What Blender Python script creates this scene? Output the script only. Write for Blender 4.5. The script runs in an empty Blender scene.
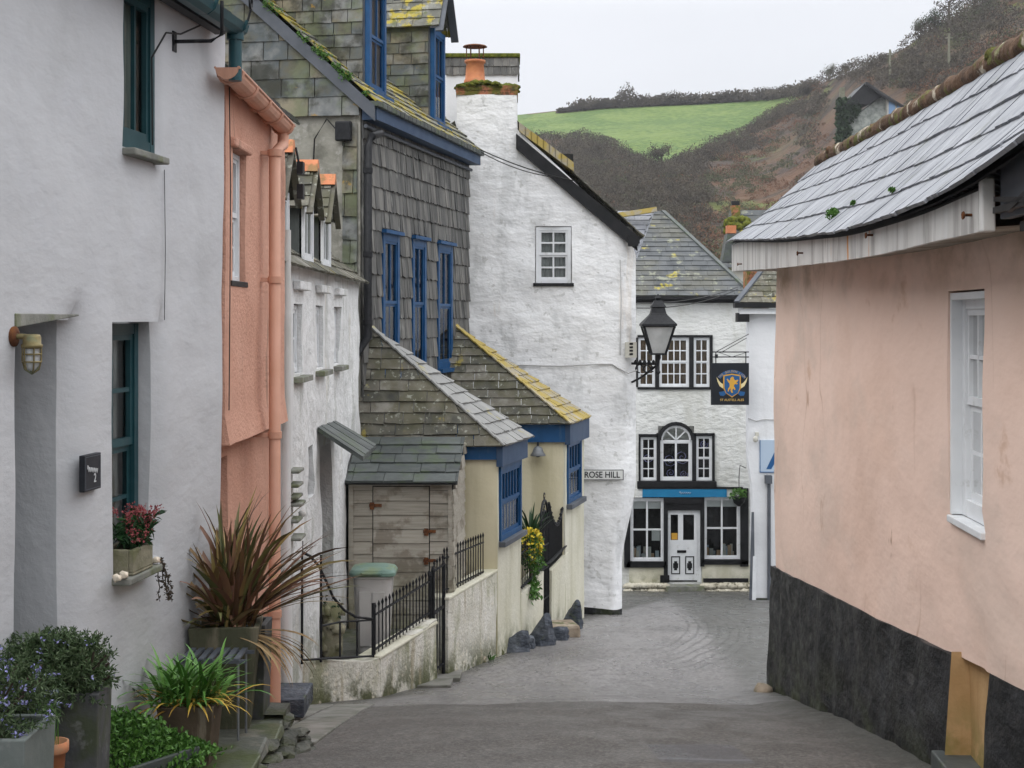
import bpy, math, random
from mathutils import Vector as V, Matrix, noise as NZ
R_ = math.radians
rnd = random.Random(7)
SC = bpy.context.scene
COL = SC.collection
# ---------------------------------------------------------------- camera (level, eye at the origin), sky, sun, exposure
cd = bpy.data.cameras.new('camera'); cam = bpy.data.objects.new('camera', cd); COL.objects.link(cam)
cd.sensor_width = 36; cd.lens = 36*1500/1024; cd.shift_y = -0.0625; cd.clip_start = .1; cd.clip_end = 3000
cam.location = (0, 0, 0); cam.rotation_euler = (R_(90), 0, 0); SC.camera = cam
SUN_EL, SUN_AZ = 46, 222
wd = bpy.data.worlds.new('World'); SC.world = wd; wd.use_nodes = True
nt = wd.node_tree; nt.nodes.clear()
wo = nt.nodes.new('ShaderNodeOutputWorld'); bg = nt.nodes.new('ShaderNodeBackground')
sky = nt.nodes.new('ShaderNodeTexSky'); sky.sky_type = 'NISHITA'; sky.sun_disc = False
sky.sun_elevation = R_(SUN_EL); sky.sun_rotation = R_(SUN_AZ); sky.air_density = 1; sky.dust_density = 2
# overcast: a cloud layer hides most of the blue; it is brighter overhead than at the horizon, as real cloud is
tc = nt.nodes.new('ShaderNodeTexCoord'); sx = nt.nodes.new('ShaderNodeSeparateXYZ'); nt.links.new(tc.outputs['Generated'], sx.inputs[0])
mr = nt.nodes.new('ShaderNodeMapRange'); mr.inputs['From Min'].default_value = 0.0; mr.inputs['From Max'].default_value = 1; mr.inputs['To Min'].default_value = 0; mr.inputs['To Max'].default_value = 1
nt.links.new(sx.outputs['Z'], mr.inputs['Value'])
cr = nt.nodes.new('ShaderNodeValToRGB'); nt.links.new(mr.outputs[0], cr.inputs[0])
e = cr.color_ramp.elements; e[0].position = 0; e[0].color = (7.0, 7.15, 7.6, 1); e[1].position = 1; e[1].color = (25, 25.3, 25.8, 1)
e2 = cr.color_ramp.elements.new(.2); e2.color = (8.3, 8.45, 8.9, 1); e3 = cr.color_ramp.elements.new(.42); e3.color = (19.5, 19.8, 20.4, 1)
cn = nt.nodes.new('ShaderNodeTexNoise'); cn.inputs['Scale'].default_value = 1.6; cn.inputs['Detail'].default_value = 4
cm = nt.nodes.new('ShaderNodeMapping'); cm.inputs['Scale'].default_value = (1, 1, 3); nt.links.new(tc.outputs['Generated'], cm.inputs[0]); nt.links.new(cm.outputs[0], cn.inputs['Vector'])
cmr = nt.nodes.new('ShaderNodeMapRange'); cmr.inputs['From Min'].default_value = .3; cmr.inputs['From Max'].default_value = .7; cmr.inputs['To Min'].default_value = .9; cmr.inputs['To Max'].default_value = 1.05
nt.links.new(cn.outputs['Fac'], cmr.inputs['Value'])
vm = nt.nodes.new('ShaderNodeVectorMath'); vm.operation = 'SCALE'; nt.links.new(cr.outputs[0], vm.inputs[0]); nt.links.new(cmr.outputs[0], vm.inputs['Scale'])
mx = nt.nodes.new('ShaderNodeMix'); mx.data_type = 'RGBA'; mx.inputs[0].default_value = .93
nt.links.new(sky.outputs[0], mx.inputs[6]); nt.links.new(vm.outputs[0], mx.inputs[7])
nt.links.new(mx.outputs[2], bg.inputs[0]); bg.inputs[1].default_value = .1
nt.links.new(bg.outputs[0], wo.inputs[0])
sl = bpy.data.lights.new('sun', 'SUN'); sl.energy = .7; sl.angle = R_(24); sl.color = (1, .96, .9)
so = bpy.data.objects.new('sun', sl); COL.objects.link(so)
az = R_(SUN_AZ); el = R_(SUN_EL)
sd = V((math.sin(az)*math.cos(el), math.cos(az)*math.cos(el), math.sin(el)))
so.rotation_euler = sd.to_track_quat('Z', 'Y').to_euler(); so.location = (0, -5, 12)
SC.view_settings.view_transform = 'Standard'; SC.view_settings.look = 'None'; SC.view_settings.exposure = .12; SC.view_settings.gamma = 1
try: SC.view_settings.use_curve_mapping = False
except Exception: pass
SC.render.engine = 'CYCLES'; SC.cycles.max_bounces = 6; SC.cycles.transparent_max_bounces = 12

# ---------------------------------------------------------------- measuring helpers
F = 1500.
def P(x, y, d): return V(((x-512)/F*d, d, (320-y)/F*d))
def lerp(a, b, t): return a+(b-a)*t
def interp(pts, x):
    if x <= pts[0][0]: return pts[0][1]
    for (a, b), (c, d) in zip(pts, pts[1:]):
        if x <= c: return b+(d-b)*(x-a)/(c-a)
    return pts[-1][1]
def sstep(a, b, x):
    t = min(1, max(0, (x-a)/(b-a))); return t*t*(3-2*t)
HP = [(-30,1.2),(0,1.6),(5,1.95),(8.1,2.42),(12,3.15),(14,3.56),(16.2,4.02),(19.6,4.4),(25,4.98),(26.2,5.13),(33,6.15),(41,7.42),(50,8.5),(60,9.2),(100,9.2)]
def G(d): return -sum(interp(HP, d+k*.5) for k in (-2,-1,0,1,2))/5

class FR:
    """a wall's own axes: u along the wall, w out of it, z up"""
    def __init__(s, x, y, dx, dy, sg=1):
        n = math.hypot(dx, dy); s.o = V((x, y, 0)); s.U = V((dx/n, dy/n, 0)); s.W = V((s.U.y, -s.U.x, 0))*sg
    def __call__(s, u, w, z): return s.o+s.U*u+s.W*w+V((0, 0, z))
    def ux(s, x, w=0):
        r = (x-512)/F; o = s.o+s.W*w      # (o.x+u*Ux) = r*(o.y+u*Uy)
        return (r*o.y-o.x)/(s.U.x-r*s.U.y)
    def uz(s, x, y, w=0):
        u = s.ux(x, w); p = s(u, w, 0); return u, (320-y)/F*p.y
    def at(s, u, w=0, ): return s(u, w, 0)

class MB:
    def __init__(s): s.v = []; s.f = []; s.sm = []
    def add(s, vs, fs, smooth=False):
        b = len(s.v); s.v += [tuple(p) for p in vs]
        for f in fs: s.f.append(tuple(i+b for i in f)); s.sm.append(smooth)
    def quad(s, a, b, c, d): s.add([a, b, c, d], [(0, 1, 2, 3)])
    def poly(s, pts): s.add(pts, [tuple(range(len(pts)))])
    def hexa(s, p): s.add(p, [(0,3,2,1),(4,5,6,7),(0,1,5,4),(1,2,6,5),(2,3,7,6),(3,0,4,7)])
    def fbox(s, fr, u0, u1, w0, w1, z0, z1):
        s.hexa([fr(u0,w0,z0),fr(u1,w0,z0),fr(u1,w1,z0),fr(u0,w1,z0),fr(u0,w0,z1),fr(u1,w0,z1),fr(u1,w1,z1),fr(u0,w1,z1)])
    def box(s, c, sz, rz=0, taper=1.):
        c = V(c); q = Matrix.Rotation(rz, 3, 'Z'); o = []
        for k, t in ((0, taper), (1, 1.)):
            for i, j in ((-1,-1),(1,-1),(1,1),(-1,1)):
                o.append(c+q @ V((i*sz[0]/2*t, j*sz[1]/2*t, k*sz[2])))
        s.hexa(o)
    def beam(s, a, b, w, h, up=V((0,0,1))):
        a = V(a); b = V(b); d = (b-a).normalized(); x = d.cross(up)
        if x.length < 1e-4: x = V((1, 0, 0))
        x.normalize(); y = x.cross(d); o = []
        for p in (a, b):
            for i, j in ((-1,-1),(1,-1),(1,1),(-1,1)): o.append(p+x*i*w/2+y*j*h/2)
        s.hexa(o)
    def prism(s, pts, ex):
        n = len(pts); ex = V(ex); s.add([V(p) for p in pts]+[V(p)+ex for p in pts],
            [tuple(range(n)), tuple(range(2*n-1, n-1, -1))]+[(i, (i+1) % n, n+(i+1) % n, n+i) for i in range(n)])
    def tube(s, path, r, n=8, caps=True):
        path = [V(p) for p in path]; m = len(path); vs = []; fs = []
        rs = r if isinstance(r, (list, tuple)) else [r]*m
        ref = V((0, 0, 1))
        for i, p in enumerate(path):
            t = (path[min(i+1, m-1)]-path[max(i-1, 0)]).normalized()
            if abs(t.dot(ref)) > .95: ref = V((1, .1, 0)).normalized()
            x = t.cross(ref).normalized(); y = x.cross(t); 
            for k in range(n):
                a = 2*math.pi*k/n; vs.append(p+(x*math.cos(a)+y*math.sin(a))*rs[i])
        for i in range(m-1):
            for k in range(n): fs.append((i*n+k, i*n+(k+1) % n, (i+1)*n+(k+1) % n, (i+1)*n+k))
        s.add(vs, fs, True)
        if caps and n > 4: s.add(vs[:n], [tuple(range(n))]); s.add(vs[-n:], [tuple(range(n))])
    def lathe(s, c, prof, n=20, squash=1., rot=0):
        c = V(c); vs = []; fs = []
        for r, z in prof:
            for k in range(n):
                a = 2*math.pi*k/n+rot; vs.append(c+V((r*math.cos(a), r*math.sin(a)*squash, z)))
        for i in range(len(prof)-1):
            for k in range(n): fs.append((i*n+k, i*n+(k+1) % n, (i+1)*n+(k+1) % n, (i+1)*n+k))
        s.add(vs, fs, n > 8)
        s.add(vs[:n], [tuple(range(n))]); s.add(vs[-n:], [tuple(range(n))])
    def build(s, name, mat, parent=None, loc=None, bevel=0):
        r = parent
        while r is not None and r.parent is not None: r = r.parent
        if r is not None: L = V(r['_loc'])
        elif loc is not None: L = V(loc)
        elif s.v: L = V((sum(p[0] for p in s.v)/len(s.v), sum(p[1] for p in s.v)/len(s.v), min(p[2] for p in s.v)))
        else: L = V((0, 0, 0))
        me = bpy.data.meshes.new(name)
        me.from_pydata([(p[0]-L.x, p[1]-L.y, p[2]-L.z) for p in s.v], [], s.f)
        me.polygons.foreach_set('use_smooth', [bool(q) for q in s.sm])
        me.materials.append(mat); me.update()
        o = bpy.data.objects.new(name, me); COL.objects.link(o)
        if parent is not None: o.parent = parent
        else: o.location = L; o['_loc'] = tuple(L)
        if bevel:
            b = o.modifiers.new('bevel', 'BEVEL'); b.width = bevel; b.segments = 2; b.limit_method = 'ANGLE'; b.angle_limit = R_(40)
        return o
def tag(o, label=None, cat=None, group=None, kind=None):
    if label: o['label'] = label
    if cat: o['category'] = cat
    if group: o['group'] = group
    if kind: o['kind'] = kind
    return o
def thing(name, label, cat, loc, group=None):
    o = bpy.data.objects.new(name, None); COL.objects.link(o); o.location = loc; o['_loc'] = tuple(loc); o.empty_display_size = .2
    return tag(o, label, cat, group)
def copy_tree(o, parent=None):
    c = o.copy(); COL.objects.link(c); c.parent = parent
    for ch in list(o.children): copy_tree(ch, c)
    return c

# ---------------------------------------------------------------- materials
def pm(name, cols, scale=3, rough=.8, bump=(), isl=0, ov=(), stretch=(1,1,1), spec=.28, metal=0, rv=0, detail=6, cracks=None):
    m = bpy.data.materials.new(name); m.use_nodes = True; t = m.node_tree; L = t.links.new; B = t.nodes['Principled BSDF']
    g = t.nodes.new('ShaderNodeNewGeometry')
    def noise(sc, st=(1,1,1), det=6, off=0, rg=.55):
        mp = t.nodes.new('ShaderNodeMapping'); mp.inputs['Scale'].default_value = st; mp.inputs['Location'].default_value = (off*3.7, off*1.9, off*5.1)
        L(g.outputs['Position'], mp.inputs[0]); n = t.nodes.new('ShaderNodeTexNoise'); n.inputs['Scale'].default_value = sc; n.inputs['Detail'].default_value = det; n.inputs['Roughness'].default_value = rg
        L(mp.outputs[0], n.inputs['Vector']); return n.outputs['Fac']
    def mrange(v, a, b, c=0, d=1, smooth=False):
        n = t.nodes.new('ShaderNodeMapRange'); n.interpolation_type = 'SMOOTHSTEP' if smooth else 'LINEAR'
        L(v, n.inputs['Value'])
        for k, q in zip(('From Min','From Max','To Min','To Max'), (a,b,c,d)): n.inputs[k].default_value = q
        return n.outputs[0]
    def math_(op, a, b):
        n = t.nodes.new('ShaderNodeMath'); n.operation = op
        for i, q in enumerate((a, b)):
            if isinstance(q, (int, float)): n.inputs[i].default_value = q
            else: L(q, n.inputs[i])
        return n.outputs[0]
    n0 = mrange(noise(scale, stretch, detail), .33, .67)
    if isl: n0 = math_('ADD', math_('MULTIPLY', n0, 1-isl), math_('MULTIPLY', g.outputs['Random Per Island'], isl))
    r = t.nodes.new('ShaderNodeValToRGB'); L(n0, r.inputs[0]); els = r.color_ramp.elements
    while len(els) > len(cols): els.remove(els[-1])
    for i, c in enumerate(cols):
        if len(cols) == 1: els[0].color = (*c, 1); break
        el_ = els[i] if i < 2 and i < len(els) and len(cols) == 2 else None
        if el_ is None:
            if i == 0: el_ = els[0]; el_.position = 0
            elif i == len(cols)-1: el_ = els[len(els)-1]; el_.position = 1
            else: el_ = els.new(i/(len(cols)-1))
        else: el_.position = float(i)
        el_.color = (*c, 1)
    col = r.outputs[0]
    for k, o in enumerate(ov):
        c, sc, thr, soft, st, amt = o[:6]; zm = o[6] if len(o) > 6 else None
        thr = .5+(thr-.5)*.72; soft *= .8; f = mrange(noise(sc, st, 8, k+2.3, .62), thr-soft, thr+soft, 0, amt, True)
        if zm:
            sp = t.nodes.new('ShaderNodeSeparateXYZ'); L(g.outputs['Position'], sp.inputs[0])
            hz = math_('ADD', sp.outputs['Z'], math_('MULTIPLY', sp.outputs['Y'], zm[2])) if zm[2] else sp.outputs['Z']
            f = math_('MULTIPLY', f, mrange(hz, zm[0], zm[1], 1, 0, True))
        mx = t.nodes.new('ShaderNodeMix'); mx.data_type = 'RGBA'; L(f, mx.inputs[0]); L(col, mx.inputs[6]); mx.inputs[7].default_value = (*c, 1); col = mx.outputs[2]
    if cracks:      # hairline cracks and run marks: thin contour lines of a noise, broken up by another
        c, sc, st, wd_, amt = cracks
        f = mrange(math_('ABSOLUTE', math_('SUBTRACT', noise(sc, st, 2.5, 21, .5), .5), 0), 0, wd_, amt, 0); f = math_('MULTIPLY', f, mrange(noise(sc*.9, st, 3, 31), .5, .6))
        mx = t.nodes.new('ShaderNodeMix'); mx.data_type = 'RGBA'; L(f, mx.inputs[0]); L(col, mx.inputs[6]); mx.inputs[7].default_value = (*c, 1); col = mx.outputs[2]
    L(col, B.inputs['Base Color'])
    if rv: L(mrange(noise(scale*1.7, stretch, 4, 9), .3, .7, rough-rv, rough+rv), B.inputs['Roughness'])
    else: B.inputs['Roughness'].default_value = rough
    B.inputs['Specular IOR Level'].default_value = spec; B.inputs['Metallic'].default_value = metal
    prev = None
    for k, b in enumerate(bump):
        sc, stg, dist = b[:3]; st = b[3] if len(b) > 3 else (1,1,1)
        bn = t.nodes.new('ShaderNodeBump'); bn.inputs['Strength'].default_value = stg; bn.inputs['Distance'].default_value = dist
        L(noise(sc, st, b[4] if len(b) > 4 else 5, k+11), bn.inputs['Height'])
        if prev: L(prev, bn.inputs['Normal'])
        prev = bn.outputs[0]
    if prev: L(prev, B.inputs['Normal'])
    return m
HZ = .137   # ground falls this much per metre: stains near the ground follow z + HZ*y
def low(a, b): return (-1.65+a, -1.65+b, HZ)
ONE = (1,1,1); DRIP = (1,1,.12)
M = {}
M['grey_render'] = pm('grey painted render', [(.485,.493,.512),(.54,.548,.565)], 1.1, .75, [(4,.5,.035,(1,.5,1)),(30,.35,.006,(1,.4,1))],
    ov=[((.33,.335,.34),1.2,.66,.12,(1,.5,.5),.4), ((.5,.51,.54),2.5,.6,.12,ONE,.35), ((.26,.27,.24),2.2,.56,.14,(1,.5,.4),.5,(-2.35,-1.5,0))])
M['orange'] = pm('salmon orange roughcast', [(.54,.29,.21),(.62,.35,.26)], 2, .85, [(38,1,.014),(9,.4,.02)],
    ov=[((.42,.21,.14),2.5,.62,.1,DRIP,.4), ((.66,.36,.26),3,.62,.1,ONE,.35), ((.2,.12,.08),4,.66,.05,DRIP,.55)])
M['orange_paint'] = pm('salmon painted gutter', [(.54,.29,.2),(.6,.33,.24)], 4, .55, [(30,.3,.004)], ov=[((.36,.19,.13),5,.6,.1,DRIP,.45)])
M['white_cottage'] = pm('worn white limewash', [(.66,.665,.665),(.76,.765,.765)], 2.2, .85, [(7,.8,.05),(40,.6,.012)],
    ov=[((.36,.37,.33),3,.6,.09,(1,1,.3),.5), ((.5,.44,.3),2,.7,.08,(1,1,.3),.5), ((.15,.16,.09),3,.5,.12,ONE,.7,low(.1,1.1))])
M['white_rubble'] = pm('thick white limewash on rubble', [(.8,.81,.82),(.86,.865,.87)], 1.6, .8, [(3.0,.6,.07,(1,1,1.6),3),(8,.4,.02,(1,1,1.5),4),(38,.35,.006)],
    ov=[((.52,.53,.53),2.2,.62,.09,(1,1,.5),.55), ((.66,.56,.44),1.3,.74,.04,(1,1,.16),.35), ((.4,.4,.38),6,.68,.04,ONE,.5)])
M['white_far'] = pm('off white painted stone', [(.6,.61,.59),(.7,.71,.7)], 1, .8, [(4,.8,.07,(1,1,1.8),4),(25,.3,.01)],
    ov=[((.45,.45,.4),1.4,.58,.1,(1,1,.4),.5)])
M['white_plain'] = pm('white painted render', [(.7,.715,.735),(.78,.79,.81)], 1, .75, [(5,.5,.03)], ov=[((.5,.5,.5),2,.62,.08,DRIP,.4)])
M['cream'] = pm('cream render', [(.58,.53,.37),(.66,.61,.45)], 1.3, .8, [(12,.4,.012)], ov=[((.4,.36,.22),2,.58,.12,DRIP,.6), ((.2,.2,.1),4,.52,.12,DRIP,.55,low(.2,1.2))])
M['cream_white'] = pm('pale weathered render', [(.6,.58,.46),(.68,.66,.56)], 1.4, .85, [(14,.6,.02),(50,.4,.006)], ov=[((.46,.44,.32),2.4,.58,.1,DRIP,.5), ((.12,.13,.05),4,.52,.12,ONE,.8,low(-.1,.5))])
M['garden_wall'] = pm('mossy white roughcast', [(.6,.58,.5),(.74,.72,.66)], 3, .9, [(26,1,.02),(6,.6,.03)],
    ov=[((.24,.25,.12),2.2,.58,.1,(1,1,.35),.7), ((.07,.08,.025),2.6,.47,.09,ONE,.95,low(-.15,.4)), ((.36,.31,.2),5,.64,.06,DRIP,.6), ((.66,.62,.5),12,.64,.05,ONE,.7)])
M['cement'] = pm('blotched cement render', [(.24,.235,.2),(.36,.35,.31)], 3, .9, [(12,.7,.02)], ov=[((.12,.12,.1),3,.6,.1,ONE,.6), ((.42,.41,.38),5,.62,.06,ONE,.6)])
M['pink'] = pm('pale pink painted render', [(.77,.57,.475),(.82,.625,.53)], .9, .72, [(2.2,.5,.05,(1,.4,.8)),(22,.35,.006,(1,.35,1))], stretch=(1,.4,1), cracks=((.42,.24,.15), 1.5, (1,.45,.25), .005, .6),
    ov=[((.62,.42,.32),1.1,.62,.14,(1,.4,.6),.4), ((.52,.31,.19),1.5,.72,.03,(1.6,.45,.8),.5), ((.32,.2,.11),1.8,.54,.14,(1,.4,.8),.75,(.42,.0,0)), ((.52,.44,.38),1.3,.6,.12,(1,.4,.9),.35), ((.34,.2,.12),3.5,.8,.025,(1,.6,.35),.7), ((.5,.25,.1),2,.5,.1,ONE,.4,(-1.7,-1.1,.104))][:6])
def add_black(): pass
M['plinth'] = pm('black tarred plinth', [(.005,.006,.007),(.018,.019,.022)], 7, .6, [(4.5,1,.09,(1,.35,.8)),(13,.8,.022,(1,.4,.6))], stretch=(1,.35,.8), rv=.18,
    ov=[((.04,.043,.048),4,.62,.08,(1,.35,.6),.4), ((.04,.05,.02),3,.54,.1,(1,.4,1),.8,low(-.1,.7)), ((.09,.09,.09),9,.72,.03,(1,.4,.5),.4)])
M['ochre'] = pm('ochre painted render', [(.4,.25,.115),(.5,.33,.17)], 3, .8, [(14,.5,.012)], ov=[((.2,.17,.05),4,.48,.1,ONE,.8,(-2.35,-2.0,0)), ((.3,.16,.05),3,.6,.08,DRIP,.6)])
M['slate_roof'] = pm('grey green slate with lichen', [(.035,.036,.032),(.085,.083,.065),(.14,.13,.105),(.25,.24,.21)], 6, .7, [(22,.5,.008),(5,.3,.01)], isl=.55,
    ov=[((.085,.08,.035),3,.54,.1,ONE,.45), ((.32,.33,.28),14,.66,.04,ONE,.7), ((.3,.24,.04),3.3,.7,.04,ONE,.7)], rv=.12)
M['slate_yellow'] = pm('slate crusted with yellow lichen', [(.07,.075,.07),(.14,.14,.12),(.24,.24,.22)], 6, .75, [(20,.6,.01)], isl=.5,
    ov=[((.4,.32,.035),3.2,.54,.05,ONE,.85), ((.1,.12,.03),5,.62,.06,ONE,.6), ((.34,.34,.3),9,.62,.05,ONE,.6)])
M['slate_hung'] = pm('weathered hung slate', [(.05,.05,.05),(.1,.1,.097),(.15,.147,.138),(.22,.21,.195)], 7, .75, [(14,.5,.008,(1,1,.3))], isl=.6, stretch=(1,1,.3),
    ov=[((.035,.035,.035),5,.6,.08,(1,1,.15),.6), ((.3,.3,.28),8,.67,.05,(1,1,.3),.5)])
M['slate_slab'] = pm('large lichened slate slabs', [(.045,.048,.042),(.12,.115,.085),(.1,.115,.12),(.22,.225,.22),(.17,.155,.115),(.27,.24,.17)], 3, .8, [(12,.8,.014)], isl=.65,
    ov=[((.035,.035,.025),2.6,.57,.1,ONE,.8), ((.34,.2,.03),4,.72,.03,ONE,.7), ((.16,.19,.1),2,.58,.1,ONE,.5)])
M['slate_wet_lit'] = pm('pale slate wet and lit', [(.12,.13,.15),(.2,.21,.235),(.27,.28,.31)], 4, .5, [(30,.35,.004,(1,1,1)),(3,.2,.012)], isl=.55, rv=.1, spec=.45,
    ov=[((.1,.11,.09),5,.66,.06,ONE,.6), ((.4,.41,.42),18,.66,.05,ONE,.4)])  # wet roof slate; on the shop's side slopes its paleness stands in for light
M['slate_pub'] = pm('blue grey slate with yellow lichen', [(.045,.05,.055),(.08,.087,.092),(.115,.122,.128)], 3, .55, [(20,.3,.01)], isl=.5, rv=.1,
    ov=[((.13,.12,.07),.8,.58,.12,ONE,.35), ((.38,.32,.03),1.6,.7,.04,ONE,.85), ((.26,.27,.2),3,.66,.05,ONE,.7)])
M['slate_dark'] = pm('dark smooth slate', [(.04,.047,.047),(.1,.112,.108)], 5, .5, [(16,.4,.006)], isl=.5, rv=.1, ov=[((.07,.1,.04),3,.6,.08,ONE,.5)])
M['slate_pale'] = pm('pale hip slate', [(.2,.2,.195),(.29,.29,.28)], 6, .6, [(18,.4,.006)], isl=.6, ov=[((.4,.33,.02),2,.68,.05,ONE,.5)])
M['hip_yellow'] = pm('hip tiles with yellow lichen', [(.3,.27,.2),(.4,.36,.28)], 6, .7, [(18,.4,.006)], isl=.4, ov=[((.4,.29,.03),2.6,.46,.08,ONE,.75)])
M['moss'] = pm('green moss', [(.05,.065,.01),(.16,.17,.02)], 14, .95, [(40,1,.03)])
M['mossy_brick'] = pm('red brick under moss', [(.3,.11,.06),(.4,.17,.1)], 8, .9, [(20,.8,.02)], ov=[((.1,.12,.02),4,.5,.09,ONE,.9), ((.04,.04,.02),7,.6,.06,ONE,.7)])
M['ridge_mortar'] = pm('mossy mortar ridge', [(.06,.035,.022),(.15,.09,.055)], 6, .95, [(14,1,.05),(40,.8,.01)], ov=[((.55,.5,.4),2.6,.64,.05,ONE,.9), ((.1,.11,.02),5,.6,.05,ONE,.8)])
M['bargeboard'] = pm('slate blue grey board', [(.075,.085,.1),(.11,.12,.14)], 3, .6, [(20,.2,.004)])
M['black_wood'] = pm('black painted timber', [(.006,.007,.008),(.016,.016,.018)], 6, .5, [(25,.2,.004)], spec=.25)
M['iron'] = pm('black wrought iron', [(.007,.008,.01),(.018,.019,.022)], 20, .5, [(60,.4,.003)], spec=.25)
M['teal'] = pm('dark teal paint', [(.01,.045,.055),(.018,.068,.08)], 5, .4, [(30,.1,.003)])
M['blue'] = pm('deep blue paint', [(.006,.055,.15),(.01,.075,.2)], 6, .45, [(30,.1,.003)], ov=[((.06,.12,.2),8,.68,.04,DRIP,.5)])
M['blue_grey'] = pm('faded slate blue paint', [(.03,.06,.12),(.05,.085,.15)], 5, .55, [(25,.1,.003)])
M['white_paint'] = pm('white gloss paint', [(.66,.68,.7),(.74,.76,.78)], 5, .35, ov=[((.4,.4,.37),7,.68,.05,ONE,.4)])
M['board'] = pm('peeling whitewashed board', [(.48,.47,.45),(.62,.61,.59)], 3, .8, [(12,.5,.008,(1,1,.15))], stretch=(1,1,.2),
    ov=[((.22,.2,.19),5,.58,.08,(1,1,.12),.6), ((.55,.23,.06),4.5,.7,.02,(1,1,.16),.95), ((.6,.6,.6),6,.6,.06,(1,1,.3),.4)])
M['old_wood'] = pm('silvered larch boards', [(.25,.23,.19),(.36,.335,.285),(.46,.43,.37)], 9, .85, [(16,.7,.006,(.25,1,6))], isl=.5, stretch=(.3,1,5),
    ov=[((.15,.17,.06),1.6,.5,.1,ONE,.6,low(.2,1.5)), ((.12,.09,.06),3,.6,.06,ONE,.5)])
M['rust'] = pm('rust', [(.05,.018,.01),(.18,.07,.025)], 20, .9, [(60,.5,.003)])
M['terracotta'] = pm('terracotta', [(.42,.15,.07),(.55,.22,.1)], 6, .75, [(20,.2,.004)], ov=[((.25,.2,.13),5,.66,.06,ONE,.5)])
M['tile_orange'] = pm('orange ridge tile', [(.48,.17,.08),(.6,.24,.12)], 6, .8, [(20,.3,.005)], ov=[((.15,.14,.06),5,.6,.07,ONE,.7)])
M['stone'] = pm('grey stone sill', [(.14,.145,.13),(.26,.26,.23)], 5, .85, [(15,.8,.015)], ov=[((.12,.14,.05),4,.56,.08,ONE,.6)])
M['rock'] = pm('blue black slate rock', [(.02,.027,.038),(.06,.07,.09),(.12,.135,.16)], 4, .55, [(7,1,.06,(1,1,2)),(25,.6,.01)], ov=[((.06,.08,.02),4,.64,.05,ONE,.6)])
M['mossy_rock'] = pm('mossy rubble', [(.03,.033,.028),(.08,.083,.07),(.15,.15,.13)], 5, .8, [(9,1,.04)], ov=[((.05,.06,.018),3,.56,.1,ONE,.7)])
M['pale_rock'] = pm('pale sandy stone', [(.24,.19,.14),(.38,.32,.25)], 5, .85, [(10,.8,.03)], ov=[((.07,.09,.02),4,.56,.08,ONE,.8)])
M['cream_rubble'] = pm('cream painted rubble', [(.5,.46,.36),(.66,.63,.53)], 3, .9, [(8,1,.06),(25,.5,.01)], ov=[((.12,.11,.07),6,.6,.05,ONE,.8)])
M['planter_slate'] = pm('grey slate planter', [(.045,.048,.05),(.09,.092,.095)], 4, .7, [(14,.7,.012)], ov=[((.05,.065,.025),3,.56,.1,ONE,.7), ((.2,.2,.2),8,.68,.05,ONE,.5)])
M['planter_pale'] = pm('pale green grey slate', [(.12,.145,.135),(.18,.2,.19)], 3, .7, [(14,.5,.008)], ov=[((.24,.25,.24),6,.66,.05,ONE,.5)])
M['planter_moss'] = pm('algae stained stone planter', [(.055,.06,.035),(.11,.11,.07)], 3, .85, [(14,.7,.012)], ov=[((.24,.21,.15),4,.6,.08,DRIP,.7)])
M['planter_brown'] = pm('brown stained planter', [(.06,.045,.03),(.12,.09,.06)], 4, .8, [(14,.6,.01)], ov=[((.28,.24,.18),6,.66,.05,DRIP,.6)])
M['trough'] = pm('mossy stone trough', [(.17,.16,.11),(.27,.25,.18)], 6, .9, [(22,.8,.012)], ov=[((.12,.13,.05),4,.56,.08,ONE,.6)])
M['shell'] = pm('pale shells', [(.62,.5,.36),(.78,.7,.58)], 12, .6, [(30,.5,.006)])
M['soil'] = pm('dark soil', [(.02,.015,.01),(.05,.038,.025)], 20, .95, [(40,1,.01)])
M['flag'] = pm('wet mossy flagstone', [(.075,.08,.065),(.15,.155,.135)], 3, .45, [(8,.6,.02),(30,.4,.005)], isl=.35, rv=.15, ov=[((.07,.09,.025),2.4,.54,.1,ONE,.7), ((.24,.22,.18),5,.64,.06,ONE,.5)])
M['slab_pale'] = pm('worn concrete slab', [(.16,.155,.14),(.24,.235,.215)], 3, .7, [(12,.5,.008)], isl=.3, ov=[((.09,.095,.07),3,.54,.1,ONE,.7)])
M['phormium'] = pm('bronze striped leaf', [(.06,.075,.028),(.12,.12,.04),(.15,.075,.04),(.2,.1,.07),(.32,.25,.08),(.1,.045,.028),(.08,.1,.035)], 3, .45, isl=.9)
M['dry_leaf'] = pm('dry straw leaf', [(.2,.13,.06),(.38,.27,.14)], 3, .8, isl=.8)
M['leaf_green'] = pm('fresh green leaf', [(.035,.1,.015),(.07,.17,.03),(.12,.25,.05)], 6, .45, isl=.8)
M['leaf_strap'] = pm('green strap leaf', [(.045,.14,.02),(.09,.22,.04),(.15,.3,.07)], 4, .35, isl=.8)
M['leaf_yellow'] = pm('yellowed leaf', [(.4,.3,.05),(.55,.36,.06),(.3,.14,.03)], 5, .6, isl=.7)
M['leaf_rosemary'] = pm('rosemary needles', [(.03,.055,.02),(.06,.1,.04),(.12,.16,.085)], 6, .6, isl=.8)
M['leaf_dark'] = pm('dark glossy leaf', [(.012,.04,.015),(.03,.08,.025)], 6, .35, isl=.8)
M['flower_lilac'] = pm('lilac flower', [(.22,.22,.5),(.38,.38,.66)], 9, .7, isl=.8)
M['flower_red'] = pm('crimson bud', [(.22,.04,.05),(.42,.12,.12)], 9, .7, isl=.8)
M['flower_yellow'] = pm('yellow flower', [(.6,.45,.03),(.75,.62,.08)], 9, .7, isl=.8)
M['bark'] = pm('bark', [(.05,.04,.03),(.1,.08,.06)], 9, .9, [(20,.6,.01)])
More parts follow.
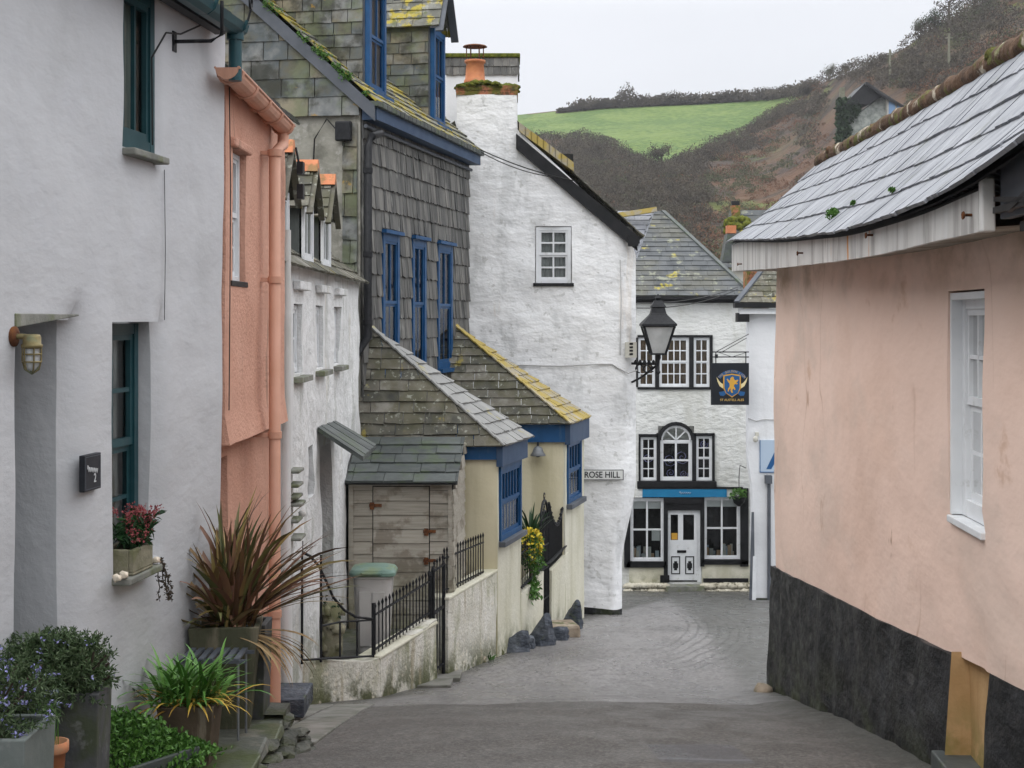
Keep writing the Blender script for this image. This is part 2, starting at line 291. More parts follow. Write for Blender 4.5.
M['ivy'] = pm('ivy leaf', [(.01,.03,.012),(.03,.06,.02)], 3, .6, isl=.7)
M['bin_grey'] = pm('grey plastic', [(.5,.485,.47),(.56,.545,.53)], 3, .5, ov=[((.12,.12,.1),3,.6,.1,DRIP,.5)])
M['bin_green'] = pm('green plastic lid', [(.12,.21,.17),(.2,.28,.24)], 3, .45, ov=[((.2,.24,.1),4,.56,.1,ONE,.6)])
M['brass'] = pm('tarnished brass', [(.16,.13,.06),(.3,.25,.13)], 14, .5, [(40,.4,.003)], metal=.6, ov=[((.14,.2,.14),9,.58,.08,ONE,.6)])
M['black_plate'] = pm('black slate plaque', [(.02,.022,.028),(.035,.037,.045)], 9, .6)
M['letter_white'] = pm('white lettering', [(.6,.61,.62)], 5, .6)
M['letter_gold'] = pm('gold lettering', [(.5,.33,.1)], 5, .5)
M['sign_white'] = pm('white enamel plate', [(.72,.73,.72),(.78,.79,.78)], 4, .4)
M['sign_black'] = pm('black sign board', [(.01,.013,.018)], 4, .5)
M['sign_blue'] = pm('sign blue', [(.015,.09,.24)], 4, .5)
M['sign_pale'] = pm('sign pale blue', [(.42,.52,.64)], 4, .5)
M['sign_blue_pale'] = pm('faded blue paint', [(.16,.27,.45)], 4, .5)
M['sign_gold'] = pm('sign gold', [(.6,.33,.05)], 4, .5)
M['sign_horn'] = pm('sign cream', [(.68,.58,.32)], 4, .5)
M['shop_blue'] = pm('bright blue fascia', [(.012,.16,.33),(.016,.19,.37)], 4, .45)
M['curtain'] = pm('sage curtain', [(.16,.19,.17),(.28,.31,.28)], 7, .9, stretch=(12,12,.2))
M['net'] = pm('white net curtain', [(.5,.52,.55),(.7,.72,.74)], 9, .9, stretch=(9,9,.3))
M['brown_blind'] = pm('brown curtain', [(.16,.11,.075),(.25,.18,.12)], 9, .9, stretch=(6,6,.3))
M['grey_blind'] = pm('grey blind', [(.3,.31,.3),(.36,.37,.36)], 5, .9)
M['room'] = pm('dark room', [(.012,.013,.015),(.022,.022,.024)], 3, .9)
M['clock_pale'] = pm('goods pale', [(.3,.42,.55),(.55,.55,.5),(.5,.3,.15)], 9, .7, isl=.9)
M['plastic_white'] = pm('ivory plastic', [(.55,.54,.48)], 4, .5)
M['glass_lamp'] = pm('frosted lamp glass', [(.42,.43,.43),(.55,.56,.56)], 5, .25)
M['zinc'] = pm('dull zinc', [(.16,.17,.18),(.24,.25,.26)], 5, .5, metal=.3)
M['cable'] = pm('black cable', [(.02,.02,.02)], 4, .6)
M['cable_white'] = pm('white painted cable', [(.5,.5,.5)], 4, .7)
M['pvc_white'] = pm('white plastic pipe', [(.6,.6,.6),(.7,.7,.7)], 3, .4, ov=[((.35,.36,.3),3,.58,.1,DRIP,.5)])
M['hill_stone'] = pm('grey rubble stone', [(.16,.18,.17),(.36,.38,.36)], 2.2, .9, [(3,.6,.1)])
M['render_far'] = pm('far render', [(.35,.34,.3),(.45,.44,.4)], 2, .9)
M['pole_wood'] = pm('grey timber pole', [(.14,.14,.1),(.2,.2,.15)], 5, .9)
def glass_mat():
    m = bpy.data.materials.new('window glass'); m.use_nodes = True; t = m.node_tree; t.nodes.clear(); L = t.links.new
    o = t.nodes.new('ShaderNodeOutputMaterial'); tr = t.nodes.new('ShaderNodeBsdfTransparent'); gl = t.nodes.new('ShaderNodeBsdfGlossy'); gl.inputs['Roughness'].default_value = .04
    tr.inputs[0].default_value = (.82, .86, .86, 1)
    fr = t.nodes.new('ShaderNodeFresnel'); fr.inputs[0].default_value = 1.33
    geo = t.nodes.new('ShaderNodeNewGeometry'); no = t.nodes.new('ShaderNodeTexNoise'); no.inputs['Scale'].default_value = 3; L(geo.outputs['Position'], no.inputs['Vector'])
    b = t.nodes.new('ShaderNodeBump'); b.inputs['Strength'].default_value = .15; b.inputs['Distance'].default_value = .02; L(no.outputs['Fac'], b.inputs['Height']); L(b.outputs[0], gl.inputs['Normal'])
    mx = t.nodes.new('ShaderNodeMixShader'); ad = t.nodes.new('ShaderNodeMath'); ad.operation = 'ADD'; ad.inputs[1].default_value = .01; L(fr.outputs[0], ad.inputs[0])
    L(ad.outputs[0], mx.inputs[0]); L(tr.outputs[0], mx.inputs[1]); L(gl.outputs[0], mx.inputs[2]); L(mx.outputs[0], o.inputs[0]); return m
M['glass'] = glass_mat()

# ---------------------------------------------------------------- building helpers
def subdiv(bs, step):
    bs = sorted(set(round(b, 5) for b in bs)); o = [bs[0]]
    for a, b in zip(bs, bs[1:]):
        n = max(1, int(math.ceil((b-a)/step)))
        for k in range(1, n+1): o.append(a+(b-a)*k/n)
    return o
def wall(mb, fr, u0, u1, z0, z1, ops=(), th=.3, step=.2, amp=.015, nsc=1.2, top=None, bot=None, warp=None, brk=(), seed=0, lock=True):
    us = subdiv([u0, u1, *brk]+[q for o in ops for q in (o[0], o[1])], step)
    zs = subdiv([z0, z1]+[q for o in ops for q in (o[2], o[3])], step)
    zt = max([o[3] for o in ops], default=(z0+z1)/2); zb = min([o[2] for o in ops], default=(z0+z1)/2)
    def pt(u, z, w):
        zz = z
        if top and z > zt: zz = zt+(z-zt)*(top(u)-zt)/(z1-zt)
        elif bot and z < zb: zz = zb-(zb-z)*(zb-bot(u))/(zb-z0)
        if warp: u, w, zz = warp(u, w, zz)
        return fr(u, w, zz)
    nu, nz = len(us), len(zs)
    def nv(u, z): 
        p = V((u*nsc+seed*7.3, z*nsc, seed*3.1)); return amp*(NZ.noise(p)+.5*NZ.noise(p*3.1))
    fv = [pt(u, z, nv(u, z)) for z in zs for u in us]
    def cell(i, j):
        if i < 0 or j < 0 or i >= nu-1 or j >= nz-1: return -1
        cu = (us[i]+us[i+1])/2; cz = (zs[j]+zs[j+1])/2
        for o in ops:
            if o[0] < cu < o[1] and o[2] < cz < o[3]: return o[4] if len(o) > 4 else th
        return 0
    fs = []
    for j in range(nz-1):
        for i in range(nu-1):
            if cell(i, j) != 0: continue
            fs.append((j*nu+i, j*nu+i+1, (j+1)*nu+i+1, (j+1)*nu+i))
            for di, dj, a, b in ((-1,0,(i,j),(i,j+1)),(1,0,(i+1,j),(i+1,j+1)),(0,-1,(i,j),(i+1,j)),(0,1,(i,j+1),(i+1,j+1))):
                c = cell(i+di, j+dj)
                if c == 0: continue
                d = th if c == -1 else c
                A, B_ = fv[a[1]*nu+a[0]], fv[b[1]*nu+b[0]]
                mb.quad(A, B_, pt(us[b[0]], zs[b[1]], -d), pt(us[a[0]], zs[a[1]], -d))
    mb.add(fv, fs, True)
def slates(mb, pos, vlen, course, width, span, holes=(), th=.014, wvar=.3, gap=.006, lap=.03, jit=.01, rr=rnd, miss=0, ragged=0):
    n = max(1, int(round(vlen/course))); c = vlen/n
    for r in range(n):
        v0 = r*c; v1 = min(v0+c+lap, vlen); a0, b0 = span(v0); a1, b1 = span(v1)
        lo, hi = min(a0, a1), max(b0, b1)
        u = lo-rr.random()*width
        while u < hi:
            w = width*(1+wvar*(rr.random()*2-1)); ul, ur = u+gap/2, u+w-gap/2; u += w
            if ur < lo+.01 or ul > hi-.01: continue
            if miss and rr.random() < miss: continue
            rects = [(ul, ur, v0-rr.random()*ragged, v1)]
            for (h0, h1, h2, h3) in holes:
                nr = []
                for (p, q, s_, t_) in rects:
                    if q <= h0 or p >= h1 or t_ <= h2+.01 or s_ >= h3-.01: nr.append((p, q, s_, t_)); continue
                    if p < h0-.01: nr.append((p, h0, s_, t_))
                    if q > h1+.01: nr.append((h1, q, s_, t_))
                    mp, mq = max(p, h0), min(q, h1)
                    if s_ < h2-.02: nr.append((mp, mq, s_, h2))
                    if t_ > h3+.02: nr.append((mp, mq, h3, t_))
                rects = nr
            k = rr.uniform(-jit, jit); hh = rr.uniform(.75, 1.25)*th
            for (p, q, s_, t_) in rects:
                cl = lambda x, a, b: min(max(x, a), b)
                sa, sb = span(max(s_, 0)); ta, tb = span(t_)
                pb, qb, pt_, qt = cl(p, sa, sb), cl(q, sa, sb), cl(p, ta, tb), cl(q, ta, tb)
                if qb-pb < .004 and qt-pt_ < .004: continue
                A = pos(pb, s_+k, hh*1.9); B = pos(qb, s_-k, hh*1.9+rr.uniform(-.2, .2)*th); C = pos(qt, t_, hh*.5); D = pos(pt_, t_, hh*.5)
                a = pos(pb, s_+k, 0); b = pos(qb, s_-k, 0); c_ = pos(qt, t_, -.002); d = pos(pt_, t_, -.002)
                mb.add([A, B, C, D, a, b, c_, d], [(0,1,2,3), (0,4,5,1), (1,5,6,2), (3,7,4,0)])
def plane_pos(O, U, Vv):
    O = V(O); U = V(U).normalized(); Vv = V(Vv).normalized(); N = U.cross(Vv).normalized()
    if N.z < 0 or (abs(N.z) < 1e-6 and False): N = -N
    return lambda u, v, h: O+U*u+Vv*v+N*h
def win(root, fr, u0, u1, z0, z1, w, cols, rows, mat, fw=.05, bar=.02, sash=True, back='room', sillm=None, sill=(.05,.08,.04), label=None, dep=.05, backd=.25, split=None, lowbars=None, noback=False):
    mb = MB()
    mb.fbox(fr,u0,u0+fw,w-dep,w,z0,z1); mb.fbox(fr,u1-fw,u1,w-dep,w,z0,z1); mb.fbox(fr,u0+fw,u1-fw,w-dep,w-.002,z1-fw,z1); mb.fbox(fr,u0+fw,u1-fw,w-dep,w-.002,z0,z0+fw)
    a, b, c, d = u0+fw, u1-fw, z0+fw, z1-fw
    sp = split if split is not None else .5
    zm = c+(d-c)*sp
    segs = [(zm, d, w-.012, rows[1] if isinstance(rows, tuple) else rows), (c, zm, w-.03, rows[0] if isinstance(rows, tuple) else rows)] if sash else [(c, d, w-.012, rows[0] if isinstance(rows, tuple) else rows)]
    for k, (s0, s1, ww, rw) in enumerate(segs):
        r = .035 if (u1-u0) > .5 else .028
        mb.fbox(fr,a,b,ww-.03,ww,s1-r,s1-.001); mb.fbox(fr,a,b,ww-.03,ww,s0+.001,s0+r*1.3)
        mb.fbox(fr,a,a+r,ww-.03,ww-.001,s0+r,s1-r); mb.fbox(fr,b-r,b,ww-.03,ww-.001,s0+r,s1-r)
        for i in range(1, cols): uu = a+r+(b-a-2*r)*i/cols; mb.fbox(fr,uu-bar/2,uu+bar/2,ww-.025,ww-.003,s0+r,s1-r)
        for i in range(1, rw): zz = s0+r+(s1-s0-2*r)*i/rw; mb.fbox(fr,a+r,b-r,ww-.024,ww-.005,zz-bar/2,zz+bar/2)
    f = mb.build('window', mat, root)
    if label: f['label'] = label
    g = MB(); g.quad(fr(a,w-.036,c),fr(b,w-.036,c),fr(b,w-.036,d),fr(a,w-.036,d)); g.build('pane', M['glass'], f)
    if not noback:
        q = MB(); bd = w-backd
        q.quad(fr(u0,bd,z0),fr(u1,bd,z0),fr(u1,bd,z1),fr(u0,bd,z1))
        for (A, B) in (((u0,z0),(u1,z0)),((u1,z0),(u1,z1)),((u1,z1),(u0,z1)),((u0,z1),(u0,z0))):
            q.quad(fr(A[0],w-dep,A[1]),fr(B[0],w-dep,B[1]),fr(B[0],bd,B[1]),fr(A[0],bd,A[1]))
        q.build('recess', M['room'], f)
        if back != 'room':
            cu = MB(); n = 24
            for i in range(n):
                A_, B_ = lerp(u0, u1, i/n), lerp(u0, u1, (i+1)/n); wa, wb = w-.1+.012*math.sin(i*1.9), w-.1+.012*math.sin((i+1)*1.9)
                cu.add([fr(A_,wa,z0+.01),fr(B_,wb,z0+.01),fr(B_,wb,z1-.01),fr(A_,wa,z1-.01)], [(0,1,2,3)], True)
            cu.build('curtain', M[back], f)
    if sillm:
        sm = MB(); h, pr, ex = sill; sm.fbox(fr,u0-ex,u1+ex,w-.02,w+pr,z0-h,z0-.001); sm.build('sill', sillm, f, bevel=.006)
    return f
def text(body, mat, parent, fr, u, w, z, size, name='lettering', ext=.004, align='CENTER', sx=1., flip=False, bold=0):
    cu = bpy.data.curves.new('t', 'FONT'); cu.body = body; cu.size = size; cu.extrude = ext; cu.align_x = align; cu.align_y = 'CENTER'; cu.offset = bold
    o = bpy.data.objects.new('t', cu); COL.objects.link(o); bpy.context.view_layer.update()
    me = bpy.data.meshes.new_from_object(o.evaluated_get(bpy.context.evaluated_depsgraph_get())); bpy.data.objects.remove(o)
    mb = MB(); s = -1 if flip else 1
    mb.add([fr(u+v.co.x*s*sx, w+v.co.z, z+v.co.y) for v in me.vertices], [tuple(p.vertices) for p in me.polygons])
    return mb.build(name, mat, parent)
# foliage
def blade(mb, base, az_, L, w, lean, droop, n=8, tw=0, fold=.25, r=rnd):
    base = V(base); p = base.copy(); d = V((math.cos(az_), math.sin(az_), 0)); side = V((-d.y, d.x, 0)); vs = []; fs = []
    for i in range(n+1):
        t = i/n; a = lean+droop*t*t; dr = d*math.sin(a)+V((0,0,1))*math.cos(a); nrm = d*math.cos(a)-V((0,0,1))*math.sin(a)
        ww = w*(1-t**3)*(.55+.9*t if t < .5 else 1)*.5; sd_ = (side*math.cos(tw*t)+nrm*math.sin(tw*t))
        vs += [p-sd_*ww, p+nrm*ww*fold, p+sd_*ww]; p = p+dr*L/n
    for i in range(n):
        k = i*3; fs += [(k, k+1, k+4, k+3), (k+1, k+2, k+5, k+4)]
    mb.add(vs, fs, True)
def leaf(mb, p, d, L, w, up=None):
    d = d.normalized(); s = d.cross(up or V((rnd.gauss(0,1), rnd.gauss(0,1), rnd.gauss(0,1)))).normalized(); q = d.cross(s)*w*.25
    mb.add([p, p+d*L*.5+s*w/2+q, p+d*L, p+d*L*.5-s*w/2+q], [(0,1,2,3)])
def rvec(up=0):
    v = V((rnd.gauss(0,1), rnd.gauss(0,1), rnd.gauss(0,1)+up)); return v.normalized()
def bush(c, rad, n, L, w, per=8, shoot=.12, mb=None, up=.3, inner=.35, lump=.25, flowers=None, nf=0, fsz=.012, zmin=None):
    mb = mb or MB(); c = V(c)
    for i in range(n):
        d = rvec(up); k = (inner+(1-inner)*rnd.random()**.5)*(1+lump*NZ.noise(d*2.2+c))
        p = c+V((d.x*rad[0]*k, d.y*rad[1]*k, d.z*rad[2]*k))
        if zmin is not None and p.z < zmin: p.z = zmin+rnd.random()*.03
        sd_ = (d+V((rnd.gauss(0,.4), rnd.gauss(0,.4), rnd.gauss(.35,.3)))).normalized()
        for j in range(per):
            leaf(mb, p+sd_*shoot*j/per, (sd_*.6+rvec()).normalized(), L*rnd.uniform(.7,1.2), w)
        if flowers is not None and rnd.random() < nf:
            for j in range(5): leaf(flowers, p+sd_*shoot+rvec()*fsz, rvec(), fsz*1.6, fsz)
    return mb
def blob(mb, c, rad, n=3, lump=.25, sc=1.3, flat=0):
    import bmesh
    bm = bmesh.new(); bmesh.ops.create_icosphere(bm, subdivisions=n, radius=1); c = V(c); vs = []
    for v in bm.verts:
        d = v.co.normalized(); k = 1+lump*NZ.noise(d*sc+c*2)+lump*.4*NZ.noise(d*sc*3+c)
        # facets: quantise a little so rock reads as broken
        vs.append(c+V((d.x*rad[0]*k, d.y*rad[1]*k, max(d.z, -.6)*rad[2]*k)))
    mb.add(vs, [tuple(v.index for v in f.verts) for f in bm.faces], flat == 0); bm.free()
# ================================================================ SETTING: ground, street, hillside
def ground_sheet():
    mb = MB(); xs = [-260,-120,-60,-30,-14,-8,-4,0,4,8,14,30,60,120,260]; ys = [-40,-20,-5,0,2,4,6,8,10,12,14,16,18,20,22,24,26,28,30,33,36,41,46,52,60,75,90]
    vs = [V((x, y, G(y)-.12)) for y in ys for x in xs]; n = len(xs)
    mb.add(vs, [(j*n+i, j*n+i+1, (j+1)*n+i+1, (j+1)*n+i) for j in range(len(ys)-1) for i in range(n-1)], True)
    m = pm('earth and rough ground', [(.06,.055,.04),(.12,.11,.08)], 1, .9, [(8,.6,.03)])
    tag(mb.build('ground', m, loc=(0,0,0)), kind='structure')
ground_sheet()
def road_mat():
    m = bpy.data.materials.new('worn street surface'); m.use_nodes = True; t = m.node_tree; L = t.links.new; B = t.nodes['Principled BSDF']
    g = t.nodes.new('ShaderNodeNewGeometry'); sp = t.nodes.new('ShaderNodeSeparateXYZ'); L(g.outputs['Position'], sp.inputs[0])
    def noise(sc, st=(1,1,1), det=6, rg=.6, off=0):
        mp = t.nodes.new('ShaderNodeMapping'); mp.inputs['Scale'].default_value = st; mp.inputs['Location'].default_value = (off, off*2, 0)
        L(g.outputs['Position'], mp.inputs[0]); n = t.nodes.new('ShaderNodeTexNoise'); n.inputs['Scale'].default_value = sc; n.inputs['Detail'].default_value = det; n.inputs['Roughness'].default_value = rg
        L(mp.outputs[0], n.inputs['Vector']); return n.outputs['Fac']
    def mr(v, a, b, c=0, d=1):
        n = t.nodes.new('ShaderNodeMapRange'); n.interpolation_type = 'SMOOTHSTEP'; L(v, n.inputs['Value'])
        for k, q in zip(('From Min','From Max','To Min','To Max'), (a,b,c,d)): n.inputs[k].default_value = q
        return n.outputs[0]
    def ma(op, a, b=0):
        n = t.nodes.new('ShaderNodeMath'); n.operation = op
        for i, q in enumerate((a, b)):
            if isinstance(q, (int, float)): n.inputs[i].default_value = q
            else: L(q, n.inputs[i])
        return n.outputs[0]
    def mix(f, a, b):
        n = t.nodes.new('ShaderNodeMix'); n.data_type = 'RGBA'
        if isinstance(f, float): n.inputs[0].default_value = f
        else: L(f, n.inputs[0])
        for i, q in ((6, a), (7, b)):
            if isinstance(q, tuple): n.inputs[i].default_value = (*q, 1)
            else: L(q, n.inputs[i])
        return n.outputs[2]
    X, Y = sp.outputs['X'], sp.outputs['Y']
    sp1 = mr(noise(34, det=4, rg=.75), .38, .62); sp2 = mr(noise(1.2), .35, .65); sp3 = mr(noise(60, det=2, off=4), .3, .7)
    near = mix(sp1, (.032,.029,.026), (.145,.134,.12)); near = mix(ma('MULTIPLY', mr(sp3, .75, 1), .6), near, (.26,.245,.22))
    near = mix(ma('MULTIPLY', sp2, .3), near, (.05,.046,.042))
    far = mix(mr(noise(22, (1,.5,1), rg=.72), .36, .64), (.13,.122,.12), (.3,.285,.282)); far = mix(ma('MULTIPLY', mr(noise(.8, (1,.35,1), off=9), .45, .68), .5), far, (.32,.31,.308))
    far = mix(ma('MULTIPLY', mr(noise(.7, (1,.5,1), off=3), .5, .66), .45), far, (.085,.08,.078))
    # fine scored lines running across the slope and ring-shaped grooves on the bend
    wob = ma('MULTIPLY', noise(1.1, det=2), .9)
    ln = ma('SINE', ma('MULTIPLY', ma('ADD', ma('ADD', Y, ma('MULTIPLY', X, -.18)), wob), 14.)); lnf = ma('MULTIPLY', mr(ln, .8, 1), ma('MULTIPLY', mr(noise(3, (1,.4,1)), .45, .6), .6))
    dx = ma('ADD', X, -.2); dy = ma('MULTIPLY', ma('ADD', Y, -25.5), .42); rr = ma('SQRT', ma('ADD', ma('MULTIPLY', dx, dx), ma('MULTIPLY', dy, dy)))
    rr = ma('ADD', rr, ma('MULTIPLY', wob, .06))
    rg = mr(ma('SINE', ma('MULTIPLY', rr, 42.)), .45, .95)
    rmask = ma('MULTIPLY', mr(rr, 2.5, 2.7), mr(rr, 3.6, 3.8, 1, 0)); rmask = ma('MULTIPLY', rmask, mr(X, 1.6, 2.4)); rmask = ma('MULTIPLY', rmask, mr(noise(.9, off=7), .25, .42))
    grooves = ma('MAXIMUM', lnf, ma('MULTIPLY', rg, rmask))
    far = mix(ma('MULTIPLY', grooves, .5), far, (.05,.047,.046))
    edge = ma('ADD', ma('ADD', Y, ma('MULTIPLY', noise(1.4, det=4), .5)), ma('MULTIPLY', X, -.03))
    isfar = mr(edge, 14.2, 14.3)
    far = mix(ma('MULTIPLY', mr(ma('ADD', rr, ma('MULTIPLY', noise(1.6, det=4, off=2), .8)), 3.6, 4.6), .35), far, (.12,.115,.112))
    col = mix(isfar, near, far)
    # grit, damp and algae gathered along the foot of the walls on both sides
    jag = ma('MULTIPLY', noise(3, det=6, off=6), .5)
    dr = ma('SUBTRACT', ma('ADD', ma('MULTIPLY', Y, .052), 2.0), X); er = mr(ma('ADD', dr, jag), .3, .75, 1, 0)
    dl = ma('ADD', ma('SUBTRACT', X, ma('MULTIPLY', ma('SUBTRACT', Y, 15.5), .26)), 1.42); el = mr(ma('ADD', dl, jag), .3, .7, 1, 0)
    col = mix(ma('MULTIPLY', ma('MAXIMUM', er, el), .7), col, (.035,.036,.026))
    # dark gutter strip and wet patch (a mended trench)
    tx = ma('MULTIPLY', mr(X, .83, .86), mr(X, 1.37, 1.4, 1, 0)); ty = ma('MULTIPLY', mr(Y, 8.5, 8.55), mr(Y, 9.4, 9.5, 1, 0)); trench = ma('MULTIPLY', tx, ty)
    col = mix(ma('MULTIPLY', trench, .8), col, (.05,.047,.052))
    strip = ma('MULTIPLY', trench, ma('MULTIPLY', mr(Y, 8.63, 8.66), mr(Y, 8.71, 8.74, 1, 0))); col = mix(ma('MULTIPLY', strip, .3), col, (.26,.27,.29))
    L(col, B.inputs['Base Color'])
    ro = mix(isfar, (.6,.6,.6), (.4,.4,.4)); ro2 = ma('ADD', mr(noise(2.2, (1,.5,1), off=5), .4, .62, -.14, .12), ma('MULTIPLY', trench, -.2))
    sepr = t.nodes.new('ShaderNodeSeparateColor'); L(ro, sepr.inputs[0]); L(ma('ADD', sepr.outputs[0], ro2), B.inputs['Roughness'])
    b = t.nodes.new('ShaderNodeBump'); b.inputs['Strength'].default_value = .7; b.inputs['Distance'].default_value = .008; L(ma('SUBTRACT', sp1, ma('MULTIPLY', ma('MULTIPLY', grooves, isfar), .8)), b.inputs['Height'])
    b2 = t.nodes.new('ShaderNodeBump'); b2.inputs['Strength'].default_value = .6; b2.inputs['Distance'].default_value = .04; L(noise(2.5, det=3), b2.inputs['Height']); L(b.outputs[0], b2.inputs['Normal'])
    L(b2.outputs[0], B.inputs['Normal']); return m
def road():
    mb = MB(); xs = [-6+.25*i for i in range(73)]; ys = [1+.25*j for j in range(205)]; n = len(xs)
    def z(x, y): return G(y)+.03*NZ.noise(V((x*.5, y*.5, 0)))+.012*NZ.noise(V((x*2, y*2, 3)))-.02*abs(x-.6)*(1 if x < 2.5 else 0)
    mb.add([V((x, y, z(x, y))) for y in ys for x in xs], [(j*n+i, j*n+i+1, (j+1)*n+i+1, (j+1)*n+i) for j in range(len(ys)-1) for i in range(n-1)], True)
    tag(mb.build('road', road_mat(), loc=(0,0,0)), kind='structure')
road()
# kerb strip and slabs along the left edge of the street
def pavement():
    mb = MB()
    for (a, b, c, d) in ((-1.66,-1.3,13.3,14.2),(-1.66,-1.3,12.1,13.28),(-1.66,-1.3,11.0,12.08),(-1.66,-1.3,9.9,10.98),(-2.,-1.68,10.0,11.4),(-2.,-1.68,11.43,12.6),(-2.,-1.68,12.63,14.2),(-1.25,-.68,16.6,17.3),(-1.0,-.6,17.32,18.1)):
        z = lambda x, y: G(y)-.02*abs(x-.6)+(.012 if a < -1.27 else .04)
        mb.hexa([V((a,c,z(a,c)-.12)),V((b,c,z(b,c)-.12)),V((b,d,z(b,d)-.12)),V((a,d,z(a,d)-.12)),V((a,c,z(a,c))),V((b,c,z(b,c))),V((b,d,z(b,d))),V((a,d,z(a,d)))])
    tag(mb.build('pavement', M['slab_pale'], loc=(-1.5,12,G(12)), bevel=.01), kind='structure')
pavement()
# ---------------------------------------------------------------- hillside
YS = [(-3000,200),(-1200,170),(300,122),(420,117),(517,115),(600,106),(700,101),(780,96),(810,90),(830,80),(850,73),(880,60),(905,48),(930,30),(965,12),(1000,-8),(1100,-60),(1400,-160),(3000,-260)]
def ridgeY(x): return lerp(345, 235, sstep(740, 900, x))
def hill_img(x, t): return lerp(545, interp(YS, x), t**.4)
def hill_pt(x, t):
    Y = 60+(ridgeY(x)-60)*t; return P(x, hill_img(x, t), Y)
def hill_t(x, y):          # where on the column the slope passes height y
    s = interp(YS, x); return max(0, min(1, ((545-y)/(545-s))))**2.5
def hillnoise(p): return (1.6*NZ.noise(p*.035)+.7*NZ.noise(p*.11))*min(1, max(0, (p.y-70)/40))
FIELD = [(505,138),(505,116),(600,107),(700,102),(806,92),(800,99),(770,114),(735,135),(700,155),(672,166),(655,166),(640,158),(622,150),(600,141),(560,137)]
def infield(x, y):
    c = False; n = len(FIELD)
    for i in range(n):
        a, b = FIELD[i], FIELD[(i+1) % n]
        if (a[1] > y) != (b[1] > y) and x < (b[0]-a[0])*(y-a[1])/(b[1]-a[1])+a[0]: c = not c
    return c
def hillside():
    xs = [-3000,-2000,-1200,-700,-400,-200,0,150,250,350,420]+[460+5*i for i in range(125)]+[1090,1120,1160,1200,1300,1500,1800,2400,3000]; ts = [i/130 for i in range(131)]
    vs = []; at = []
    for t in ts:
        for x in xs:
            p = hill_pt(x, t); p.z += hillnoise(p)*(1-t**6); vs.append(p); at.append(1. if infield(x, hill_img(x, t)) else 0.)
    for k in (1, 2, 3):
        for x in xs:
            p = hill_pt(x, 1); q = p*(1+k*.35); q.z = p.z-2*k*k; vs.append(q); at.append(0.)
    n = len(xs); m = len(ts)+3; mb = MB()
    mb.add(vs, [(j*n+i, j*n+i+1, (j+1)*n+i+1, (j+1)*n+i) for j in range(m-1) for i in range(n-1)], True)
    mat = pm('bracken and scrub slope', [(.035,.028,.02),(.065,.046,.032),(.1,.058,.034),(.08,.065,.035)], .05, .95, [(.5,1,.6),(2,.8,.2)], detail=9,
        ov=[((.12,.06,.033),.035,.54,.08,(1,1,1),.6), ((.1,.13,.03),.06,.64,.04,ONE,.8), ((.03,.026,.024),.12,.54,.08,ONE,.7)])
    t = mat.node_tree; B = t.nodes['Principled BSDF']; src = B.inputs['Base Color'].links[0].from_socket
    a = t.nodes.new('ShaderNodeAttribute'); a.attribute_name = 'pasture'; g = t.nodes.new('ShaderNodeNewGeometry'); no = t.nodes.new('ShaderNodeTexNoise'); no.inputs['Scale'].default_value = .09; no.inputs['Detail'].default_value = 8; t.links.new(g.outputs['Position'], no.inputs['Vector'])
    r = t.nodes.new('ShaderNodeValToRGB'); t.links.new(no.outputs['Fac'], r.inputs[0]); r.color_ramp.elements[0].position = .36; r.color_ramp.elements[0].color = (.07,.125,.03,1); r.color_ramp.elements[1].position = .66; r.color_ramp.elements[1].color = (.135,.19,.05,1)
    no2 = t.nodes.new('ShaderNodeTexNoise'); no2.inputs['Scale'].default_value = .3; no2.inputs['Detail'].default_value = 6; t.links.new(g.outputs['Position'], no2.inputs['Vector'])
    ad = t.nodes.new('ShaderNodeMath'); ad.operation = 'MULTIPLY_ADD'; t.links.new(no2.outputs['Fac'], ad.inputs[0]); ad.inputs[1].default_value = .8; t.links.new(a.outputs['Fac'], ad.inputs[2])
    no3 = t.nodes.new('ShaderNodeTexNoise'); no3.inputs['Scale'].default_value = .9; no3.inputs['Detail'].default_value = 6; t.links.new(g.outputs['Position'], no3.inputs['Vector']); mm = t.nodes.new('ShaderNodeMapRange'); mm.inputs['From Min'].default_value = .35; mm.inputs['From Max'].default_value = .65; mm.inputs['To Min'].default_value = -.16; mm.inputs['To Max'].default_value = .16; t.links.new(no3.outputs['Fac'], mm.inputs['Value']); sm_ = t.nodes.new('ShaderNodeMath'); t.links.new(mm.outputs[0], sm_.inputs[0]); t.links.new(no.outputs['Fac'], sm_.inputs[1]); t.links.new(sm_.outputs[0], r.inputs[0])
    mr = t.nodes.new('ShaderNodeMapRange'); mr.inputs['From Min'].default_value = .82; mr.inputs['From Max'].default_value = .98; t.links.new(ad.outputs[0], mr.inputs['Value'])
    mx = t.nodes.new('ShaderNodeMix'); mx.data_type = 'RGBA'; t.links.new(mr.outputs[0], mx.inputs[0]); t.links.new(src, mx.inputs[6]); t.links.new(r.outputs[0], mx.inputs[7]); t.links.new(mx.outputs[2], B.inputs['Base Color'])
    o = mb.build('hillside', mat, loc=(0,150,0)); A = o.data.attributes.new('pasture', 'FLOAT', 'POINT'); A.data.foreach_set('value', at); tag(o, kind='structure')
hillside()
def onhill(x, t):
    p = hill_pt(x, t); p.z += hillnoise(p)*(1-t**6); return p
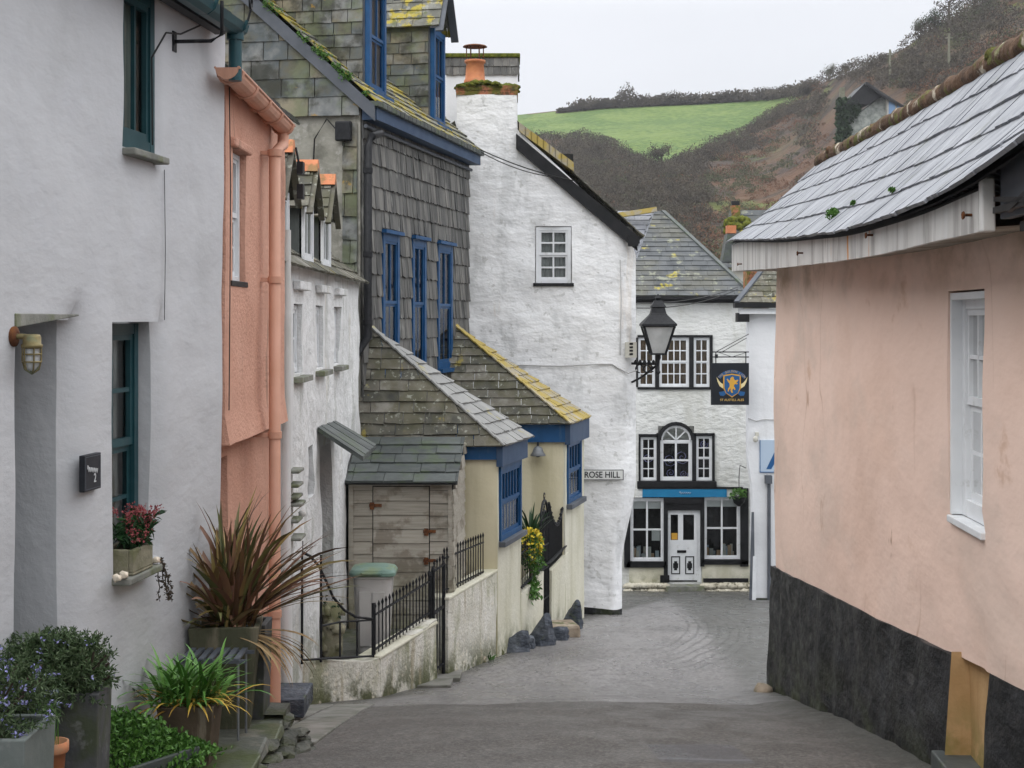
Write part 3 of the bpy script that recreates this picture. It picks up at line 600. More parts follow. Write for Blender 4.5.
def scrub(name, mat, label, n, dens, rad, cards, size, seed):
    import numpy as np
    r = random.Random(seed); g = np.random.default_rng(seed); protos = []
    for k in range(9):
        d = g.normal(size=(cards,3)); d[:,2] += .35; d /= np.linalg.norm(d, axis=1)[:,None]; lump = 1+.28*np.sin(d[:,:1]*3.1+k)*np.cos(d[:,1:2]*2.7+k*2)
        q = d*np.array([1,1,.0])+np.abs(d)*np.array([0,0,1.]); q = q*(.55+.45*g.random((cards,1))**.5)*lump
        a = g.normal(size=(cards,3)); a[:,2] += .9; a /= np.linalg.norm(a, axis=1)[:,None]; b = np.cross(a, g.normal(size=(cards,3))); b /= np.linalg.norm(b, axis=1)[:,None]
        sz = size*(.6+.9*g.random((cards,1))); protos.append((q, a*sz, b*sz*.45))
    out = []; k = 0; tries = 0
    while k < n and tries < n*60:
        tries += 1; x = r.uniform(470, 1060); y = r.uniform(interp(YS, x)-1, 300)
        if 828 < x < 912 and 84 < y < 172: continue
        t = hill_t(x, y)
        if r.random() > dens(x, y, onhill(x, t)): continue
        p = onhill(x, t); R = r.uniform(*rad); h = R*r.uniform(.55, .95); k += 1; an = r.uniform(0, 6.28); c, s_ = math.cos(an), math.sin(an); Q = np.array([[c,-s_,0],[s_,c,0],[0,0,1]])
        q, a, b = protos[r.randrange(9)]; m = max(40, int(cards*min(1, (R/rad[1])**1.5))); q = (q[:m] @ Q.T)*np.array([R,R,h])+np.array(p); a, b = a[:m], b[:m]
        out.append(np.stack([q-a, q+b, q+a, q-b], 1).reshape(-1, 3))
    vs = np.concatenate(out)-np.array([0,180,20]); me = bpy.data.meshes.new(name); nf = len(vs)//4
    me.vertices.add(len(vs)); me.vertices.foreach_set('co', vs.ravel()); me.loops.add(len(vs)); me.loops.foreach_set('vertex_index', np.arange(len(vs))); me.polygons.add(nf); me.polygons.foreach_set('loop_start', np.arange(nf)*4); me.update(calc_edges=True)
    me.materials.append(mat); o = bpy.data.objects.new(name, me); COL.objects.link(o); o.location = (0,180,20)
    return tag(o, label, 'scrub', kind='stuff')
M['scrub_dark'] = pm('bare dark thorn', [(.03,.025,.018),(.055,.045,.032),(.085,.07,.048)], .3, .95, isl=.12)
M['scrub_olive'] = pm('olive gorse', [(.03,.038,.016),(.055,.062,.028),(.085,.082,.04)], .3, .95, isl=.12)
M['bracken'] = pm('dead russet bracken', [(.07,.034,.02),(.12,.056,.03),(.12,.075,.04)], .25, .95, isl=.15)
def valley(x, y): # dark wood in the fold under the pasture and along its lower edge
    if infield(x, y): return 0
    a = 0
    if x < 700: a = 1-sstep(190, 275, y)*.75 if y > 128+max(0, (x-560))*.3 else .1
    ed = abs((y)-interp([(640,166),(680,166),(720,152),(770,122),(806,101),(860,78)], x))
    if x > 630: a = max(a, 1-ed/24)
    if x > 800: a = max(a, .75*(1-sstep(5, 60, y-interp(YS, x)))*(1+1.5*NZ.noise(V((x*.03,y*.05,0)))))
    return max(0, a)
for _n in ('scrub_dark','scrub_olive','bracken'):      # fine twigs scatter light much as the whole bush does: lean the shading normal upwards
    _t = M[_n].node_tree; _g = _t.nodes.new('ShaderNodeNewGeometry'); _a = _t.nodes.new('ShaderNodeVectorMath'); _a.operation = 'MULTIPLY_ADD'; _t.links.new(_g.outputs['Normal'], _a.inputs[0]); _a.inputs[1].default_value = (.45,.45,.45); _a.inputs[2].default_value = (-.1,-.25,.8)
    _b = _t.nodes.new('ShaderNodeVectorMath'); _b.operation = 'NORMALIZE'; _t.links.new(_a.outputs[0], _b.inputs[0]); _t.links.new(_b.outputs[0], _t.nodes['Principled BSDF'].inputs['Normal'])
scrub('thorn_scrub', M['scrub_dark'], 'bare grey brown thorn scrub filling the valley fold below the pasture', 1500, lambda x, y, p: valley(x, y), (1.0, 3.2), 420, .17, 11)
scrub('gorse_scrub', M['scrub_olive'], 'olive green gorse bushes scattered among bare scrub on the slope', 760, lambda x, y, p: 0 if infield(x, y) else (.3+.7*max(0, NZ.noise(p*.03+V((5,0,0)))*2)), (.7, 2.4), 300, .15, 12)
scrub('bracken_cover', M['bracken'], 'low russet dead bracken covering the steep hillside', 1300, lambda x, y, p: 0 if infield(x, y) else max(.12, .5+NZ.noise(p*.03)*1.6)*(1 if x > 600 else .3), (.7, 2.2), 170, .14, 13)
def hedge():
    r = random.Random(5); mb = MB(); x = 560
    while x < 812:
        p = onhill(x, .985); R = r.uniform(1.6, 2.6) if x > 575 else 1.0; h = R*1.2
        if 620 < x < 634: h *= 1.9
        for i in range(170):
            d = V((r.gauss(0,1), r.gauss(0,1), r.gauss(.4,1))).normalized(); q = p+V((d.x*R, d.y*R, abs(d.z)*h))*(r.random()**.4)
            a = V((r.gauss(0,1), r.gauss(0,1), r.gauss(.6,1))).normalized(); b = a.cross(rvec()).normalized(); s = .32*r.uniform(.6,1.4)
            mb.add([q-a*s, q+b*s*.5, q+a*s, q-b*s*.5], [(0,1,2,3)])
        x += r.uniform(1.5, 4.5)
    tag(mb.build('hedge', M['scrub_dark'], loc=tuple(onhill(690, .985))), 'dark hedge along the skyline at the top of the green pasture', 'hedge')
hedge()
def far_tree(x, y, h, label, dens=1., kind='scrub_dark', lean=0):
    t = hill_t(x, max(y, interp(YS, x)+1)); p = onhill(x, t); r = random.Random(int(x)); T = thing('hill_tree', label, 'tree', tuple(p))
    tr = MB(); tips = []
    top = p+V((lean, 0, h*.55)); tr.tube([p-V((0,0,.5)), p+V((lean*.3,0,h*.3)), top], [h*.035, h*.028, h*.015], 6)
    for k in range(9):
        s = lerp(p, top, r.uniform(.45, 1)); d = V((r.gauss(0,1), r.gauss(0,1), abs(r.gauss(.9,.4)))).normalized(); e_ = s+d*h*r.uniform(.25,.42)
        tr.tube([s, (s+e_)/2+V((0,0,.1)), e_], [h*.014, h*.009, h*.004], 4); tips += [(s+e_)/2, e_]
    tr.build('trunk', M['bark'], T); c = MB()
    for q in tips:
        for i in range(int(36*dens)):
            w = q+V((r.gauss(0,1), r.gauss(0,1), r.gauss(0,.8)))*h*.085; a = V((r.gauss(0,1), r.gauss(0,1), r.gauss(.8,1))).normalized(); b = a.cross(rvec()).normalized(); s = .035*h*r.uniform(.6,1.4)
            c.add([w-a*s, w+b*s*.4, w+a*s, w-b*s*.4], [(0,1,2,3)])
    c.build('crown', M[kind], T); return T
far_tree(828, 82, 3.6, 'wind-bent evergreen on the skyline above the end of the hedge', 1.4, 'scrub_olive', .8)
far_tree(846, 76, 2.6, 'small round-headed tree on the skyline above the hill cottage', 1.5)
far_tree(949, 24, 6.5, 'tall bare twiggy tree on the steep skyline above the timber pole', .35)
far_tree(921, 38, 3.4, 'dark bushy evergreen on the skyline between the two poles', 1.6, 'scrub_olive')
far_tree(934, 32, 4.0, 'broken ivy-clad stump of a tree on the skyline left of the bare tree', 1.2, 'ivy')
far_tree(662, 168, 5, 'round bare tree at the lowest corner of the green pasture', 1.7)
# two timber poles on the hill
for (x, y0, y1, lab) in ((890, 84, 46, 'timber telegraph pole just right of the hill cottage roof'), (949, 74, 31, 'pale timber pole standing highest up the slope')):
    t = hill_t(x, y0); p = onhill(x, t); T = thing('timber_pole', lab, 'pole', tuple(p), 'poles on the hill'); h = (y0-y1)/F*p.y
    m = MB(); m.tube([p-V((0,0,1)), p+V((0,0,h))], [.2,.15], 8); m.build('pole', M['pole_wood'], T)
    m = MB(); m.beam(p+V((-.5,0,h*.9)), p+V((.5,0,h*.9)), .12, .12); m.build('crossbar', M['pole_wood'], T)
# cottage on the hill
def hill_house():
    Y = 172.; p = P(868, 150, Y); T = thing('hill_cottage', 'lone stone cottage with dark slate roof and ivy high on the hillside', 'house', tuple(p))
    s = Y/F; fr = FR(p.x-(868-849)*s, Y, 1, .0); q = lambda x, y, w=0: fr(fr.ux(x, w), w, (320-y)/F*(Y-w))
    wl = MB(); w_ = 4.
    pts = [q(848,160),q(888,160),q(888,96),(q(884,95)),q(866,108),q(855,117),q(848,124)]
    wl.prism(pts, (0,6,0)); sd = [q(888,160),q(888,94),q(903,106),q(903,160)]
    a, b = q(888,160), q(888,95); c = q(903,160)+V((0,4,0)); d = q(903,106)+V((0,4,0)); wl.hexa([a, c, c+V((-.5,3,0)), a+V((0,5.8,0)), b, d, d+V((-.5,3,0)), b+V((0,5.8,0))])
    wl.build('wall', M['hill_stone'], T)
    iv = MB(); r = random.Random(3)
    for i in range(3600):
        x = r.uniform(838, 859)-max(0, r.gauss(0,1)); y = r.uniform(100, 146)
        if x > 850 and y > 122-(x-850)*1.1+r.gauss(0,1.5) : continue
        k = q(x, y, r.uniform(-.8, .5)); leaf(iv, k, rvec(), .5, .35)
    iv.build('ivy', M['ivy'], T)
    rf = MB(); A, B_, C_, D_ = q(846,104), q(865,83), q(903,100), q(883,94)
    rf.prism([q(845,104,.6), q(866,82,.6), q(868,82,.6), q(884,94.5,.6), q(882,97,.6), q(868,104,.6)], (0,5.5,0))
    m2 = [q(866,82,1.2), q(868,82,.6)+V((0,0,.0)), q(906,107,.9), q(884,95.5,1.2)]
    rf.hexa([m2[0]-V((0,0,.3)), m2[3]-V((0,0,.3)), m2[2]-V((0,0,.3)), m2[0]+V((0,6,-.3)), m2[0]+V((0,0,.05)), m2[3], m2[2], m2[0]+V((0,6,.05))])
    rf.build('roof', M['black_wood'], T)
    wl = MB(); wl.prism([q(887,160,.7),q(905,160,.7),q(905,107,.7),q(887,96,.7)], (0,.8,0)); wl.build('end_wall', M['render_far'], T)
    for x0, x1, y1 in ((889,895,101),(897,903,105)):
        m = MB(); m.prism([q(x0,126,.8),q(x1,126,.8),q(x1,y1,.8),q(x0,y1-2,.8)], (0,.1,0)); m.build('window', M['sign_blue_pale'], T)
    ch = MB(); ch.box(tuple(q(842,104,-2)), (.55,.55,1.9)); ch.build('chimney', M['pole_wood'], T)
hill_house()

# ================================================================ BUILDINGS
# ---- grey cottage, near left
GR = FR(-3.03, 0, .112, 1)
def grey_house():
    T = thing('grey_cottage', 'grey painted cottage with teal windows and a deep doorway', 'house', (-3.5,7,G(7)))
    u = GR.ux; d0, d1 = u(15), u(76); w0, w1 = u(112), u(161); a0, a1 = u(123), u(158); uend = 9.9+.06
    ops = [(d0,d1,-2.45,0.0,.55), (w0,w1,-1.37,-.01,.2), (a0,a1,.945,1.88,.16)]
    def warp(q, w, z):
        for (x, R, zl_, zh_) in ((d1, .2, -9, .0), (w1, .15, -1.37, -.01), (a1, .1, .945, 1.88)):    # rounded splayed jambs on the far side of each opening
            dd = q-x+.001
            if w > -.1 and 0 <= dd < R: w -= R*.5*(1-dd/R)**2*sstep(zl_-.06, zl_+.01, z)*(1-sstep(zh_, zh_+.07, z))
        if w > -.08: w += .03*sstep(-1, 2, z)*sstep(8.5, 10, q)
        return q, w, z
    mb = MB(); wall(mb, GR, 1.5, uend, -3.2, 2.0, ops, .5, .1, .014, 1.0, warp=warp, brk=[q_+o_ for q_ in (d1, w1) for o_ in (.04,.09,.15,.21)])
    mb.quad(GR(uend,-.5,-3.2), GR(uend,-5,-3.2), GR(uend,-5,2), GR(uend,-.5,2)); mb.quad(GR(1.5,-5,-3.2), GR(1.5,-.5,-3.2), GR(1.5,-.5,2), GR(1.5,-5,2)); mb.quad(GR(1.5,-5,-3.2), GR(uend,-5,-3.2), GR(uend,-5,2), GR(1.5,-5,2))
    mb.build('wall', M['grey_render'], T)
    f = win(T, GR, w0, w1-.02, -1.37, -.02, -.13, 2, (2,2), M['teal'], fw=.06, bar=.025, back='grey_blind', split=.48, backd=.4)
    f = win(T, GR, a0+.0, a1+.0, .95, 1.87, -.02, 2, (1,1), M['teal'], fw=.07, bar=.02, sash=False, back='curtain', backd=.35)
    s = MB(); s.fbox(GR, a0-.0, u(170,.07), -.05, .07, .9, .94); s.build('sill', M['stone'], T, bevel=.008)
    s = MB(); s.fbox(GR, w0-.02, u(163,.11), -.1, .11, -1.415, -1.375); s.build('sill', M['stone'], T, bevel=.008)
    # stone lintel over doorway
    s = MB(); s.hexa([GR(d0-.01,-.3,.0),GR(d1+.04,-.3,.01),GR(d1+.04,.002,.02),GR(d0-.01,.012,-.035),GR(d0-.01,-.3,.03),GR(d1+.04,-.3,.03),GR(d1+.04,.001,.03),GR(d0-.01,.01,.03)]); s.build('lintel', M['stone'], T, bevel=.01)
    # door
    d = MB(); d.fbox(GR, d0, d1, -.54, -.5, -2.45, -.0)
    for zz0, zz1 in ((-2.2,-1.5),(-1.35,-.7),(-.6,-.15)):
        for k in (0,1):
            x0 = lerp(d0, d1, .12+.42*k); x1 = lerp(d0, d1, .46+.42*k); d.fbox(GR, x0, x1, -.5, -.485, zz0, zz1)
    dd = d.build('door', M['teal'], T); h = MB(); h.tube([GR(d0+.1,-.48,-1.4),GR(d0+.1,-.43,-1.4),GR(d0+.2,-.43,-1.4)], .012); h.build('handle', M['brass'], dd)
    # roof
    r = MB(); pos = plane_pos(GR(1.5,.16,1.93), GR.U, -GR.W+V((0,0,.75))); slates(r, pos, 4.2, .22, .28, lambda v: (0, uend-1.5), rr=random.Random(2)); r.build('roof', M['slate_dark'], T)
    g = MB(); prof = [(-.075,.0),(-.06,-.045),(-.025,-.07),(.025,-.07),(.06,-.045),(.075,.0)]
    gz = 1.9; ue = u(238, .2)
    for A, B_ in zip(prof, prof[1:]): g.add([GR(3,.2+A[0],gz+A[1]),GR(ue,.2+A[0],gz+A[1]-.02),GR(ue,.2+B_[0],gz+B_[1]-.02),GR(3,.2+B_[0],gz+B_[1])],[(0,1,2,3)],True)
    g.poly([GR(ue,.2+a,gz+b-.02) for a, b in prof]); 
    for k in range(11): uu = 3.4+k*.62; g.tube([GR(uu,.2+a*1.12,gz+b*1.12) for a, b in prof], .012, 6)
    g.build('gutter', M['teal'], T)
    g = MB(); g.fbox(GR, 3, ue, .05, .12, 1.83, 1.96); g.build('fascia', M['black_wood'], T)
    g = MB(); g.tube([GR(ue-.06,.2,1.85), GR(ue-.06,.2,1.52)], .042, 12); g.tube([GR(ue-.06,.2,1.84), GR(ue-.06,.2,1.78)], .055, 12); g.build('downpipe', M['teal'], T)
    g = MB(); q = u(172); g.tube([GR(q,.02,1.66),GR(q,.24,1.66),GR(q+.02,.3,1.7),GR(q+.02,.3,1.9)], .012, 6); g.fbox(GR, q-.03, q+.03, 0, .02, 1.6, 1.72); g.build('bracket', M['iron'], T)
    g = MB(); x = u(150); g.tube([GR(x-.02,.02,1.5),GR(x+.1,.06,1.66),GR(x+.35,.06,1.7),GR(x+.6,.1,1.8)], .006, 5); g.tube([GR(x-.02,.018,1.5),GR(x-.0,.015,1.0)], .005, 5); g.build('cable', M['cable'], T)
    g = MB(); q = u(205); c = GR(q,.3,2.02); g.tube([c+V((0,.045*math.cos(t/10*6.28),.045*math.sin(t/10*6.28))) for t in range(11)], .008, 6); g.tube([GR(q,.3,1.975),GR(q,.28,1.9)], .008, 6); g.build('gutter_hook', M['iron'], T)
    g = MB(); q = u(162.5); g.tube([GR(q,.012,.88),GR(q+.01,.014,.4),GR(q,.012,.0)], .0022, 5); g.build('wire', M['cable'], T)
grey_house()
# wall lantern, plaque
def bulkhead():
    u = GR.ux(13); p = GR(u, 0, -.11); T = thing('bulkhead_lamp', 'tarnished brass caged ship lamp on grey wall beside doorway', 'lamp', tuple(p))
    m = MB(); m.lathe((0,0,0), [(.058,0),(.058,.012),(.03,.02)], 16)
    m.v = [tuple(GR(u+a*.8, c+.0, -.075+b*.8)) for a, b, c in m.v]; m.build('wall_plate', M['rust'], T)
    uu = u+.01; c = GR(uu, .085, -.1)
    m = MB(); m.tube([GR(u,.01,-.075),GR(u,.05,-.075),c+V((0,0,.02))], .013, 8); m.lathe(c, [(.022,.036),(.036,.033),(.041,.02),(.041,-.008),(.048,-.011),(.048,-.026),(.036,-.03)], 20); m.build('cap', M['brass'], T)
    m = MB(); m.lathe(c, [(.032,-.03),(.034,-.08),(.029,-.11),(.014,-.128),(.003,-.132)], 16); m.build('glass', M['glass_lamp'], T)
    m = MB()
    for k in range(6):
        a = k*math.pi/3; e_ = V((math.cos(a), math.sin(a), 0)); m.tube([c+e_*.043-V((0,0,.025)), c+e_*.043-V((0,0,.085)), c+e_*.032-V((0,0,.125)), c-V((0,0,.145))], .004, 5)
    for z in (-.055,-.09): m.tube([c+V((.043*math.cos(k*.524),.043*math.sin(k*.524),z)) for k in range(13)], .004, 5)
    m.build('cage', M['brass'], T)
bulkhead()
def plaque():
    u0, u1 = GR.ux(79), GR.ux(95.5); T = thing('house_plaque', 'small black slate name plaque with white handwriting on grey wall', 'sign', tuple(GR(u0,0,-1.)))
    z0, z1 = -.87, -.685; m = MB(); m.fbox(GR, u0, u1, .0, .03, z0, z1); m.build("board", M['black_plate'], T, bevel=.003)
    um = (u0+u1)/2
    m = MB(); w = .033; B_ = lambda *a: m.fbox(GR, *a)
    B_(u0+.008,u1-.008,.03,.032,z1-.012,z1-.009); B_(u0+.008,u1-.008,.03,.032,z0+.009,z0+.012); B_(u0+.008,u0+.011,.03,.032,z0+.012,z1-.012); B_(u1-.011,u1-.008,.03,.032,z0+.012,z1-.012); m.build('border', M['bargeboard'], T)
    m = MB(); pth = [GR(u0+.03+i*.0042, w, (z0+z1)/2+.022-i*.0006+.013*math.sin(i*1.25)*(1.6 if i < 4 else 1)) for i in range(32)]
    pth = [p for p in pth if True][:int((u1-u0-.05)/.0042)]
    m.tube(pth, .0022, 4); m.build('handwriting', M['letter_white'], T)
    text('2', M['letter_white'], T, GR, um+.02, w, z0+.06, .065, 'numeral', ext=.001)
plaque()

# ---- salmon cottage
OR = FR(-2.02, 0, .012, 1)
def orange_house():
    T = thing('salmon_cottage', 'narrow salmon orange roughcast cottage with white sash window', 'house', (-2.4,11,G(11)))
    u = OR.ux; a, b = 9.93, 12.35; w0, w1 = u(232), u(245.5)
    mb = MB()
    def warp(q, w, z):
        if z < -.6 and w > -.1: w += .035*(1-sstep(-.85, -.6, z))
        return q, w, z
    wall(mb, OR, a, b, -.83, 1.62, [(w0, w1, .26, 1.17, .1)], .25, .1, .012, 1.5, warp=warp, seed=2)
    mb.build('upper_wall', M['orange'], T)
    mb = MB(); fl = FR(-2.02, 0, .012, 1); fl.o = fl.o+fl.W*(-.1); wall(mb, fl, a, b, -3.6, -.8, [(a+.12, a+.62, -3.3, -.95, .2)], .25, .12, .012, 1.5, seed=3)
    mb.quad(OR(a,-4,-3.6),OR(b,-4,-3.6),OR(b,-4,1.6),OR(a,-4,1.6)); mb.quad(OR(b,-.3,-3.6),OR(b,-4,-3.6),OR(b,-4,1.6),OR(b,-.3,1.6)); mb.build('lower_wall', M['orange'], T)
    win(T, OR, w0+.01, w1-.01, .27, 1.16, -.04, 1, (2,1), M['white_paint'], fw=.035, bar=.018, back='room', sillm=M['black_wood'], sill=(.04,.05,.06), backd=.3)
    s = MB(); s.fbox(OR, w0-.08, w1+.05, -.02, .045, 1.17, 1.235); s.build('lintel', M['orange'], T, bevel=.015)
    win(T, fl, a+.13, a+.61, -3.3, -.96, -.08, 2, (3,3), M['white_paint'], fw=.05, bar=.022, back='net', backd=.25)
    r = MB(); pos = plane_pos(OR(a,.12,1.6), OR.U, -OR.W+V((0,0,.7))); slates(r, pos, 4., .22, .28, lambda v: (0, b-a), rr=random.Random(4)); r.build('roof', M['slate_dark'], T)
    g = MB(); gu0, gu1 = 9.5, u(285,.1); w = .1; n = 8; prof = [(-.075*math.cos(math.pi*k/n), -.075*math.sin(math.pi*k/n)) for k in range(n+1)]
    za, zb = 1.60, 1.52
    for A, B_ in zip(prof, prof[1:]): g.add([OR(gu0,w+A[0],za+A[1]),OR(gu1,w+A[0],zb+A[1]),OR(gu1,w+B_[0],zb+B_[1]),OR(gu0,w+B_[0],za+B_[1])],[(0,1,2,3)],True)
    for uu, z in ((gu0,za),(gu1,zb)): g.poly([OR(uu,w+p,z+q) for p, q in prof])
    g.tube([OR(gu0,w-.075,za),OR(gu1,w-.075,zb)], .008, 5); g.tube([OR(gu0,w+.075,za),OR(gu1,w+.075,zb)], .01, 6)
    for k in range(5):
        uu = lerp(gu0+.12, gu1-.1, k/4); z = lerp(za, zb, (uu-gu0)/(gu1-gu0)); g.tube([OR(uu,w+p*1.1,z+q*1.1) for p, q in prof], .013, 6)
    g.build('gutter', M['orange_paint'], T)
    g = MB(); uu = u(277.5,.13); g.tube([OR(gu1-.08,w,1.46),OR(gu1-.1,w,1.36),OR(uu,.11,1.26),OR(uu,.11,-3.05)], .044, 14)
    for z in (1.25,.3,-.86,-2.2): g.tube([OR(uu,.11,z+.025),OR(uu,.11,z-.025)], .053, 14); g.fbox(OR, uu-.02, uu+.02, -.05, .08, z-.015, z+.015)
    g.build('downpipe', M['orange_paint'], T)
    g = MB(); g.tube([OR(a+.05,.02,1.55),OR(a+.04,.03,.9),OR(a+.07,.02,.2),OR(a+.04,.02,-.6)], .004, 6); g.build('cable', M['cable'], T)
    g = MB(); g.box(tuple(OR(u(281),.16,1.18)), (.05,.12,.1)); g.box(tuple(OR(u(281),.16,.98)), (.05,.1,.12)); g.tube([OR(u(281),.16,1.2),OR(u(281),.12,1.4)],.01,5); g.build('floodlight', M['iron'], T)
orange_house()

# ---- white cottage with three dormers
CO = FR(-2.0, 12.36, 0, 1)
def white_cottage():
    T = thing('white_cottage', 'whitewashed cottage with three small slate dormers under orange ridge tiles', 'house', (-2.6,15.5,G(15.5)))
    u = CO.ux; L = 19.6-12.36
    cu = lambda d: d-12.36
    ops = [(cu(c-.28), cu(c+.28), -.5, .15, .07) for c in (14.0, 15.6, 17.15)]+[(cu(15.75), cu(16.75), -3.7, -1.35, .3), (cu(14.7),cu(15.1),-1.75,-1.25,.15)]
    mb = MB(); wall(mb, CO, 0, L, -4.4, .5, ops, .35, .13, .035, 1.3, seed=5)
    mb.quad(CO(0,-4,-4.4),CO(L,-4,-4.4),CO(L,-4,.5),CO(0,-4,.5)); mb.poly([CO(0,-.35,-4.4),CO(0,-4,-4.4),CO(0,-4,.5),CO(0,-2.2,2.1),CO(0,-.35,.5)]); mb.poly([CO(L,-.35,-4.4),CO(L,-4,-4.4),CO(L,-4,.5),CO(L,-2.2,2.1),CO(L,-.35,.5)])
    mb.build('wall', M['white_cottage'], T)
    for c in (14.0, 15.6, 17.15):
        win(T, CO, cu(c-.27), cu(c+.27), -.49, .14, -.045, 2, 2, M['white_paint'], fw=.04, sash=False, backd=.2)
        s = MB(); s.fbox(CO, cu(c-.36), cu(c+.36), -.02, .1, -.575, -.52); s.build('sill', M['stone'], T, bevel=.008)
        s = MB(); s.fbox(CO, cu(c-.3), cu(c+.45), 0, .07, .28, .36); s.build('corbel', M['white_cottage'], T, bevel=.01)
    d = MB(); d.fbox(CO, cu(15.76), cu(16.74), -.28, -.22, -3.7, -1.36); d.build('door', M['iron'], T)
    win(T, CO, cu(14.71), cu(15.09), -1.74, -1.26, -.05, 1, 1, M['black_wood'], fw=.04, sash=False, backd=.14)
    holes = []
    r = MB(); pos = plane_pos(CO(0,.12,.47), CO.U, -CO.W+V((0,0,.8))); slates(r, pos, 2.9, .2, .26, lambda v: (0, L), rr=random.Random(6)); 
    pos2 = plane_pos(CO(0,-4.1,.3), CO.U, CO.W+V((0,0,.9))); slates(r, pos2, 2.6, .22, .3, lambda v: (0, L), rr=random.Random(7)); r.build('roof', M['slate_roof'], T)
    r = MB(); r.tube([CO(0,-2.2,2.1),CO(L,-2.2,2.1)], .09, 6); r.build('ridge', M['tile_orange'], T)
    # canopy
    cn = MB(); A = CO(cu(15.45),.0,-1.12); B_ = CO(cu(17.0),.0,-1.16); C = CO(cu(17.0),.46,-1.43); D = CO(cu(15.5),.46,-1.43)
    cn.hexa([A-V((0,0,.03)),D-V((0,0,.03)),C-V((0,0,.03)),B_-V((0,0,.03)),A,D,C,B_])
    for k in range(6):
        a, b = lerp(A,B_,k/6), lerp(D,C,k/6); a2, b2 = lerp(A,B_,(k+.97)/6), lerp(D,C,(k+.97)/6); z = V((0,0,.004+.006*(k % 2))); cn.hexa([a+z,b+z,b2+z,a2+z,a+z*1+V((0,0,.014)),b+z+V((0,0,.014)),b2+z+V((0,0,.014)),a2+z+V((0,0,.014))])
    cn.build('door_canopy', M['slate_dark'], T)
    # pier with mossy ledges beside the downpipe
    pr = MB(); fr = CO; x0 = cu(12.62); wall(pr, FR(-1.88,12.36,0,1), x0, x0+.26, -4., .2, (), .2, .2, .01, seed=8)
    pr.build('pier', M['pvc_white'], T)
    for z, ww in ((-1.3,.07),(-1.42,.06),(-1.58,.1),(-1.72,.05),(-1.87,.1),(-2.1,.08),(-1.52,.05)):
        s = MB(); s.box(tuple(CO(cu(12.82),.12,z)), (ww+.1,.3,.03)); s.build('ledge', M['stone'], T, bevel=.012)
    s = MB(); s.lathe(CO(cu(13.0),.18,-1.68), [(.01,-.03),(.03,-.015),(.032,.015),(.012,.03)], 10); s.build('shell_ornament', M['board'], T)
    g = MB(); g.tube([CO(cu(12.5),.12,.75),CO(cu(12.5),.12,-3.05)], .038, 12); g.build('downpipe', M['pvc_white'], T)
    # dormers
    for c in (13.15, 14.8, 16.25):
        zr = 1.52; hw = .44; D_ = MB(); 
        D_.fbox(CO, cu(c)-hw+.1, cu(c)+hw-.1, -1.2, -.03, .42, 1.12)
        D_.prism([CO(cu(c)-hw+.1,-.03,1.12),CO(cu(c)+hw-.1,-.03,1.12),CO(cu(c),-.03,zr-.06)], (-1.2,0,0))
        dm = D_.build('dormer', M['slate_dark'], T)
        win(dm, CO, cu(c)-hw+.1, cu(c)+hw-.1, .56, 1.14, .0, 2, 1, M['white_paint'], fw=.05, sash=False, backd=.02, noback=True)
        rf = MB()
        for s_ in (-1, 1):
            pos = plane_pos(CO(cu(c)+s_*hw,.05,1.08), -CO.W, V((0,-s_*hw,zr-1.08))); slates(rf, pos, .62, .155, .22, lambda v: (0, 1.7), rr=random.Random(int(c*9)+s_), th=.012)
        rf.build('dormer_roof', M['slate_roof'], dm)
        bb = MB()
        for s_ in (-1, 1): bb.beam(CO(cu(c)+s_*(hw+.03),.065,1.02), CO(cu(c),.065,zr-.03), .025, .06, V((1,0,0)))
        bb.build('bargeboard', M['slate_roof'], dm)
        rt = MB()
        for k in range(4): rt.prism([CO(cu(c)-.11,.09-k*.36,zr-.06),CO(cu(c)-.03,.09-k*.36,zr+.06),CO(cu(c)+.03,.09-k*.36,zr+.06),CO(cu(c)+.11,.09-k*.36,zr-.06)], (-.35,0,0))
        rt.build('ridge_tiles', M['tile_orange'], dm)
white_cottage()

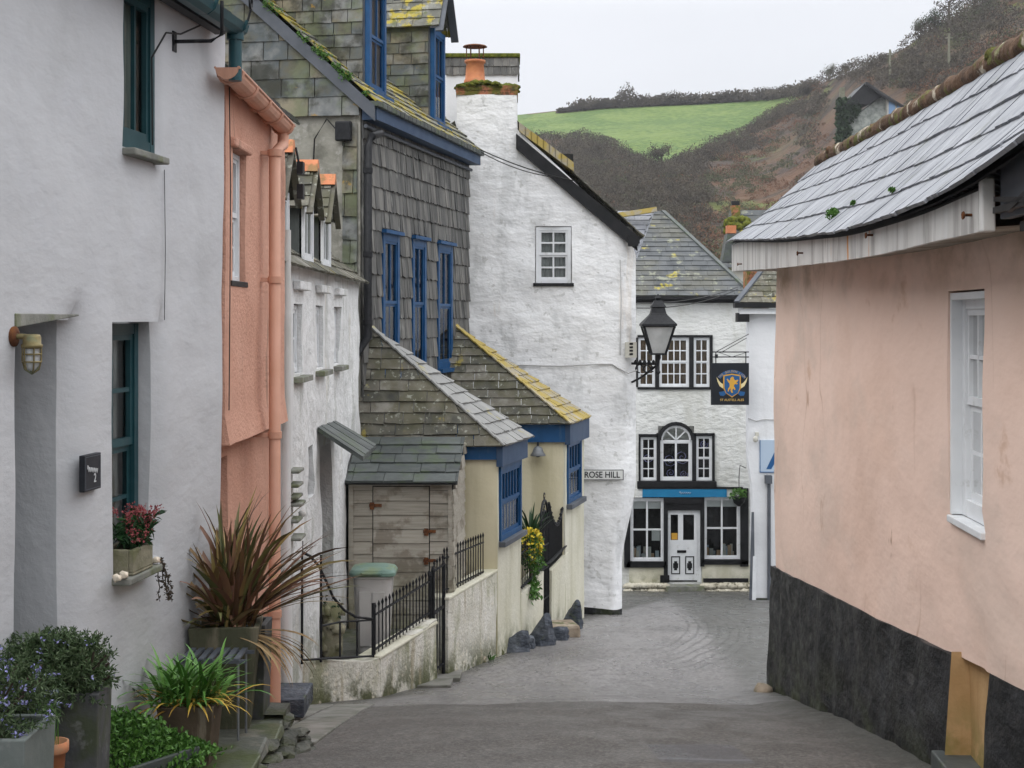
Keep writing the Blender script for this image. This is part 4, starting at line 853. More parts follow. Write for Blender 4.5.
# ---- tall slate-hung house
SL = FR(-2.0, 19.8, .212, 1); UL = 5.95
SG = FR(-2.0, 19.8, -SL.W.x, -SL.W.y, -1)      # gable end, u runs away from the street, w towards the camera
def slate_house():
    T = thing('slate_house', 'tall slate-hung house with blue windows and two dormers', 'house', (-3.6,22,G(22)))
    u = SL.ux; W0, SLOPE = .25, .9; ZE = 2.86
    zr = ZE+SLOPE*(3+W0)
    b = MB(); ws = [(u(380),u(396.5),-.75,1.2,.15), (u(410),u(423.5),-.75,1.2,.15), (u(435.5),u(450),-.77,1.2,.15)]
    wall(b, SL, 0, UL, -5.2, ZE-.05, ws, .3, .4, .0)
    # gable end: rendered wall
    wall(b, SG, 0, 6, -4.6, 2.75, (), .3, .3, .02, seed=12); b.poly([SG(0,0,2.75),SG(6,0,2.75),SG(6,0,3.0),SG(3,0,zr-.15),SG(0,0,3.0)])
    b.poly([SL(UL,0,-5.2),SL(UL,-6,-5.2),SL(UL,-6,3.0),SL(UL,-3,zr-.15),SL(UL,0,3.0)]); b.quad(SL(0,-6,-5.2),SL(UL,-6,-5.2),SL(UL,-6,3),SL(0,-6,3))
    b.build('wall', M['cement'], T)
    h = MB(); hs = [(a-.03,c+.03,d+5.0-.05,e_+5.0+.07) for a,c,d,e_,_ in ws]
    pos = lambda uu, v, hh: SL(uu, .015+hh, -5.0+v)
    slates(h, pos, 7.7, .295, .14, lambda v: (0, UL), holes=hs, th=.02, wvar=.45, gap=.006, lap=.04, jit=.014, rr=random.Random(21), ragged=.012)
    h.build('slate_hanging', M['slate_hung'], T)
    # slabs on the gable above the eave line
    g = MB(); pos = lambda uu, v, hh: SG(uu, .05+hh, 2.7+v)
    def sp(v): z = 2.7+v; return (max(-.0, (z-2.98)/SLOPE+.02), 6-max(0, (z-2.98)/SLOPE+.02))
    slates(g, pos, 3.05, .245, .52, sp, th=.012, wvar=.35, gap=.012, lap=.02, rr=random.Random(22), jit=.006); g.build('gable_slabs', M['slate_slab'], T)
    q = MB(); pos = lambda uu, v, hh: SG(.04+uu, .01+hh, -1.4+v); slates(q, pos, 4.0, .3, .2, lambda v: (0, .2), th=.02, gap=.01, rr=random.Random(23)); q.build('quoins', M['slate_slab'], T)
    # roof planes, courses of small slates
    r = MB(); pos = plane_pos(SL(-.12, W0, ZE), SL.U, -SL.W+V((0,0,SLOPE))); vl = math.hypot(3+W0, zr-ZE)
    slates(r, pos, vl, .2, .24, lambda v: (0, UL+.2), th=.018, rr=random.Random(24))
    pos = plane_pos(SL(-.12, -6-W0, ZE), SL.U, SL.W+V((0,0,SLOPE))); slates(r, pos, vl, .3, .4, lambda v: (0, UL+.2), th=.018, rr=random.Random(25))
    r.build('roof', M['slate_yellow'], T)
    # thick ends of the eaves course
    e_ = MB(); n = 30
    for k in range(n): a = -.12+(UL+.2)*k/n; e_.fbox(SL, a+.006, a+(UL+.2)/n-.006, W0-.1, W0+.035, ZE-.06, ZE+.012)
    e_.build('eaves_slates', M['slate_dark'], T, bevel=.008)
    f = MB(); f.fbox(SL, -.02, UL+.02, .03, W0-.02, ZE-.22, ZE-.062); f.build('fascia', M['blue_grey'], T)
    f = MB(); f.tube([SL(.0,.07,ZE-.3),SL(UL,.07,ZE-.3)], .028, 8); f.build('gutter', M['bargeboard'], T)
    # verge boards
    f = MB()
    A, B_ = SG(-W0+.02,.09,ZE-.05), SG(3,.09,zr-.06); dn = V((0,0,-.2))
    f.hexa([A+dn, B_+dn*1.15, B_+dn*1.15+SG.W*.03, A+dn+SG.W*.03, A, B_, B_+SG.W*.03, A+SG.W*.03])
    A, B_ = SG(6+W0-.02,.09,ZE-.05), SG(3,.092,zr-.06); f.hexa([A+dn, B_+dn*1.15, B_+dn*1.15+SG.W*.03, A+dn+SG.W*.03, A, B_, B_+SG.W*.03, A+SG.W*.03])
    f.build('bargeboard', M['bargeboard'], T)
    ms = MB(); rr = random.Random(31)
    for k in range(46):
        t = rr.random(); c = SG(-W0+.1+t*3.1, .12, ZE+.07+t*3.1*SLOPE); s = rr.uniform(.02,.055); 
        if NZ.noise(V((t*7,0,2))) > -.15: bush(c, (s*1.6,s*1.2,s), 26, .03, .018, 3, .02, mb=ms)
    ms.build('moss', M['leaf_green'], T)
    # windows in raised blue surrounds
    for a, c, d, e2, _ in ws:
        fw = win(T, SL, a, c, d, e2, .05, 2, (1,1), M['blue'], fw=.1, bar=.03, back='room', dep=.18, backd=.4, split=.5)
        hd = MB(); hd.fbox(SL, a-.05, c+.05, .03, .11, e2, e2+.05); hd.build('head_board', M['blue'], fw); hd = MB(); hd.fbox(SL, a-.04, c+.04, .03, .13, d-.06, d-.001); hd.build('sill', M['blue'], fw)
    # corner downpipe
    p = MB(); cx = SL(-.06,.12,0); p.tube([SL(.3,.18,2.5),SL(.0,.16,2.42),V((cx.x,cx.y,2.3)),V((cx.x,cx.y,-.22)),V((cx.x-.16,cx.y-.15,-.5)),V((cx.x-.22,cx.y-.25,-.62)),V((cx.x-.22,cx.y-.25,-3.9))], .055, 12)
    for z in (2.0,.9,0): p.tube([V((cx.x,cx.y,z)),V((cx.x,cx.y,z-.07))], .066, 12)
    p.build('downpipe', M['iron'], T)
    c = MB(); c.fbox(SG, .1, .32, .03, .12, 2.36, 2.62); c.build('alarm_box', M['iron'], T, bevel=.02)
    c = MB(); c.tube([SG(.3,.06,2.5),SG(.45,.05,2.66),SG(.62,.05,2.4),SG(.66,.05,1.6),SG(.6,.05,.6)], .012, 6); c.tube([SG(.9,.03,1.35),SG(.6,.04,1.42),SG(.3,.04,1.3)], .01, 5); c.build('cable', M['cable'], T)
    # two dormers
    for (x0, x1) in ((371.5, 389), (436, 447.5)):
        a, c = u(x0), u(x1); z0, z1 = 3.02, 4.72; m_ = (a+c)/2; zp = z1+.72; back = -2.6
        D = MB(); D.fbox(SL, a, c, -.35, -.1, z0, z1); D.prism([SL(a,-.1,z1),SL(c,-.1,z1),SL(m_,-.1,zp)], SL.W*-.3); D.prism([SL(a+.01,-.3,z0+.1),SL(a+.01,-.3,z1),SL(a+.01,back,z1)], SL.U*(c-a-.02))
        D.prism([SL(a,-.3,z1),SL(c,-.3,z1),SL(m_,-.3,zp)], SL.W*(back-.3)); dm = D.build('dormer', M['bargeboard'], T)
        for uu, s_ in ((a, -1), (c, 1)):
            ck = MB()
            pos = lambda q, v, hh, uu=uu, s_=s_: SL(uu+s_*(.012+hh), -.12-q, z0+v)
            slates(ck, pos, z1-z0, .175, .33, lambda v: (0, max(.02, (z0+v-2.96)/SLOPE+.02)), th=.012, wvar=.4, gap=.01, lap=.015, rr=random.Random(int(a*50)+s_))
            ck.build('cheek_slates', M['slate_slab'], dm)
        win(dm, SL, a+.02, c-.02, z0+.08, z1-.12, -.03, 2, (1,1), M['blue'], fw=.09, bar=.03, dep=.12, noback=True)
        s = MB(); s.fbox(SL, a-.03, c+.03, -.14, .07, z0+.02, z0+.075); s.build('sill', M['blue'], dm)
        rf = MB()
        for s_ in (-1, 1):
            e0 = SL(m_+s_*((c-a)/2+.12), .08, z1-.12); up_ = SL(m_,.08,zp+.02)-e0; pos = plane_pos(e0, -SL.W, up_); slates(rf, pos, up_.length, .16, .26, lambda v: (0, 2.9), rr=random.Random(int(a*60)+s_))
        rf.build('dormer_roof', M['slate_yellow'], dm)
        bb = MB()
        for s_ in (-1, 1): bb.beam(SL(m_+s_*((c-a)/2+.14),.09,z1-.2), SL(m_,.09,zp-.02), .03, .12, V((SL.W)))
        bb.build('bargeboard', M['bargeboard'], dm)
slate_house()

# ---- cream bays (one shop-like annexe of two bays with hipped slate roofs)
BL = FR(-.19, 19.7, .25, 1)
def hip_roof(T, apex, corners, ov, m_front, m_side, m_hip, seed, name='roof'):
    """apex on the house wall; corners: left eave end, street corner, far street end"""
    A, Lc, C, Fc = [V(p) for p in (apex, *corners)]
    r = MB()
    def tri(P0, P1, top, lo_extra, mb, cw, ww, rs):
        Ux = (P1-P0); LU = Ux.length; Ux.normalize(); tp = top-P0; ta = tp.dot(Ux); Vv = tp-Ux*ta; vl = Vv.length
        pos = plane_pos(P0, Ux, Vv); slates(mb, pos, vl, cw, ww, lambda v: (max(0, ta*v/vl) if ta > 0 else ta*v/vl, LU+(ta-LU)*v/vl), rr=random.Random(rs), th=.019, wvar=.45, gap=.01)
    tri(Lc, C, A, 0, r, .155, .34, seed); r.build(name, m_front, T)
    s = MB(); tri(C, Fc, A, 0, s, .2, .25, seed+1); s.build('side_roof', m_side, T)
    h = MB(); n = 15
    for k in range(n):
        a, b = lerp(C, A, k/n), lerp(C, A, (k+.96)/n); q = V((0,0,.02)); h.beam(a+q, b+q+V((0,0,.012)), .11, .02)
    h.build('hip', m_hip, T)
def bays():
    zE = -1.68
    # nearer bay
    T = thing('near_bay_annexe', 'nearer cream annexe with hipped slate roof and barred blue window, behind the shed', 'annexe', (-.9,20.2,G(20)))
    S = lambda d: V((-.19+.25*(d-19.7), d, 0))
    mb = MB(); F1 = FR(-2.05,19.7,1,0); wall(mb, F1, 0, 1.86, -4.9, zE+.02, (), .2, .2, .012, seed=31); mb.build('front_wall', M['cream'], T)
    u0, u1 = BL.ux(499.5), BL.ux(520); L1 = u1+.06
    mb = MB(); wall(mb, BL, 0, L1, -4.95, zE+.02, [(.07, L1-.06, -2.93, -1.93, .15)], .2, .15, .012, seed=32)
    mb.quad(BL(L1,0,-4.95),BL(L1,-1.9,-4.95),BL(L1,-1.9,zE),BL(L1,0,zE)); mb.build('street_wall', M['cream_white'], T)
    f = win(T, BL, .075, L1-.065, -2.92, -1.94, .03, 6, (1,1), M['blue'], fw=.07, bar=.035, dep=.1, backd=.4, sillm=M['bargeboard'], sill=(.07,.07,.04))
    fb = MB(); fb.fbox(F1, 0, 1.9, .0, .06, zE-.15, zE+.02); fb.build('fascia', M['blue'], T)
    fb = MB(); fb.fbox(BL, -.08, L1+.03, .005, .09, zE-.24, zE+.02); fb.build('street_fascia', M['blue_grey'], T)
    ap = P(370, 327, 20.2); hip_roof(T, ap, (V((-2.2,19.56,zE+.03)), V((-.09,19.56,zE+.03)), V((.3,21.12,zE+.03))), .1, M['slate_roof'], M['slate_pale'], M['slate_pale'], 40)
    b = MB(); b.poly([V((-2.15,19.7,zE)),V((-2.15,19.9,-.1)),V((-1.9,20.4,-.1)),V((-1.55,21.1,zE))]); b.build('flashing', M['bargeboard'], T)
    # farther bay
    T = thing('far_bay_annexe', 'farther cream annexe with yellow-lichened hip, against the white gable', 'annexe', (0,24.4,G(24)))
    d0 = 23.86; F2 = FR(-1.3,d0,1,0); cx = S(d0).x; mb = MB(); wall(mb, F2, 0, cx+1.3, -5.3, zE+.02, (), .2, .2, .014, seed=33); mb.build('front_wall', M['cream'], T)
    B2 = FR(cx, d0, .25, 1); L2 = 1.5; mb = MB(); wall(mb, B2, 0, L2, -5.4, zE+.02, [(.1, L2-.3, -2.95, -1.93, .15)], .2, .15, .012, seed=34); mb.quad(B2(L2,0,-5.4),B2(L2,-2,-5.4),B2(L2,-2,zE),B2(L2,0,zE)); mb.build('street_wall', M['cream_white'], T)
    win(T, B2, .105, L2-.305, -2.94, -1.94, .03, 4, (1,1), M['blue'], fw=.07, bar=.035, dep=.1, backd=.4, sillm=M['bargeboard'], sill=(.08,.07,.05))
    fb = MB(); fb.fbox(F2, 0, cx+1.3+.03, .0, .06, zE-.26, zE+.02); fb.build('fascia', M['blue'], T)
    fb = MB(); fb.fbox(B2, -.06, L2+.02, .005, .09, zE-.3, zE+.02); fb.build('street_fascia', M['blue_grey'], T)
    ap = P(453, 324, 24.75); hip_roof(T, ap, (V((-1.75,23.7,zE+.03)), V((cx+.09,23.7,zE+.03)), V((cx+.48,25.35,zE+.03))), .1, M['slate_roof'], M['hip_yellow'], M['hip_yellow'], 50)
bays()
# ---- white gable house
GB = FR(0, 26.2, 1, 0)
def gable_house():
    T = thing('white_gable_house', 'tall whitewashed rubble gable house with mossy chimney at the street corner', 'house', (0,27,G(27)))
    s = 26.2/F; Z = lambda y: (320-y)*s; X = lambda x: (x-512)*s
    xr = X(637); xa = X(486); zr_ = Z(236); slope = (Z(128)-Z(236))/(X(635)-X(517))
    top = lambda u: min(Z(236)+slope*(xr-u), Z(236)+slope*(u-(2*xa-xr)), 1e9)
    def warp(u, w, z):
        if u > .9:
            R = lerp(X(623), xr, sstep(-4.35, -2.75, z)); 
            if z > 1.15: R = lerp(R, X(634), sstep(1.15, 1.3, z))
            k = (u-.9)/(xr-.9); u = .9+(R-.9)*k
            if w > -.2: w -= .25*sstep(.8, 1, k)**2
        return u, w, z
    ops = [(X(535),X(572),Z(284),Z(226),.16)]
    zl = 2*xa-xr
    gtop = lambda u: Z(94.5) if X(457)-.001 <= u <= X(517)+.001 else min(Z(240)+slope*(xr-u), Z(240)+slope*(u-zl))+.02
    mb = MB()
    wall(mb, GB, zl, xr, -5.7, Z(236)+.5, ops, .4, .11, .045, 1.7, top=gtop, warp=warp, brk=(xa, X(457), X(457)-.012, X(517), X(517)+.012), seed=51)
    # side and back walls
    sidez = [-5.9,-4.4,-3.9,-3.4,-2.9,-2.5,1.1,Z(237)]
    for za, zb_ in zip(sidez, sidez[1:]):
        ra, rb = warp(xr, -1, za)[0], warp(xr, -1, zb_)[0]; mb.quad(GB(ra,-.4,za),GB(min(ra,xr)-.0,-7,za),GB(rb,-7,zb_),GB(rb,-.4,zb_)); mb.quad(GB(zl,-.4,-5.9),GB(zl,-7,-5.9),GB(zl,-7,Z(236)),GB(zl,-.4,Z(236)))
    mb.poly([GB(zl,-7,-5.9),GB(xr,-7,-5.9),GB(xr,-7,Z(236)),GB(xa,-7,Z(236)+slope*(xr-xa)),GB(zl,-7,Z(236))])
    mb.build('wall', M['white_rubble'], T)
    pl = MB(); 
    def wp2(u, w, z): u2, w2, z2 = warp(u, w, z); return u2, w2+(.02 if w > -.2 else 0), z2
    wall(pl, GB, X(560), xr, -5.7, -5.0, (), .3, .12, .01, warp=wp2, seed=52, top=lambda u: lerp(-4.97,-5.06,(u-.9))+.02*NZ.noise(V((u*5,0,0)))); pl.build('plinth', M['plinth'], T)
    win(T, GB, X(536), X(571), Z(283), Z(227), -.03, 2, (2,2), M['white_paint'], fw=.06, bar=.03, back='grey_blind', sillm=M['black_wood'], sill=(.06,.07,.05), backd=.3, split=.5)
    # roof
    r = MB(); vl = math.hypot(xr-xa+.2, slope*(xr-xa+.2))
    pos = plane_pos(GB(xr+.12,.02,Z(236)-.02), -GB.W, V((-1,0,slope))); slates(r, pos, (xr+.12-X(517))*math.hypot(1,slope), .22, .28, lambda v: (0,7.2), rr=random.Random(53)); r.build('roof', M['slate_roof'], T); r = MB()
    pos = plane_pos(GB(zl-.12,.02,Z(236)-.02), -GB.W, V((1,0,slope))); slates(r, pos, (X(455)-zl+.12)*math.hypot(1,slope), .22, .28, lambda v: (0,7.2), rr=random.Random(54)); r.build('roof', M['slate_roof'], T)
    b = MB()
    def strip(x0, y0, x1, y1, h, w0, w1, mbb):
        A, B_ = GB(X(x0),w0,Z(y0)), GB(X(x1),w0,Z(y1)); dn = V((0,0,-h*s)); dw = GB.W*(w1-w0); mbb.hexa([A+dn,B_+dn,B_+dn+dw,A+dn+dw,A,B_,B_+dw,A+dw])
    strip(516, 134, 637, 236, 15, .0, .1, b); strip(629, 235, 639, 237, 7, .0, .16, b); b.build('bargeboard', M['black_wood'], T)
    # lichened verge and small dormer end on the street slope
    b = MB()
    for k in range(9): x = 519+k*6; strip(x, 122.5+k*4.4, x+6.6, 127.5+k*4.4, 9, -.5, .06, b)
    b.build('verge_tiles', M['hip_yellow'], T)
    d = MB(); pts = [GB(X(552),-.5,Z(158)),GB(X(571),-.5,Z(158)),GB(X(570),-.5,Z(177)),GB(X(552),-.5,Z(165))]; d.prism(pts, (0,1.6,0)); d.prism([GB(X(548),-.35,Z(150)),GB(X(574),-.35,Z(152)),GB(X(574),-.35,Z(158)),GB(X(552),-.35,Z(157))], (0,2,0)); d.build('dormer', M['black_wood'], T)
    # chimney
    c = MB(); c.box((X(487),26.2+.55,Z(150)), (X(517)-X(457)-.03,.75,Z(95)-Z(150)))
    c.quad(GB(X(517),0,Z(150)),GB(X(517),-.9,Z(150)),GB(X(517),-.9,Z(95)),GB(X(517),0,Z(95)))
    ch = c.build('chimney', M['white_rubble'], T)
    c = MB()
    for k, y in enumerate((95, 90)): wall(c, FR(0,26.2+.0,1,0), X(456-k*.0), X(518), Z(y)+.002, Z(y-4.6), (), .95, .1, .03, 2, seed=56+k)
    c.build('cap_bricks', M['mossy_brick'], ch)
    c = MB(); rr = random.Random(8)
    for k in range(90):
        x = rr.uniform(457, 516); q = GB(X(x), -rr.uniform(0,.8), Z(86)+.05*max(0, 1-abs(x-482)/30)+rr.uniform(-.02,.03)); blob(c, q, (.1,.1,.05), 1, .4)
    c.build('moss', M['moss'], ch)
    c = MB(); cc = GB(X(474.5),-.35,Z(80)); c.lathe(cc, [(.2,0),(.195,.05),(.175,.07),(.155,.34),(.185,.36),(.185,.4),(.14,.41)], 20); pt_ = c.build('chimney_pot', M['terracotta'], ch)
    c = MB()
    for a in range(6): q = cc+V((.15*math.cos(a*1.047), .15*math.sin(a*1.047), .44)); c.tube([q, q+V((0,0,.2))], .01, 5)
    c.lathe(cc+V((0,0,.64)), [(.22,0),(.2,.02),(.08,.045),(.02,.05)], 18); c.build('cowl', M['rust'], ch)
    # second stack hung with slates behind
    c = MB(); fr = FR(0, 27.6, 1, 0); s2 = 27.6/F; x0, x1 = (446-512)*s2, (517.5-512)*s2; z0, z1 = (320-92)*s2, (320-55)*s2
    c.fbox(fr, x0, x1, -.8, 0, z0-2, z1); st = c.build('slate_stack', M['white_plain'], T)
    c = MB(); slates(c, lambda uu, v, hh: fr(x0+uu, .01+hh, (320-75)*s2+v), z1-(320-75)*s2-.05, .16, .13, lambda v: (-.02, x1-x0+.02), th=.014, rr=random.Random(58)); 
    slates(c, lambda uu, v, hh: fr(x1+.01+hh, -uu, (320-75)*s2+v), z1-(320-75)*s2-.05, .16, .13, lambda v: (0, .8), th=.014, rr=random.Random(59)); c.build('stack_slates', M['slate_hung'], st)
    c = MB(); c.fbox(fr, x0-.05, x1+.05, -.85, .05, z1-.05, z1+.03); c.build('stack_capping', M['moss'], st, bevel=.02)
    # small fittings
    c = MB(); c.box(tuple(GB(X(632.5),.1,Z(246.5))), (.17,.2,.17)); c.tube([GB(X(632),0,Z(242)),GB(X(632.5),.12,Z(242))], .02, 6); c.build('floodlight', M['black_wood'], T)
    c = MB(); c.box(tuple(GB(X(630.5),.05,Z(357.5))), (.2,.1,.27)); vb = c.build('vent_box', M['plastic_white'], T)
    c = MB()
    for k in range(4): c.fbox(GB, X(629), X(632.5), .1, .106, Z(355)+k*.06, Z(355)+k*.06+.035)
    c.build('grille', M['black_wood'], vb)
    c = MB(); c.tube([GB(X(x),.05,Z(y)) for x, y in ((498,368),(520,365),(560,366),(600,364),(612,364),(618,368),(628,373),(637,370))], .014, 5); c.tube([GB(X(x),.05,Z(y)) for x, y in ((620,260),(621,300),(620,355))], .01, 5); c.build('cable', M['cable_white'], T)
gable_house()
def street_sign():
    s = 26.14/F; Z = lambda y: (320-y)*s; X = lambda x: (x-512)*s; T = thing('street_name_sign', 'white street plate reading ROSE HILL on the white gable wall', 'sign', (X(600),26.14,Z(481)))
    fr = FR(0, 26.14, 1, 0); x0, x1, z0, z1 = X(573), X(623.5), Z(480), Z(469.5)
    m = MB(); m.fbox(fr, x0, x1, 0, .02, z0, z1); m.build('plate', M['sign_white'], T)
    m = MB(); e = .012
    for a, b, c, d in ((x0,x1,z0,z0+e),(x0,x1,z1-e,z1),(x0,x0+e,z0+e,z1-e),(x1-e,x1,z0+e,z1-e)): m.fbox(fr, a, b, .02, .023, c, d)
    m.build('border', M['sign_black'], T)
    text('ROSE HILL', M['sign_black'], T, fr, (X(583.5)+X(620.5))/2, .022, (z0+z1)/2-.002, .15, sx=.9, bold=.002)
street_sign()
def lantern():
    d = 26.0; p = P(658, 372, d); T = thing('street_lantern', 'black four-sided street lantern bracketed from the white gable corner', 'street lamp', tuple(p)); s = d/F
    c = V((p.x, d, 0)); z = lambda y: (320-y)*s
    m = MB()
    def ring(r, zz): return [c+V((i*r, j*r, zz)) for i, j in ((-1,-1),(1,-1),(1,1),(-1,1))]
    lv = [(.3,z(326)),(.3,z(324)),(.15,z(315)),(.13,z(313)),(.11,z(308)),(.13,z(307)),(.07,z(301)),(.03,z(300)),(.05,z(298)),(.01,z(294))]
    for (r0,a),(r1,b) in zip(lv, lv[1:]): m.add(ring(r0,a)+ring(r1,b), [(0,1,5,4),(1,2,6,5),(2,3,7,6),(3,0,4,7)])
    m.add(ring(*lv[0]), [(0,1,2,3)]); m.build('hood', M['iron'], T); m = MB(); m.lathe(c, [(.05,z(354)),(.05,z(358)),(.03,z(361)),(.03,z(371)),(.05,z(372)),(.01,z(375))], 10); m.build('stem', M['iron'], T)
    m = MB(); t = ring(.265, z(326)); b = ring(.12, z(354))
    for i in range(4): m.beam(t[i], b[i], .03, .03); m.beam(t[i], t[(i+1)%4], .03, .03); m.beam(b[i], b[(i+1)%4], .03, .03)
    m.build('frame', M['iron'], T)
    m = MB(); t = ring(.25, z(327)); b = ring(.112, z(353)); 
    for i in range(4): m.quad(t[i], t[(i+1)%4], b[(i+1)%4], b[i])
    m.build('glass', M['glass_lamp'], T)
    m = MB(); w = V((2.1, 26.3, 0)); A = w+V((0,0,z(364))); B_ = c+V((0,0,z(364))); m.beam(A, B_, .035, .04); m.tube([w+V((0,0,z(383))), lerp(w,c,.35)+V((0,0,z(378))), lerp(w,c,.75)+V((0,0,z(370))), B_], .02, 6)
    for k, (t_, r) in enumerate(((.3,.07),(.58,.06),(.82,.045))):
        q = lerp(w, c, t_)+V((0,0,z(368+0))); m.tube([q+V((r*math.cos(a*.6), 0, r*math.sin(a*.6)-.02)) for a in range(9)], .013, 5)
    for k in range(5): m.lathe(lerp(A,B_,.15+.17*k), [(.02,0),(.035,.03),(.01,.07)], 6)
    m.build('bracket', M['iron'], T)
lantern()

# ---- far shop building
SH = FR(0, 41, 1, 0)
def shop_building():
    d = 41.; s = d/F; Z = lambda y: (320-y)*s; X = lambda x: (x-512)*s
    T = thing('shop_building', 'white building with arched window over a blue and black shopfront', 'shop', (X(690),42,Z(585)))
    ops = [(X(637.5),X(712.5),Z(388),Z(336),.2), (X(638.5),X(658),Z(481),Z(436),.2), (X(658),X(694),Z(481),Z(426),.2), (X(694),X(714),Z(481),Z(434),.2), (X(627),X(667),Z(566),Z(497),.3), (X(667),X(701),Z(582),Z(497),.3), (X(701),X(742),Z(566),Z(497),.3)]
    mb = MB(); wall(mb, SH, X(585), X(800), -7.6, Z(296), ops, .35, .3, .03, 1.0, seed=61)
    a, b = X(585), X(800); mb.quad(SH(a,-.3,-8),SH(a,-6,-8),SH(a,-6,Z(296)),SH(a,-.3,Z(296))); mb.quad(SH(b,-.3,-8),SH(b,-6,-8),SH(b,-6,Z(296)),SH(b,-.3,Z(296))); mb.quad(SH(a,-6,-8),SH(b,-6,-8),SH(b,-6,Z(296)),SH(a,-6,Z(296)))
    mb.build('wall', M['white_far'], T)
    # upper triple sash
    mb = MB()
    for x0, x1, y0, y1 in ((637.5,712.5,335,337.5),(637.5,712.5,387,389.5),(655,659,337.5,387),(689,693.5,337.5,387),(709.5,712.5,337.5,387),(636,638,337.5,387)): mb.fbox(SH, X(x0), X(x1), -.05, .05, Z(y1), Z(y0))
    sr = mb.build('surround', M['black_wood'], T)
    for x0, x1, c in ((638,655,2),(659,689,4),(693.5,709.5,2)): win(T, SH, X(x0), X(x1), Z(387), Z(337.5), .0, c, (2,2), M['white_paint'], fw=.045, bar=.03, back='brown_blind', backd=.3)
    # arched window group
    mb = MB()
    for x0, x1, y0, y1 in ((638.5,640.5,436,481),(656.5,660,433,481),(692,696,433,481),(712,714.5,434,481),(638.5,658,434,437),(694,714.5,433,436),(637,716,481,487)): mb.fbox(SH, X(x0), X(x1), -.05, .06+(.1 if y0 == 481 else 0), Z(y1), Z(y0))
    cx, cz = X(676), Z(440); pts = []
    for k in range(13): a_ = math.pi*k/12; pts.append((cx+X(512+18.5)*math.cos(a_), cz+.5*math.sin(a_)))
    inner = [(cx+X(512+15)*math.cos(math.pi*k/12), cz+.4*math.sin(math.pi*k/12)) for k in range(13)]
    for k in range(12):
        A, B_, C, D = pts[k], pts[k+1], inner[k+1], inner[k]; mb.prism([SH(p[0],.07,p[1]) for p in (A,B_,C,D)], (0,.14,0))
    mb.build('surround', M['black_wood'], T)
    win(T, SH, X(640.5), X(656.5), Z(480.5), Z(437), .0, 2, (2,2), M['white_paint'], fw=.045, bar=.028, sash=False if False else True, backd=.3)
    win(T, SH, X(696), X(712), Z(480.5), Z(436), .0, 2, (2,2), M['white_paint'], fw=.045, bar=.028, backd=.3)
    f = win(T, SH, X(660), X(692), Z(480.5), cz, .0, 2, 2, M['white_paint'], fw=.06, bar=.05, sash=False, backd=.3)
    m = MB(); 
    for k in range(12):
        a0, a1 = math.pi*k/12, math.pi*(k+1)/12; R0, R1 = X(512+15.5), X(512+13.2); mb_ = [(cx+R0*math.cos(a0), cz+.4*math.sin(a0)),(cx+R0*math.cos(a1), cz+.4*math.sin(a1)),(cx+R1*math.cos(a1), cz+.34*math.sin(a1)),(cx+R1*math.cos(a0), cz+.34*math.sin(a0))]
        m.prism([SH(p[0],.02,p[1]) for p in mb_], (0,.06,0))
    for k in (1,2,3): a0 = math.pi*k/4; m.beam(SH(cx,0,cz), SH(cx+.36*math.cos(a0),0,cz+.34*math.sin(a0)), .03, .03)
    m.build('fanlight', M['white_paint'], T); m = MB(); m.poly([SH(x_, -.03, z_) for x_, z_ in inner]); m.build('fanlight_pane', M['glass'], T)
    m = MB(); rr = random.Random(4)
    for cx_, cz_, R in ((X(670),Z(460),.2),(X(682),Z(457),.22),(X(671),Z(473),.15),(X(648),Z(458),.14),(X(684),Z(474),.12),(X(704),Z(444),.12)):
        m.tube([SH(cx_+R*k/16*math.cos(k*.8), -.045, cz_+R*k/16*math.sin(k*.8)) for k in range(17)], .01, 4)
    m.build('window_scrolls', M['flower_lilac'], T)
    # shopfront
    m = MB()
    for x0, x1, y0, y1, w in ((636,718,481,487,.2),(716,738,486.5,488,.14)): m.fbox(SH, X(x0), X(x1), 0, w, Z(y1), Z(y0)) if False else None
    for x0, x1, y0, y1 in ((624,630,500,567),(663.5,667.5,497,582),(700,704,497,566),(740,748,488,566),(626,666,561,567),(701,748,559.5,564),(667,701,497,510)): m.fbox(SH, X(x0), X(x1), -.1, .1, Z(y1), Z(y0))
    m.fbox(SH, X(664), X(701), .1, .13, Z(503), Z(497)); m.fbox(SH, X(637), X(742), .06, .16, Z(488.3), Z(486.5)); m.fbox(SH, X(703), X(748), .0, .08, Z(582), Z(578)); m.fbox(SH, X(660), X(669), .0, .09, Z(582), Z(575))
    m.build('shopfront', M['black_wood'], T)
    m = MB(); m.fbox(SH, X(642), X(726), .0, .15, Z(496.5), Z(488.5)); fb = m.build('shop_sign', M['shop_blue'], T); m = MB(); m.fbox(SH, X(632), X(642), .0, .12, Z(497), Z(488.5)); m.fbox(SH, X(726), X(738), .0, .12, Z(496), Z(488.5)); m.build('fascia_end', M['white_far'], T)
    m = MB(); m.tube([SH(X(679)+.012*k, .155, Z(492.4)+.035*math.sin(k*1.3)*(1.5 if k < 4 else .8)) for k in range(26)], .007, 4); m.build('handwriting', M['sign_pale'], fb)
    win(T, SH, X(630), X(664), Z(561), Z(498), .02, 2, 2, M['white_paint'], fw=.055, bar=.05, sash=False, backd=.8)
    win(T, SH, X(703.5), X(740), Z(559), Z(497), .02, 2, 2, M['white_paint'], fw=.055, bar=.05, sash=False, backd=.8)
    m = MB(); m.fbox(SH, X(631.5), X(662.5), -.1, -.08, Z(509), Z(499)); m.fbox(SH, X(705), X(738.5), -.1, -.08, Z(507), Z(498)); m.build('shop_blind', M['sign_white'], T)
    m = MB(); rr = random.Random(9)
